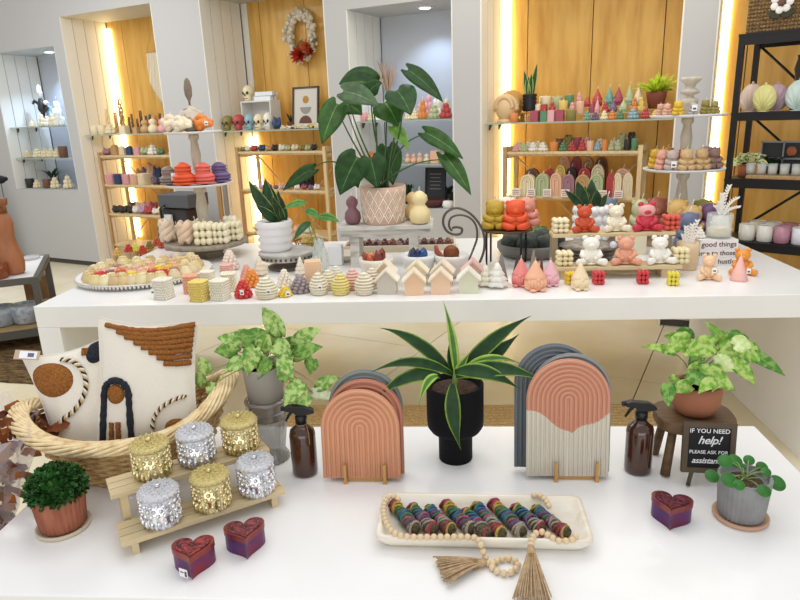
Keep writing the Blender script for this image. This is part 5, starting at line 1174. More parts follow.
for px, py, h, c, lab, dy in ((640, 252, 46, 'c9cba0', 'sage figure candle behind the crimson bear', .55), (655, 250, 48, 'b8705c', 'terracotta pink figure candle behind the crimson bear', .5), (676, 248, 40, 'd8b26a', 'golden tan figure candle before the right tiered stand', .27), (690, 248, 38, 'd2ac70', 'tan figure candle in front of the right tiered stand', .20), (700, 242, 40, 'a8a052', 'olive figure candle right of the right tiered stand', .5), (688, 246, 30, '66708c', 'slate blue figure candle behind the dried white sprigs', .07), (708.5, 245, 39, '6e4c72', 'plum purple figure candle with a white tag', .22), (606, 245, 36, '6f7f92', 'blue-grey figure candle behind the cream bear', .55)):
    Pg = T(px, 262)+Vector((0, dy, 0)); P = Vector((atY(px, 235, Pg.y).x, Pg.y, ZM)); k = mpp(P)
    top = {640: 199, 655: 197, 676: 199, 690: 205, 700: 199, 688: 212, 708.5: 203, 606: 197}[px]; H = atY(px, top, P.y).z-ZM
    # each stands on a round wooden pedestal
    hh = min(H*.95, 36*k); ped = H-hh
    if ped > .015:
        o = MB().lathe([(.075, 0), (.08, .005), (.06, .02), (.06, ped-.015), (.08, ped-.008), (.08, ped)], 24).build('wooden_pedestal', M('b39c7c', .6, var=.2, scale=8), None, P); tag(o, f'round wooden pedestal under the {lab.split(" figure")[0]} figure candle', 'pedestal', 'pedestals behind the riser')
    candle('torso', c, P+Vector((0, 0, max(ped, 0))), hh, lab, 'figure candles behind the riser', wide=.68, tagged=(.035, .05, hh*.6) if px == 708.5 else None)
# ---- right tiered stand
P = T(683, 262)+Vector((0, .42, 0)); PR = Vector((atY(678, 235, P.y).x, P.y, ZM)); k = mpp(PR)
def hz2(px, py): return atY(px, py, PR.y).z-ZM
za, zb_, zc = hz2(684, 168), hz2(684, 115), hz2(691, 77)
t = thing('tiered_stand', 'right tiered stand with two white plates of small bear candles', 'stand', PR); mx = atY(688, 140, PR.y).x-PR.x
MB().lathe([(.12, 0), (.125, .012), (.06, .035), (.035, .06)], 28).build('base', WD2, t)
mb = MB(); post(mb, .05, za-.012, .03); mb.build('turned_post', WD2, t); mb = MB(); post(mb, za, zb_-.012, .028); mb.build('turned_post', WD2, t)
for z, r in ((za, 37*k), (zb_, 34*k)):
    MB().lathe([(r*.5, z-.014), (r*.97, z-.012), (r, z-.003), (r, z+.004), (r*.97, z+.004), (r*.95, z)], 44).build('white_plate', M('dcdad8', .4), t)
H = zc-zb_
MB().lathe([(.02, zb_), (.045, zb_+.004), (.03, zb_+H*.2), (.05, zb_+H*.3), (.055, zb_+H*.4), (.025, zb_+H*.46), (.022, zb_+H*.52), (.055, zb_+H*.58), (.05, zb_+H*.66), (.025, zb_+H*.7), (.03, zb_+H*.8), (.06, zb_+H*.92), (.055, zb_+H)], 26, flute=.02, nf=10).build('finial', M('cdc2b0', .7, var=.25, scale=20), t)
for lev, z, lst in (('upper', zb_, ((655, .0, 'cfa08a', 'dusty pink', 11), (663, -.1, 'd9a890', 'peach', 11), (673.5, -.16, 'd8b42e', 'golden yellow', 13), (688, -.16, 'a8a4a0', 'grey', 11), (700, -.12, '8f8038', 'olive', 13), (709, -.04, '9a8a50', 'khaki', 12), (682, .12, 'cfc0a8', 'beige', 12))),
                    ('lower', za, ((651, .02, 'cfa62c', 'mustard', 19), (661, -.10, 'd8a088', 'pink-beige', 19), (672, -.15, 'b9a8a0', 'pale grey', 19), (681, -.02, 'c0452f', 'red', 18), (686, -.18, 'c9a878', 'light tan', 20), (701, -.17, 'c2a070', 'tan', 20), (713, -.10, '8a6c60', 'brown', 20), (721, .0, '8f8c58', 'moss', 17), (705, .1, 'b89a86', 'taupe', 19), (667, .12, 'c8884a', 'ochre', 19)))):
    for i, (px, dy, c, cwd, h) in enumerate(lst):
        x = atY(px, 165, PR.y+dy).x; x = min(max(x, PR.x-.9*34*k+.03), PR.x+.9*34*k-.02)
        candle('torso', c, (x, PR.y+dy, ZM+z+.0006), h*k*1.0, f'{cwd} small seated bear candle on the {lev} plate of the right tiered stand', 'bear candles on the right tiered stand', wide=.72, name='bear_candle', rz=rnd.uniform(-.2, .2), tagged=(.03, .0, .04) if px in (672, 688) else None)
# ---- stacked books with lettering, glass jar candle and dried sprigs
PBk = T(704, 268); k = mpp(PBk); zs = [atY(704, y, PBk.y).z for y in (268, 259.5, 250.5, 241)]
zs = [ZM, ZM+9*k*.97, ZM+18*k*.97, ZM+27.5*k*.97]
bw = 36.5*k; xb = atY(721, 262, PBk.y+.0).x
BK = M('ece9e6', .6); INK = M('4a4648', .8)
PBk = Vector((xb, PBk.y+.05, ZM))
for i, tx in enumerate(('who hustle', 'come to those', 'good things')):
    t = thing('stacked_book', ('bottom white book of the stack behind the peach bear', 'middle white book of the stack, lettered with those', 'top white book of the stack, lettered good things')[i], 'book', (PBk.x, PBk.y, zs[i]), (-.01, .012, 0)[i], 'white lettered books'); h = zs[i+1]-zs[i]-.0006
    mb = MB(); mb.box((0, .07, .003), (bw, .15, .006)); mb.box((0, .07, h-.003), (bw, .15, .006)); mb.box((0, -.003, h/2), (bw, .006, h)); mb.build('cover', BK, t, bev=.001)
    MB().box((0, .071, h/2), (bw-.01, .138, h-.0125)).build('pages', M('dcd4c4', .8), t)
    text_part('lettering', tx, h*.80, t, (bw/2-.008, -.0068, h*.26), (PI/2, 0, 0), INK, align='RIGHT', wide=1.0)
zt = zs[3]; P = Vector((PBk.x+.02, PBk.y+.07, zt)); k = mpp(P); t = thing('glass_jar_candle', 'large clear glass jar candle on top of the stacked books', 'candle', P)
h = atY(731, 213, P.y).z-zt; r = 12*k
MB().lathe([(r*.92, 0), (r, .006), (r, h), (r*.95, h), (r*.94, .012)], 30).build('glass_jar', M('eaf0ea', .05, alpha=.28, spec=.9), t); MB().lathe([(r*.9, .0125), (r*.91, h*.42), (r*.5, h*.43)], 28).build('wax_fill', wax('f0e2cc'), t); MB().tube([(0, 0, h*.42), (.002, 0, h*.55)], .002, 5).build('wick', WICK, t)
MB().box((0, -r*1.0, h*.42), (r*1.5, .002, .004)).build('label_line', M('e0c8b0', .6), t)
candle('cluster', 'efe9de', PBk+Vector((-.08, .06, zt-ZM)), .05, 'small white flower candle beside the glass jar on books', None)
def sprigs(label, base, tips, YY, z0):
    t = thing('dried_sprigs', label, 'dried flowers', base); mb = MB(); ms = MB()
    for (x, y) in tips:
        b = atY(x, y, YY)-base; pts = bez((0, 0, z0), (b.x*.3, .01, (b.z+z0)*.55), b, 10); ms.tube(pts, .0015, 4)
        for j in range(3, 11):
            for s in (-1, 1):
                d = Vector((s*.014, -.004, .016)); mb.leaf([pts[j]+d*q/3 for q in range(4)], .006, (0, -1, .3), (.4, 1, .8, .1), .1)
    ms.build('stems', M('e9e0cc', .8), t); mb.build('dried_leaves', M('f4efe6', .8), t); return t
P = Vector((atY(718, 243, PBk.y+.22).x, PBk.y+.22, ZM)); sp = sprigs('tall white dried sprigs in a vase behind the stacked books', P, ((729, 187), (722, 195), (737, 199), (719, 203), (738, 208), (715, 207)), P.y, .22)
MB().lathe([(.04, 0), (.05, .01), (.055, .18), (.04, .24), (.036, .24), (.03, .2)], 20).build('vase', M('dcd6cc', .5), sp)
P = T(689, 271)+Vector((0, .05, 0)); sp = sprigs('short white dried sprigs in a pale textured cup beside the books', P, ((697, 222), (692, 226), (686, 228), (699, 229), (683, 236)), P.y, .06)
MB().lathe([(.05, 0), (.055, .005), (.06, .12), (.055, .15), (.05, .15), (.045, .12)], 22, flute=.04, nf=9).build('textured_cup', M('e0c8a4', .7, bump=.8, bscale=60), sp)
P = T(684, 262)+Vector((0, .14, 0)); o = MB().box((0, 0, .06), (.17, .06, .12)).build('grey_block', M('d6d4d2', .5), None, P, bev=.003); tag(o, 'pale grey block behind the short dried sprigs', 'block')
# things between the cake stand and the bench
P = T(334, 268)+Vector((0, .1, 0)); o = MB().box((0, 0, .06), (.085, .085, .12)).build('white_cube_vase', M('f4f4f4', .4), None, P, bev=.004); tag(o, 'plain white cube vase left of the bench leg', 'vase')
P = T(303, 262)+Vector((0, .25, 0)); t = thing('wire_basket', 'small dark wire basket of golden candles behind the plant cutting', 'basket', P); mb = MB()
for i in range(20): a = 2*PI*i/20; mb.tube([(.07*math.cos(a), .07*math.sin(a), .002), (.1*math.cos(a), .1*math.sin(a), .09)], .002, 4)
for z, r in ((.003, .07), (.05, .087), (.09, .1)): mb.tube([(r*math.cos(2*PI*q/30), r*math.sin(2*PI*q/30), z) for q in range(30)], .003, 4, close=True)
mb.lathe([(.07, 0), (.07, .004)], 20); mb.build('wire_frame', M('5a4a34', .4, .6), t)
for i, (dx, dy, c, w_) in enumerate(((0, -.03, 'c9a24a', 'golden'), (-.045, .03, 'd9c284', 'pale gold'), (.045, .03, 'e0c8a8', 'beige'))): candle('cluster', c, P+Vector((dx, dy, .005)), .125, f'{w_} candle in the small dark wire basket', 'candles in the wire basket', wide=.42)
# ================================================================== THE LOW TABLE
# ---- wicker basket
BC = Vector((-.945, 1.70, ZF)); BR_ = math.radians(14); WK = M('d3b27c', .6, h2='a67f4a', scale=30, lo=.3, hi=.6); WKL = M('efd9ac', .55, h2='cfae78', scale=40, lo=.3, hi=.55)
t = thing('wicker_basket', 'large boat-shaped wicker basket with a twisted rim holding two cushions', 'basket', BC, BR_)
def rimh(a):
    c = math.cos(a); return .15+(.10 if c > 0 else .06)*abs(c)**3
def BE(a, f, off=0):
    A_ = .19+(.10 if math.cos(a) > 0 else .115)*f**.9; B_ = .12+.07*f**.9; z = rimh(a)*f
    return Vector(((A_+off)*math.cos(a), (B_+off)*math.sin(a), z+.004))
mb = MB()
for i in range(44):
    a = 2*PI*i/44; mb.tube([BE(a, f/8, 0) for f in range(9)], .0035, 5)
mb.build('stakes', WK, t)
mb = MB()
for k in range(15):
    f = (k+.3)/15; mb.tube([BE(2*PI*i/88, f, .0065*math.cos(i*PI/2+(k % 2)*PI)) for i in range(88)], .0055, 5, close=True)
mb.build('woven_wall', WK, t)
MB().lathe([(.0, 0), (1, 0), (1, .006), (0.0, .006)], 40, sx=.2, sy=.12).build('base', WK, t)
mb = MB()
for s in range(12):
    pts = []
    for i in range(110):
        a = 2*PI*i/110; P = BE(a, 1); o = Vector((math.cos(a), math.sin(a)*1.2, 0)).normalized(); ph = a*4+s*2*PI/12; R = .0195*(1+.25*math.cos(2*ph))
        pts.append(P+o*(R*math.cos(ph))+Vector((0, 0, R*.9*math.sin(ph)+.004)))
    mb.tube(pts, .0054, 5, close=True)
mb.build('twisted_rim', WKL, t)
# ---- cushions
CLOTH = M('ebe4d6', .85, bump=.5, bscale=300, sheen=.2); TUFT = M('a56a2e', .95, h2='7d4a1c', scale=220, bump=1, bscale=260); INDIGO = M('2b3038', .95, h2='171b22', scale=220, bump=1, bscale=260)
class Cushion:
    def __init__(s, name, label, corners, th, ref):
        # corners: (px, py, Y) top-left, top-right, bottom-right, bottom-left
        s.c = [atY(*c) for c in corners]; s.px = corners; s.o = (s.c[2]+s.c[3])/2; s.th = th
        s.n = ((s.c[1]-s.c[0]).cross(s.c[3]-s.c[0])).normalized()
        if s.n.y > 0: s.n = -s.n
        s.t = thing(name, label, 'cushion', s.o, 0, 'cushions in the wicker basket')
        for side, nm in ((1, 'front_cover'), (-1, 'back_cover')):
            mb = MB(); N = 22; vs = []; fs = []
            for i in range(N+1):
                for j in range(N+1): vs.append(s.Q(j/N, i/N, 0, side))
            for i in range(N):
                for j in range(N):
                    q = (i*(N+1)+j, i*(N+1)+j+1, (i+1)*(N+1)+j+1, (i+1)*(N+1)+j); fs.append(q if side < 0 else q[::-1])
            mb.add(vs, fs); mb.build(nm, CLOTH, s.t)
        mb = MB(); N = 30; e = [s.Q(i/N, 0) for i in range(N)]+[s.Q(1, i/N) for i in range(N)]+[s.Q(1-i/N, 1) for i in range(N)]+[s.Q(0, 1-i/N) for i in range(N)]
        mb.tube(e, .0022, 5, close=True); mb.build('seam', CLOTH, s.t)
    def Q(s, u, v, h=0, side=1):
        uu = u+.045*math.sin(PI*v)*(1-2*u); vv = v+.05*math.sin(PI*u)*(1-2*v)
        P = s.c[0]*(1-uu)*(1-vv)+s.c[1]*uu*(1-vv)+s.c[2]*uu*vv+s.c[3]*(1-uu)*vv
        su = max(0, math.sin(PI*min(1, max(0, u)))); sv = max(0, math.sin(PI*min(1, max(0, v))))
        w_ = (su*sv)**.55*s.th + .0025*math.sin(u*17+v*5)*su*sv
        return P+s.n*(w_*side+h)-s.o
    def uv(s, x, y):
        (x0, y0, _), (x1, y1, _), (x2, y2, _), (x3, y3, _) = s.px; u = v = .5
        for _ in range(25):
            fx = x0*(1-u)*(1-v)+x1*u*(1-v)+x2*u*v+x3*(1-u)*v-x; fy = y0*(1-u)*(1-v)+y1*u*(1-v)+y2*u*v+y3*(1-u)*v-y
            a = (x1-x0)*(1-v)+(x2-x3)*v; b = (x3-x0)*(1-u)+(x2-x1)*u; c = (y1-y0)*(1-v)+(y2-y3)*v; d = (y3-y0)*(1-u)+(y2-y1)*u
            D_ = a*d-b*c; u -= (fx*d-fy*b)/D_; v -= (a*fy-c*fx)/D_
        # undo the inward pull of the edges
        for _ in range(3): pass
        return u, v
    def S(s, x, y, h=.004): u, v = s.uv(x, y); return s.Q(min(1.0, max(0, u)), min(1.0, max(0, v)), h)
    def yarn(s, pts, r, mat_, nm, h=.003, n=24):
        P = []
        for k in range(len(pts)-1):
            for i in range(n//(len(pts)-1)+1):
                f = i/(n//(len(pts)-1)+1); P.append(s.S(pts[k][0]*(1-f)+pts[k+1][0]*f, pts[k][1]*(1-f)+pts[k+1][1]*f, h))
        P.append(s.S(*pts[-1], h)); mb = MB(); mb.tube(P, [r*rnd.uniform(.82, 1.15) for _ in P], 9); mb.build(nm, mat_, s.t)
    def disc(s, x, y, rx, ry, mat_, nm, clip=None):
        mb = MB(); vs = [s.S(x, y, .012)]; fs = []; R = 6; n = 28
        for k in range(1, R+1):
            for i in range(n):
                a = 2*PI*i/n; f = k/R; X = x+rx*f*math.cos(a); Y = y+ry*f*math.sin(a)
                if clip: X = min(X, clip[0]); Y = min(Y, clip[1])
                vs.append(s.S(X, Y, .012*(1-f**6)))
        for i in range(n): fs.append((0, 1+(i+1) % n, 1+i))
        for k in range(R-1):
            for i in range(n): j = (i+1) % n; fs.append((1+k*n+i, 1+k*n+j, 1+(k+1)*n+j, 1+(k+1)*n+i))
        mb.add(vs, fs); mb.build(nm, mat_, s.t)
    def rope(s, pts, nm, r=.0036):
        pts = smooth([(a, b) for a, b in pts], 8)
        P = [s.S(x, y, .006) for x, y in pts]; L = len(P)
        for q, m_ in ((0, M('20222a', .9)), (1, M('c8a878', .9)), (2, M('ece2cc', .9))):
            out = []
            for i in range(L*2-1):
                p = P[i//2] if i % 2 == 0 else (P[i//2]+P[i//2+1])/2; tg = (P[min(L-1, i//2+1)]-P[max(0, i//2-1)]).normalized(); sd = tg.cross(s.n); ph = i*.75+q*2*PI/3
                out.append(p+sd*(r*1.1*math.cos(ph))+s.n*(r*.7*math.sin(ph)))
            MB().tube(out, r*.95, 6).build(nm, m_, s.t)
cb = Cushion('cushion', 'cream cushion with a brown tufted circle and braided cord, at the left of the basket', ((22, 357, 1.72), (106, 337, 1.79), (118, 462, 1.64), (60, 462, 1.62)), .035, 0)
cb.disc(54, 378.5, 22.5, 19, TUFT, 'tufted_circle'); cb.rope([(62, 355), (75, 358), (86, 368), (91, 383), (88, 398), (78, 412), (66, 421), (54, 432)], 'braided_cord')
ca_ = Cushion('cushion', 'cream cushion with brown stripes and a dark tufted arch, in front in the basket', ((98, 317, 1.74), (198, 321, 1.76), (200, 440, 1.66), (93, 464, 1.60)), .045, 0)
for i, (x, y) in enumerate(((107, 323), (119, 328), (128, 332.5), (138, 338), (146, 343), (154, 348.5), (163, 354.5), (170, 361))):
    ca_.yarn([(x, y), ((x+196)/2, y+1.5-(i-4)*.1), (196, y+1.0)], .0082, TUFT, 'tufted_stripe')
arcp = [(103.5, 449), (103.5, 420), (104, 395)]+[(118.5-14.7*math.cos(a), 393-13.5*math.sin(a)) for a in (.35, .8, 1.2, 1.57, 1.95, 2.35, 2.8)]+[(133.5, 395), (134, 420), (134, 447)]
ca_.yarn(arcp, .0095, INDIGO, 'tufted_arch', n=60); ca_.disc(118, 394, 11, 10.5, TUFT, 'tufted_circle')
for x in (113.5, 121): ca_.yarn([(x, 424), (x, 449)], .0072, TUFT, 'tufted_bar')
ca_.rope([(156, 438), (158, 424), (164, 412), (174, 403), (186, 397), (192, 396)], 'braided_cord', .0033); ca_.disc(183, 432, 15, 13, TUFT, 'tufted_circle', (193, 440))
P = cb.S(27, 355, .02)+cb.o; t = thing('price_tag', 'white and brown price tag hanging on the upper corner of the left cushion', 'tag', atY(27, 355, 1.70)); t.rotation_euler = (math.radians(55), math.radians(6), .1)
MB().box((0, 0, 0), (.072, .028, .002)).build('kraft_card', M('c2ab90', .8), t); MB().box((.004, 0, .0016), (.05, .022, .001)).build('white_label', M('f1f0f4', .7), t); MB().box((.012, 0, .0023), (.018, .012, .0004)).build('print_mark', M('6a6a86', .8), t)
MB().tube([(-.03, 0, 0), (-.05, .0, -.03), (-.03, .01, -.06)], .001, 4).build('string', M('8a7a60', .8), t)
cb.disc(97, 350, 10, 12, INDIGO, 'tufted_corner')
for x_ in (84, 88): cb.yarn([(x_, 345), (x_+1, 352)], .006, TUFT, 'tufted_bar')
# ---- dried autumn bouquet beside the table, and dried leaves in the basket
AUT = [M('8a4a24', .8, var=.3, scale=30), M('6a2e1e', .8, var=.3, scale=30), M('b0692c', .8, var=.3, scale=30), M('7a5a44', .8, var=.3, scale=30)]
t = thing('dried_bouquet', 'autumn leaf bouquet wrapped in clear cellophane standing left of the basket', 'dried flowers', (-1.38, 1.50, 0))
MB().lathe([(.06, 0), (.10, .03), (.09, .5), (.06, .62), (.055, .62), (.05, .5)], 20).build('floor_vase', M('7a6a5c', .6), t)
r = random.Random(4)
for q in range(4):
    mb = MB()
    for i in range(75):
        a = r.uniform(0, 2*PI); h = r.uniform(.62, .98); R = .05+.13*min(1, (h-.55)/.3)*r.uniform(.3, 1); b = Vector((R*math.cos(a), R*math.sin(a), h)); dv = Vector((math.cos(a)*.7+r.uniform(-.5, .5), math.sin(a)*.7+r.uniform(-.5, .5), r.uniform(-.4, .7))).normalized()
        L_ = r.uniform(.025, .055); mb.leaf([b+dv*L_*k/4+Vector((0, 0, .01*math.sin(k))) for k in range(5)], L_*.28, Vector((r.uniform(-1, 1), -1, r.uniform(-.3, 1))), (.3, 1, .7, .9, .05), .3, wave=.2)
    mb.build('dried_leaves', AUT[q], t)
mb = MB(); n = 26; vs = []; fs = []
for k in range(9):
    z = .55+.052*k; R = .06+.16*(k/8)**.8
    for i in range(n): a = 2*PI*i/n; rr = R*(1+.09*math.sin(i*4.3+k)+.06*r.uniform(-1, 1)); vs.append((rr*math.cos(a), rr*math.sin(a), z+.01*r.uniform(-1, 1)))
for k in range(8):
    for i in range(n): j = (i+1) % n; fs.append((k*n+i, k*n+j, (k+1)*n+j, (k+1)*n+i))
mb.add(vs, fs, 0, False); mb.build('cellophane', M('efe6ea', .12, alpha=.32, spec=1.0), t)
t = thing('dried_leaves', 'orange-brown dried leaves lying inside the left end of the basket', 'dried leaves', atY(47, 428, 1.66), 0)
for q in range(3):
    mb = MB()
    for i in range(16):
        b = Vector((r.uniform(-.06, .075), r.uniform(-.05, .05), r.uniform(-.04, .03))); dv = Vector((r.uniform(-1, 1), r.uniform(-1, 1), r.uniform(-.2, .8))).normalized(); L_ = r.uniform(.03, .06)
        mb.leaf([b+dv*L_*k/4 for k in range(5)], L_*.3, (r.uniform(-.5, .5), -1, .6), (.3, 1, .7, .9, .05), .3)
    mb.build('leaf_cluster', (AUT[2], AUT[1], AUT[0])[q], t)
# ---- round green shrub in a ribbed terracotta pot
P = F(52, 540)+Vector((0, .055, 0)); t = thing('potted_shrub', 'round dark green shrub in a ribbed terracotta pot on a cream saucer', 'plant', P)
MB().lathe([(.060, 0), (.066, .002), (.067, .010), (.064, .012), (.058, .007)], 40).build('saucer', M('cdbfa6', .7), t)
MB().lathe([(.050, .0085), (.055, .011), (.063, .098), (.062, .102), (.056, .102), (.054, .09)], 90, flute=.03, nf=30).build('ribbed_pot', M('a8684e', .7, h2='8f4c36', scale=18, stretch=(3, 3, .5)), t)
mb = MB(); r = random.Random(2)
for i in range(1700):
    a = r.uniform(0, 2*PI); cz = r.uniform(-.35, 1); s = math.sqrt(1-cz*cz); q = r.uniform(.84, 1.02); b = Vector((.070*q*s*math.cos(a), .067*q*s*math.sin(a), .116+.056*q*cz)); nr = Vector((s*math.cos(a), s*math.sin(a), cz)); tg = (nr+Vector((r.uniform(-1, 1), r.uniform(-1, 1), r.uniform(-1, 1)))*.8).normalized()
    mb.leaf([b+tg*.011*k/3 for k in range(4)], .0042, nr, (.5, 1, .9, .1), .2)
mb.ball((0, 0, .112), (.060, .058, .048), 14, 10); mb.build('foliage', leaf_mat('2c5c26', '44782e', .3, var=.5), t)

# ---- two-step pine riser with glass jars
A = F(134, 553); B = F(276, 505); e = (B-A).normalized(); ang = math.atan2(e.y, e.x); bk = Vector((-e.y, e.x, 0)); mid = (A+B)/2
t = thing('stepped_riser', 'two-step pine riser carrying six gold and silver glass jars', 'riser', mid, ang)
Lr = (B-A).length+.05; ZL, ZU = .045, .120
for z, y0 in ((ZL, -.015), (ZU, .088)):
    mb = MB()
    for i in range(3): mb.box((0, y0+.016+.032*i, z-.007), (Lr, .029, .014))
    mb.build('step_board', PINE, t, bev=.0015)
for s in (-1, 1):
    x = s*(Lr/2-.030); MB().box((x, .04, (ZL-.014)/2), (.016, .10, ZL-.014)).build('lower_foot', PINE, t); MB().box((x, .102, (ZU-.014)/2), (.018, .018, ZU-.014)).box((x, .165, (ZU-.014)/2), (.018, .018, ZU-.014)).box((x, .133, ZU-.03), (.014, .05, .03)).build('side_post', PINE, t)
def jar(label, P, gold):
    t = thing('glass_jar', label, 'jar', P, rnd.uniform(0, 1), 'mirrored glass jars on the pine riser'); c = 'f4e4b0' if gold else 'f4f4f8'; m_ = M(c, .12, metal=.85, var=.45, scale=70, lo=.35, hi=.55); ml = M('e8d694' if gold else 'e9e9ee', .28, metal=.6, bump=1, bscale=500)
    n = 18; mb = MB(); mb.lathe([(.036, 0), (.043, .003), (.0445, .012), (.0445, .078), (.040, .080), (.038, .072)], 36)
    for i in range(n):
        a = 2*PI*i/n; ca, sa = math.cos(a), math.sin(a)
        mb.tube([(.043*ca, .043*sa, .004), (.0465*ca, .0465*sa, .02), (.0455*ca, .0455*sa, .034)], [.004, .0055, .003], 6)
        for k, z in enumerate((.044, .057, .070)):
            b = a+PI/n*(k % 2); mb.ball((.0455*math.cos(b), .0455*math.sin(b), z), (.006, .006, .0058), 6, 5)
    mb.build('faceted_body', m_, t)
    mb = MB(); mb.lathe([(.040, .0805), (.0475, .0815), (.048, .090), (.044, .096), (.03, .098), (.012, .0985)], 36)
    for k, (R, z, q) in enumerate(((.0475, .087, 22), (.040, .097, 18), (.029, .0995, 13), (.017, .1, 8))):
        for i in range(q): a = 2*PI*i/q; mb.ball((R*math.cos(a), R*math.sin(a), z), .0042, 6, 4)
    mb.build('studded_lid', ml, t); MB().lathe([(.006, .099), (.008, .104), (.004, .108)], 10).build('lid_knob', m_, t)
for px, gold, up, lab in ((160, 0, 0, 'silver glass jar at the left end of the lower step'), (211, 1, 0, 'gold glass jar in the middle of the lower step'), (256, 0, 0, 'silver glass jar at the right end of the lower step'),
                          (151, 1, 1, 'gold glass jar at the left end of the upper step'), (196, 0, 1, 'silver glass jar in the middle of the upper step'), (240, 1, 1, 'gold glass jar at the right end of the upper step')):
    y0 = .088+.044 if up else -.015+.037; z = ZF+(ZU if up else ZL); s = 0
    for _ in range(8):
        P = mid+e*s+bk*y0; P.z = z; rr = P+Vector((0, 0, .05))-CAMP; zz = rr.dot(_f); x = 400+FPX*rr.dot(RX)/zz; s += (px-x)*zz/FPX
    jar(lab, P, gold)
# ---- heart tins
def heart(s):
    o = []
    for i in range(40):
        a = 2*PI*i/40; x = 16*math.sin(a)**3; y = 13*math.cos(a)-5*math.cos(2*a)-2*math.cos(3*a)-math.cos(4*a); o.append((x*s/16, (y+2)*s/16))
    return o[::-1]
for px, py, rz, c1, c2, lab, lbl in ((194, 569, .25, '8a2f38', 'b04848', 'red heart-shaped tin with a white barcode sticker, nearest the table edge', 1), (246, 550, .35, '7a3048', '9a4a4c', 'dark red and purple heart-shaped tin beside the pine riser', 0), (671, 522, -.35, '6a2440', '7c3040', 'purple heart-shaped tin near the chalkboard sign', 0)):
    P = F(px, py)+Vector((0, .005, 0)); t = thing('heart_tin', lab, 'tin', P, rz, 'heart-shaped tins'); s = .047
    MB().slab(heart(s), 0, .040).build('tin_base', M(c1, .3, metal=.4, h2='4a2a6a', scale=22), t, bev=.003, edge=50); MB().slab(heart(s*1.04), .0405, .055).build('tin_lid', M(c1, .3, metal=.4, h2='8a4434', scale=26), t, bev=.004, edge=50)
    MB().slab(heart(s*.86), .0552, .0572).build('embossed_top', M(c2, .35, metal=.5, h2='3a1c24', scale=110, bump=1, bscale=150), t)
    if lbl: MB().box((0, 0, 0), (.024, .0008, .022)).box((.007, -.0006, -.001), (.006, .0006, .014), mi=1).box((-.004, -.0006, .002), (.01, .0006, .003), mi=1).build('barcode_sticker', [M('f2eef2', .6), M('57505a', .7)], t, (-.018, -.0395, .019)).rotation_euler = (0, 0, -.62)
# ---- pothos on a fluted glass pedestal
PP = F(268, 466)+Vector((0, .05, 0)); YP = PP.y; zt = atY(266, 398, YP).z; H = zt-ZF; t = thing('glass_pedestal', 'smoky fluted glass pedestal under the left pothos', 'pedestal', PP)
MB().lathe([(.052, 0), (.056, .006), (.052, .012), (.042, .03), (.050, H*.45), (.057, H*.62), (.055, H*.68)], 60, flute=.035, nf=20).build('fluted_base', M('98948e', .1, alpha=.6, spec=.9, coat=.5), t)
MB().lathe([(.050, H*.685), (.057, H*.72), (.050, H*.77), (.058, H*.82), (.064, H*.88), (.062, H*.95), (.066, H*.97), (.064, H)], 40).build('glass_collar', M('7c746c', .12, alpha=.75, spec=.9, coat=.5), t)
t = thing('pothos_plant', 'marble green pothos in a grey pot on the glass pedestal', 'plant', (PP.x, PP.y, zt)); k = mpp(PP); hp = atY(266, 371, YP-.05).z-zt
MB().lathe([(.046, 0), (.052, .003), (.062, hp*.95), (.0625, hp), (.057, hp), (.055, hp-.012)], 36).build('pot', M('9c968c', .6), t); MB().lathe([(.055, hp-.014), (.054, hp-.012)], 20).build('soil', SOIL, t)
PO = [leaf_mat('6f9c40', '5c8a36', .3, midrib='c0d080', patch='b4cc7c'), leaf_mat('5c8c38', '4a7a30', .35, midrib='a5c070', patch='8fb258')]; PALE = leaf_mat('cdd6a0', 'bccb80', .3, patch='e4e8c8')
PRO = (.5, .95, 1.05, 1, .85, .6, .3, .03)
def foliage(t, lst, Y, mats, org):
    """Leaves gathered in one mesh per tone, with their stems in another."""
    mbs = [MB() for _ in mats]; ms = MB()
    for b, tp, w_, y0, dy, m_ in lst:
        a = atY(b[0], b[1], Y+y0)-t.location; c = atY(tp[0], tp[1], Y+y0+dy)-t.location; mid = (a+c)/2+Vector((0, 0, .006)); kk = mpp(a+t.location)
        mbs[m_].leaf(bez(a, mid*2-(a+c)/2, c, 9), w_*kk/2, (rnd.uniform(-.3, .3), -.85, rnd.uniform(.3, .7)), PRO, .16, .2, wave=.05)
        o = Vector(org)+Vector((rnd.uniform(-.02, .02), rnd.uniform(-.02, .02), 0)); ms.tube(bez(o, (o*.5+a*.5)+Vector((0, 0, .03)), a, 7), .0018, 5)
    for mb, m_ in zip(mbs, mats):
        if mb.v: mb.build('foliage', m_, t, solid=.0007)
    ms.build('stems', M('8f9a58', .6), t)
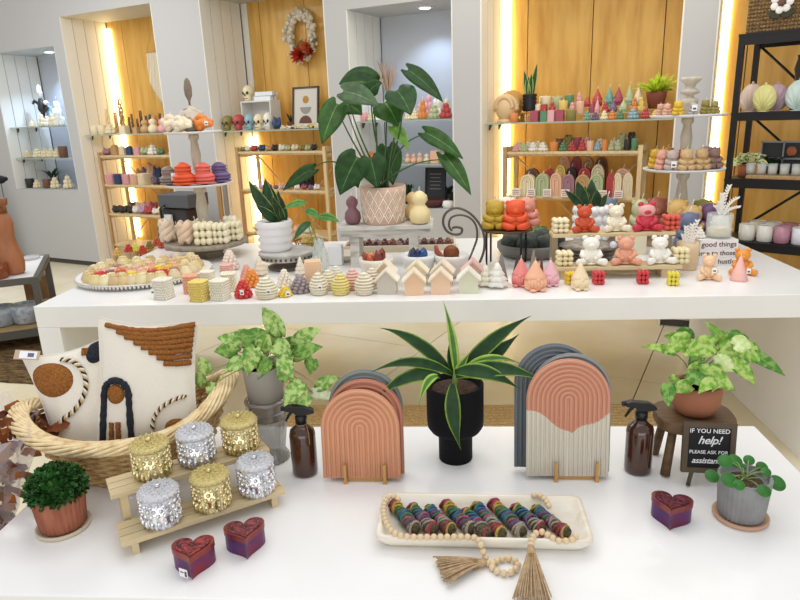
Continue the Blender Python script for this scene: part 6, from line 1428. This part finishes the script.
foliage(t, [((279, 333), (262, 307), 19, .0, 0, 0), ((238, 345), (217, 338), 15, -.02, -.03, 0), ((236, 352), (214, 352), 17, .02, -.02, 1), ((244, 362), (224, 372), 16, -.03, -.02, 0), ((254, 350), (247, 376), 20, -.05, -.01, 0), ((252, 345), (238, 330), 18, .03, .02, 1), ((270, 340), (286, 328), 16, .02, 0, 0), ((262, 350), (270, 335), 18, -.02, 0, 0), ((276, 345), (291, 360), 19, -.03, 0, 0),
            ((296, 344), (321, 329), 17, .02, 0, 0), ((296, 356), (323, 347), 16, 0, -.02, 1), ((313, 360), (310, 375), 16, -.02, 0, 1), ((282, 360), (293, 379), 16, -.05, -.02, 0), ((262, 360), (240, 366), 16, -.04, 0, 0), ((207, 372), (199, 357), 13, -.02, 0, 0), ((202, 385), (197, 370), 12, 0, 0, 0), ((210, 387), (223, 402), 13, -.03, -.02, 0), ((300, 385), (284, 407), 18, -.06, -.03, 0), ((306, 396), (292, 414), 20, -.07, -.01, 0),
            ((319, 387), (340, 378), 13, -.03, 0, 0), ((313, 393), (338, 400), 12, -.03, -.02, 2), ((268, 362), (258, 380), 14, -.06, 0, 1), ((246, 340), (268, 332), 15, .04, 0, 1), ((283, 350), (301, 338), 14, .03, 0, 1), ((228, 343), (245, 333), 12, .04, 0, 0), ((288, 378), (276, 368), 16, -.06, 0, 1)], YP, PO+[PALE], (0, 0, hp))
# ---- amber spray bottles
def spray(label, px, py, rz, tagc):
    P = F(px, py)+Vector((0, .036, 0)); t = thing('spray_bottle', label, 'bottle', P, rz, 'amber spray bottles')
    AM = M('4a2410', .06, trans=.35, spec=.8, coat=.5)
    MB().lathe([(.032, 0), (.0365, .004), (.0375, .012), (.0375, .125), (.034, .14), (.020, .152), (.0145, .158), (.0145, .17)], 32).build('amber_body', AM, t)
    B_ = M('131315', .35); MB().lathe([(.0165, .162), (.0165, .182), (.012, .186)], 24, flute=.03, nf=24).build('collar', B_, t)
    MB().prism([(-.04, .200), (-.046, .203), (-.046, .213), (-.03, .217), (.016, .213), (.036, .202), (.04, .192), (.012, .186), (-.012, .186), (-.02, .198)], -.010, .010).build('spray_head', B_, t, bev=.002)
    MB().tube([(-.022, 0, .200), (-.034, 0, .186), (-.044, 0, .168)], [.005, .0045, .003], 6).build('trigger', B_, t); MB().lathe([(.006, 0), (.0075, .002), (.0075, .008), (.006, .009)], 12, T=Matrix.Translation((-.046, 0, .208)) @ Matrix.Rotation(-PI/2, 4, 'Y')).build('nozzle', B_, t)
    if tagc: MB().tube([(.0155*math.cos(a), .0155*math.sin(a), .160+.002*math.sin(a)) for a in [2*PI*i/16 for i in range(16)]], .0012, 4, close=True).tube([(.015, -.01, .16), (.022, -.028, .14), (.024, -.036, .11)], .0012, 4).build('twine', M('a58a60', .8), t)
spray('amber spray bottle with twine at the neck, left of the terracotta arch boards', 303, 479, .1, 1)
spray('amber spray bottle standing between the painted arch boards and the stool', 641, 477, 0, 0)
# ---- arch boards on little wooden stands
def painted(top, low, z0, slope):
    m = bpy.data.materials.new('painted_board'); m.use_nodes = True; nt = m.node_tree; b = nt.nodes['Principled BSDF']; b.inputs['Roughness'].default_value = .75
    tc = nt.nodes.new('ShaderNodeTexCoord'); sp = nt.nodes.new('ShaderNodeSeparateXYZ'); nt.links.new(tc.outputs['Object'], sp.inputs[0])
    def math_(op, a, b_=None):
        n = nt.nodes.new('ShaderNodeMath'); n.operation = op
        for i, v in enumerate((a, b_)):
            if v is None: continue
            if isinstance(v, (int, float)): n.inputs[i].default_value = v
            else: nt.links.new(v, n.inputs[i])
        return n.outputs[0]
    x = math_('ABSOLUTE', math_('ADD', sp.outputs['X'], -.012)); lim = math_('ADD', math_('MULTIPLY', math_('POWER', x, .8), slope), z0)
    wv = math_('MULTIPLY', math_('SINE', math_('MULTIPLY', sp.outputs['X'], 60)), .007)
    msk = math_('GREATER_THAN', sp.outputs['Z'], math_('ADD', lim, wv)); mx = nt.nodes.new('ShaderNodeMix'); mx.data_type = 'RGBA'; nt.links.new(msk, mx.inputs[0]); mx.inputs[6].default_value = (*rgb(low), 1); mx.inputs[7].default_value = (*rgb(top), 1); nt.links.new(mx.outputs[2], b.inputs['Base Color']); return m
def archboard(t, w_, h, mat_, x=0, y=0, lean=.12, step=.0138, name='arch_board', ridge=None):
    """An arch-shaped board with raised concentric ribs."""
    R = w_/2; zc = h-R; o = bpy.data.objects.new(name, None)
    T_ = None; mb = MB(); out = [(-R, 0)]+arc(0, zc, R, PI, 0, 28)+[(R, 0)]; mb.prism(out, 0, .008)
    r = R-step*.45
    while r > step*.2:
        pts = [(-r, -.001, .002)]+[(a, -.001, b) for a, b in arc(0, zc, r, PI, 0, 26)]+[(r, -.001, .002)]
        mb.tube(pts, step*.36, 7); r -= step
    ob = mb.build(name, mat_, t, (x, y, .012)); ob.rotation_euler = (-lean, 0, 0); return ob
def stand(t, w_, xs, y0, y1):
    OK_ = M('c79a5c', .6, var=.15, scale=8)
    for x in xs:
        MB().box((x, (y0+y1)/2, .006), (.011, y1-y0, .012)).build('stand_foot', OK_, t); MB().box((x, y0+.004, .030), (.008, .007, .058)).build('stand_prong', OK_, t); MB().box((x, y1-.004, .045), (.008, .007, .09)).build('stand_prong', OK_, t)
    MB().box((sum(xs)/2, y0+.02, .006), (xs[-1]-xs[0]-.011, .008, .009)).build('stand_rail', OK_, t)
P = F(362, 483); P.x += .000; sxs = (-.046, .066)
st = thing('board_stand', 'small wooden stand holding the terracotta arch boards', 'stand', P, 0, 'board stands'); stand(st, .2, sxs, -.008, .085)
TER = M('dca07c', .75, var=.1, scale=6, bump=.2); GRB = M('7f8582', .7, var=.15, scale=8)
for q, (dx, dy, w_, h, m_, lab) in enumerate(((0.0, .006, .222, .262, TER, 'terracotta ribbed arch board at the front of the left stand'), (.012, .03, .215, .282, M('c08068', .75, var=.12, scale=6), 'darker terracotta arch board, middle one of the left stand'), (.012, .054, .212, .300, GRB, 'grey-green arch board at the back of the left stand'))):
    t = thing('arch_board', lab, 'arch board', (P.x+dx, P.y+dy, ZF), 0, 'arch boards on the left stand'); archboard(t, w_, h, m_, name='ribbed_panel', lean=.10)
P = F(568, 481); st = thing('board_stand', 'small wooden stand holding the half-painted arch boards', 'stand', P, 0, 'board stands'); stand(st, .2, (-.034, .078), -.008, .085)
PAINT = painted('cf9378', 'd8d0c0', .122, .40)
for dx, dy, w_, h, m_, lab, st_ in ((-.002, .006, .226, .338, PAINT, 'cream arch board painted terracotta on top, at the front of the right stand', .0125), (.008, .03, .222, .345, M('8d8f8e', .7), 'pale grey arch board, middle one of the right stand', .0125), (-.032, .054, .222, .364, M('70777c', .65, var=.15, scale=8), 'slate grey arch board at the back of the right stand', .0125)):
    t = thing('arch_board', lab, 'arch board', (P.x+dx, P.y+dy, ZF), 0, 'arch boards on the right stand'); archboard(t, w_, h, m_, name='ribbed_panel', lean=.10, step=st_)
# ---- dracaena in the black footed pot
P = F(456, 465)+Vector((0, .045, 0)); YD = P.y; t = thing('dracaena_plant', 'dracaena with yellow-edged leaves in a matte black footed pot', 'plant', P); k = mpp(P)
zr = atY(456, 392, YD-.06).z-ZF; zs_ = atY(456, 438, YD-.05).z-ZF; R = 27.5*k; r2 = 16.5*k
MB().lathe([(r2*.98, 0), (r2, .003), (r2, zs_*.9), (r2*1.15, zs_*.96), (R*.88, zs_*1.06), (R*.98, zs_*1.2), (R, zs_*1.4), (R, zr), (R*.92, zr), (R*.91, zr-.016)], 70, flute=.008, nf=70).build('footed_pot', M('0f0f11', .75, spec=.2), t)
MB().lathe([(R*.91, zr-.018), (R*.7, zr-.010), (R*.3, zr-.004)], 24).build('soil', M('5a4030', .95, h2='2c2018', scale=140, bump=1, bscale=150), t)
DR = leaf_mat('1c4019', '86a838', .37, var=.3); DRD = leaf_mat('193a1a', '44702a', .36, var=.3); DRP = leaf_mat('4a7a34', 'a3c04a', .2, var=.2); LONG = (.35, .7, .95, 1, .92, .72, .42, .15, .02)
for b, tp, w_, y0, dy, m_, bow, bz in (((456, 376), (443, 300), 9, .0, .04, DRP, .008, .0), ((452, 374), (380, 328), 14, .03, .03, DR, .0, .028), ((452, 374), (370, 373), 12, -.02, -.06, DR, 0, .034), ((450, 374), (399, 358), 7, .03, .05, DRD, 0, .01), ((440, 376), (374, 400), 15, -.05, -.06, DR, 0, .03), ((438, 376), (419, 406), 9, -.06, -.06, DRP, -.005, .022), ((453, 384), (461, 450), 16, -.118, -.03, DR, -.01, .0),
                                   ((458, 376), (531, 316), 16, .02, .06, DR, 0, .02), ((462, 374), (519, 334), 17, .04, .08, DRD, .01, .0), ((460, 374), (519, 363), 10, .0, .0, DRP, 0, .03), ((456, 376), (545, 382), 18, -.05, -.05, DR, 0, .030), ((455, 372), (521, 390), 17, -.07, -.04, DR, 0, .022), ((454, 374), (450, 338), 8, .02, .02, DRD, -.004, 0), ((454, 378), (470, 352), 9, 0, 0, DRP, 0, 0)):
    pleaf(t, b, tp, w_, YD+y0*.8, dy, m_, LONG, nrm=(.05, -.75, .66), fold=.22, bow=bow, bz=bz, n=14)
MB().tube([(0, 0, zr-.02), (.002, 0, zr+.03)], [.012, .006], 8).build('stem', M('6f8a44', .6), t)
# ---- dough tray with rainbow smudge bundles
A = F(376, 549); B = F(596, 549); Cc = F(588, 505); t0 = Vector(((A.x+B.x)/2-.004, (A.y+Cc.y)/2-.010, ZF)); Lx = (B.x-A.x)/2*.985; Ly = .095; hT = .038
t = thing('dough_tray', 'cream wooden dough tray holding rainbow smudge bundles', 'tray', t0, math.radians(-1))
mb = MB(); lv = []
def rr_(a, b, z, r=.02, n=5):
    o = []
    for cx, cy, a0 in ((a-r, b-r, 0), (-a+r, b-r, PI/2), (-a+r, -b+r, PI), (a-r, -b+r, 3*PI/2)):
        for i in range(n): an = a0+PI/2*i/(n-1); o.append((cx+r*math.cos(an), cy+r*math.sin(an), z))
    return o
rings = [rr_(Lx*.90, Ly*.80, 0), rr_(Lx*.95, Ly*.90, .012), rr_(Lx, Ly, hT-.008), rr_(Lx*1.0, Ly, hT), rr_(Lx*.955, Ly*.90, hT), rr_(Lx*.90, Ly*.76, .010)]; n = len(rings[0]); vs = [p for r_ in rings for p in r_]; fs = []
for q in range(len(rings)-1):
    for i in range(n): j = (i+1) % n; fs.append((q*n+i, q*n+j, (q+1)*n+j, (q+1)*n+i))
fs.append(tuple(reversed(range(n)))); fs.append(tuple((len(rings)-1)*n+i for i in range(n)))
mb.add(vs, fs, 0, True); mb.build('tray_body', M('efe8da', .6, h2='e0d4bc', scale=8, stretch=(.6, 4, 4), lo=.3, hi=.6), t)
RBC = ['a8444c', 'bea042', '4c7f5a', '3f6c92', '74528a', 'aa9c8c', 'b25a7a']
RB = [M(c, .9, var=.35, scale=160, bump=.8, bscale=200) for c in RBC]; HERB = M('6a6048', .95, h2='3f3a2a', scale=150, bump=1, bscale=200)
for i, (x0, y0, x1, y1) in enumerate(((393, 503, 416, 530), (411, 506, 434, 531), (428, 508, 452, 531), (444, 503, 472, 530), (463, 511, 489, 535), (475, 505, 502, 535), (492, 502, 523, 533), (513, 507, 543, 530), (534, 508, 567, 534), (403, 512, 424, 532))):
    if i == 9: continue
    za = ZF+.027; A_ = at(x0, y0, za); B_ = at(x1, y1, za); t = thing('smudge_bundle', f'rainbow-wrapped smudge bundle, {ORD[i+1]} from left in the dough tray', 'smudge stick', A_, 0, 'smudge bundles in the dough tray'); d = B_-A_; L_ = d.length; u_ = d.normalized(); sd = u_.cross(Vector((0, 0, 1)))
    mb = MB(); mb.tube([d*q/8+Vector((0, 0, .002*math.sin(q*2))) for q in range(-0, 9)], [rnd.uniform(.85, 1.15)*q_ for q_ in (.010, .013, .0135, .014, .014, .0145, .015, .015, .013)], 10); mb.build('herb_core', HERB, t)
    mb = MB(); nb = 16
    for q in range(nb):
        f = (q+.5)/nb; c = d*f; R_b = (.0132+.002*f)*rnd.uniform(.86, 1.16); pts = []
        for a in range(12): an = 2*PI*a/12; pts.append(c+sd*(R_b*math.cos(an))+Vector((0, 0, R_b*math.sin(an)))+u_*(.007*math.sin(an+q)))
        mb.tube(pts, L_/nb*.42, 5, mi=[0, 0, 6, 1, 1, 2, 2, 3, 3, 4, 2, 6, 4, 5, 5, 5][(q+(i % 3)*2) % 16], close=True)
    mb.build('rainbow_wrap', RB, t)
# wooden bead garland with two tassels
BD = M('e4cba4', .5, var=.12, scale=50)
t = thing('bead_garland', 'wooden bead garland with two jute tassels draped over the dough tray', 'garland', F(500, 560)); org = t.location.copy()
zt_ = ZF+hT+.004; zz_ = ZF+.009
def chain(pts): 
    P = smooth([tuple(at(x, y, z)) for x, y, z in pts], 10); P = [Vector(p) for p in P]; out = [P[0]]; acc_ = 0; D_ = .0158
    for i in range(1, len(P)):
        seg = (P[i]-out[-1])
        while seg.length >= D_:
            out.append(out[-1]+seg.normalized()*D_); seg = P[i]-out[-1]
    return out
bead = shared('bead', lambda: MB().ball((0, 0, 0), 1, 12, 8))
paths = [[(398, 499, zt_), (390, 496, zt_), (384, 505, zt_), (384, 515, zt_), (388, 526, zt_), (396, 534, zt_), (410, 537, zt_), (440, 537, zt_), (468, 537, zt_), (477, 539, zt_), (482, 547, zt_), (484, 555, ZF+.018), (488, 562, zz_), (494, 569, zz_), (503, 573, zz_), (512, 572, zz_), (518, 566, zz_), (515, 560, zz_), (506, 558, zz_), (498, 560, zz_), (491, 564, zz_+.006)],
         [(531, 545, zt_), (532, 539, zt_), (536, 533, zt_), (543, 532, zt_), (551, 537, zt_), (559, 541, zt_), (567, 541, zt_), (574, 539, zt_), (576, 534, zt_)], [(534, 495, zt_), (541, 496, zt_), (546, 501, zt_), (550, 508, zt_)]]
for p in paths:
    for q in chain(p): use('bead', bead, BD, t, q-org, (.0079, .0079, .0079))
JT = M('c4a680', .9, var=.3, scale=80)
def tassel(head, end, spread, n, name):
    mb = MB(); L_ = (end-head); sd = L_.cross(Vector((0, 0, 1))).normalized()
    for i in range(n):
        f = (i/(n-1)-.5)*2; lz = rnd.uniform(0, .010); e_ = end+sd*(spread*f)+L_*rnd.uniform(-.08, .06)+Vector((0, 0, lz-.002)); m_ = head+L_*.25+sd*(spread*.22*f)+Vector((0, 0, .006+lz))
        mb.tube([p-org for p in bez(head+sd*.004*f, m_, e_, 6)], .0016, 4)
    h2 = head+L_*.22; mb.tube([head-org, (head*.5+h2*.5)-org, h2-org], [.007, .010, .009], 8); mb.build(name, JT, t)
    mb = MB(); c = head+L_*.2-org; u_ = L_.normalized(); up = u_.cross(sd)
    for w_ in range(4): mb.tube([c+u_*(.003*w_)+sd*(.0098*math.cos(a))+up*(.0098*math.sin(a)) for a in [2*PI*q/12 for q in range(12)]], .0016, 4, close=True)
    mb.build('tassel_binding', M('9c8050', .9), t)
tassel(at(486, 562, ZF+.012), at(441, 571, ZF+.010), .048, 60, 'jute_tassel')
tassel(at(531, 546, ZF+hT+.004), at(532, 601, ZF+.010), .040, 50, 'jute_tassel')
# ---- stool, pothos bowl, chalkboard, pilea
Ys = 1.70; zs_ = atY(694, 412, Ys).z; PST = Vector((atY(694, 412, Ys).x, Ys, ZF)); Hs = zs_-ZF; k = mpp(PST)
t = thing('wooden_stool', 'small dark wooden stool carrying the right pothos', 'stool', PST, math.radians(-4)); SW = M('6e5236', .6, var=.35, scale=9, stretch=(1.5, 6, 6))
R = 36*k; mb = MB(); pl = []
for i in range(40):
    a = 2*PI*i/40; q = 1/(abs(math.cos(a))**3.2+abs(math.sin(a))**3.2)**(1/3.2); pl.append((R*q*math.cos(a), R*.80*q*math.sin(a)))
mb.slab(pl, Hs-.034, Hs); mb.build('seat', SW, t, bev=.005)
for sx in (-1, 1):
    for sy in (-1, 1): MB().tube([(sx*R*.62, sy*R*.42, Hs-.033), (sx*R*.78, sy*R*.6, .004)], [.012, .014], 8).build('leg', SW, t)
t = thing('pothos_plant', 'bright variegated pothos in a round terracotta bowl on the stool', 'plant', (PST.x, PST.y, zs_)); YQ = PST.y; hp = atY(697, 387, YQ-.03).z-zs_; r1 = 23.5*k
MB().lathe([(r1*.5, 0), (r1*.75, .006), (r1*.96, hp*.4), (r1, hp*.75), (r1*.96, hp), (r1*.88, hp), (r1*.86, hp-.01)], 36).build('bowl_pot', M('a56a4c', .75, var=.12, scale=14), t); MB().lathe([(r1*.86, hp-.012), (r1*.85, hp-.010)], 20).build('soil', SOIL, t)
foliage(t, [((672, 352), (641, 347), 9, .0, 0, 0), ((688, 340), (664, 354), 20, .0, -.02, 0), ((684, 344), (664, 336), 15, .03, 0, 0), ((690, 338), (676, 331), 14, .03, 0, 1), ((712, 345), (683, 356), 22, -.03, -.02, 0), ((706, 352), (716, 340), 16, .02, 0, 1), ((738, 360), (705, 321), 15, .03, .02, 0), ((745, 350), (732, 334), 18, .05, 0, 1), ((722, 350), (742, 362), 24, 0, 0, 0), ((742, 350), (764, 362), 22, .02, 0, 0), ((752, 355), (785, 376), 13, .02, 0, 1),
            ((734, 362), (756, 386), 15, -.01, -.02, 0), ((725, 366), (715, 348), 20, .02, 0, 0), ((702, 372), (735, 391), 20, -.05, -.02, 0), ((698, 366), (688, 386), 17, -.04, 0, 0), ((690, 386), (670, 393), 14, -.05, 0, 0), ((668, 386), (668, 408), 14, -.05, -.02, 1), ((700, 360), (690, 372), 18, -.03, 0, 1), ((728, 340), (748, 338), 16, .05, 0, 1), ((712, 370), (722, 380), 16, -.03, 0, 0), ((676, 378), (672, 388), 12, -.03, 0, 0), ((735, 345), (752, 348), 18, .0, 0, 2), ((716, 362), (735, 372), 18, -.02, 0, 2), ((690, 350), (675, 345), 14, .0, 0, 2), ((713, 381), (698, 394), 13, -.07, -.02, 0), ((690, 376), (713, 389), 14, -.06, -.02, 1), ((722, 378), (712, 392), 12, -.05, -.02, 0)],
        YQ, [leaf_mat('76a834', '5c9430', .3, midrib='c0d080', patch='b4cc70'), leaf_mat('4c8232', '3f732e', .35, midrib='a5c070', patch='86ac54'), leaf_mat('c4d88a', 'b0cc70', .3, patch='dde8b0')], (0, 0, hp))
YC = F(685, 491).y; t = thing('chalkboard_sign', 'small chalkboard sign on an easel, hand lettered in white', 'sign', (atY(706, 470, YC+.03).x, YC+.03, ZF)); zb_ = atY(708, 471, YC+.03).z-ZF; zt_ = atY(708, 420, YC+.05).z-ZF; hb = zt_-zb_; wb = 49*mpp(t.location)
t.rotation_euler = (0, 0, math.radians(-5)); fr = M('5b4c3a', .6, var=.2, scale=12)
grp = [MB().box((0, 0, 0), (wb-.02, .006, hb-.02)).build('blackboard', M('161618', .7), t, (0, .0, zb_+hb/2))]
mb = MB()
for s in (-1, 1): mb.box((s*(wb/2-.007), 0, 0), (.014, .013, hb)); mb.box((0, 0, s*(hb/2-.007)), (wb-.028, .013, .014))
grp.append(mb.build('frame', fr, t, (0, .0, zb_+hb/2)))
for o in grp: o.rotation_euler = (-.1, 0, 0)
CH = M('eeeef0', .8)
for tx, sz, dz, sh in (('IF YOU NEED', .0168, .30, 0), ('help!', .031, .085, .35), ('PLEASE ASK FOR', .0131, -.11, 0), ('assistance', .0225, -.30, .35)):
    text_part('lettering', tx, sz, t, (0, -.0042+dz*hb*.1, zb_+hb/2+dz*hb), (PI/2-.1, 0, 0), CH, wide=1.02 if sh == 0 else .95, shear=sh)
for s in (-1, 1): MB().tube([(s*.038, -.008, zb_+.008), (s*.046, -.012, .004)], .006, 8).build('easel_leg', fr, t)
MB().tube([(0, .02, zb_+hb*.6), (0, .085, .004)], .006, 8).build('easel_leg', fr, t)
P = F(749, 529)+Vector((0, .05, 0)); t = thing('pilea_plant', 'pilea with round leaves in a grey fluted pot on a tan saucer', 'plant', P); k = mpp(P)
MB().lathe([(.056, 0), (.064, .003), (.065, .010), (.061, .012), (.054, .008)], 40).build('saucer', M('c09a80', .7), t); Hq = atY(745, 489, P.y-.06).z-ZF
MB().lathe([(.049, .0085), (.053, .013), (.060, Hq*.9), (.061, Hq), (.055, Hq), (.053, Hq-.014)], 96, flute=.018, nf=32).build('fluted_pot', M('8f8f8e', .55, var=.2, scale=20), t); MB().lathe([(.053, Hq-.016), (.03, Hq-.012)], 20).build('soil', SOIL, t)
mp_ = leaf_mat('38742f', '458538', .4, var=.2)
for x, y, rw, y0 in ((712, 476, 7, -.03), (725, 461, 7, .0), (735, 461, 7.5, .03), (749, 460, 5.5, .04), (762, 467, 6, .03), (766, 472, 5, .0), (777, 483, 8.5, -.01), (729, 480, 8, -.06), (739, 485, 5.5, -.07), (764, 491, 6.5, -.07), (742, 467, 4, .02)):
    c = atY(x, y, P.y+y0)-P; R = rw*k*.98; mb = MB(); N = Vector((rnd.uniform(-.15, .15), -.55, .8)).normalized(); a1 = N.orthogonal().normalized(); a2 = N.cross(a1)
    vs = [c-N*.003]+[c+(a1*math.cos(2*PI*i/20)+a2*math.sin(2*PI*i/20))*R+N*.0 for i in range(20)]; mb.add(vs, [(0, 1+i, 1+(i+1) % 20) for i in range(20)], uv=[(.5, .5)]+[(1, .5)]*20); mb.build('leaf', mp_, t, solid=.001)
    MB().tube(bez((rnd.uniform(-.01, .01), 0, Hq-.015), (c.x*.4, c.y*.4, max(c.z, Hq)*.9+.02), tuple(c-N*.004), 7), .0013, 5).build('leaf_stalk', M('8aa060', .6), t)

# ------------------------------------------------------------------ sub-parts: a piece carried by one part of a thing hangs under that part
bpy.context.view_layer.update()
SUBS = {'soil': ('pot', 'bowl_pot', 'ribbed_pot', 'footed_pot', 'fluted_pot', 'bubbled_pot'), 'wick': ('wax_body', 'wax_fill'), 'trigger': ('spray_head',), 'nozzle': ('spray_head',), 'lid_knob': ('studded_lid',), 'door': ('house_body',),
        'embossed_top': ('tin_lid',), 'barcode_sticker': ('tin_base',), 'diamond_relief': ('pot',), 'tassel_binding': ('jute_tassel',), 'lettering': ('blackboard', 'cover'), 'print_mark': ('white_label',), 'white_label': ('kraft_card', 'printer'),
        'daisy_petals': ('woven_wall',), 'daisy_centre': ('woven_wall',), 'daisy_leaves': ('woven_wall',), 'polished_edge': ('glass_panel',), 'seam': ('front_cover',), 'tufted_stripe': ('front_cover',), 'tufted_circle': ('front_cover',), 'tufted_arch': ('front_cover',),
        'tufted_bar': ('front_cover',), 'tufted_corner': ('front_cover',), 'braided_cord': ('front_cover',), 'beaded_rim': ('platter_dish',), 'pierced_band': ('plate',), 'chalk_lines': ('board',), 'ochre_circle': ('print_sheet',), 'grey_half_circle': ('print_sheet',), 'brown_half_circle': ('print_sheet',), 'paper_tag': ('wax_body',)}
import re as _re
for t in [o for o in bpy.data.objects if o.type == 'EMPTY' and o.parent is None]:
    kids = list(t.children); base = lambda o: _re.sub(r'\.\d+$', '', o.name)
    for c in kids:
        for nm in SUBS.get(base(c), ()):
            q = [p for p in kids if base(p) == nm and p.parent == t]
            if q:
                p = q[0] if base(c) != 'tassel_binding' else q[min(len(q)-1, [x for x in kids if base(x) == 'tassel_binding'].index(c))]
                c.parent = p; c.matrix_parent_inverse = p.matrix_basis.inverted(); break
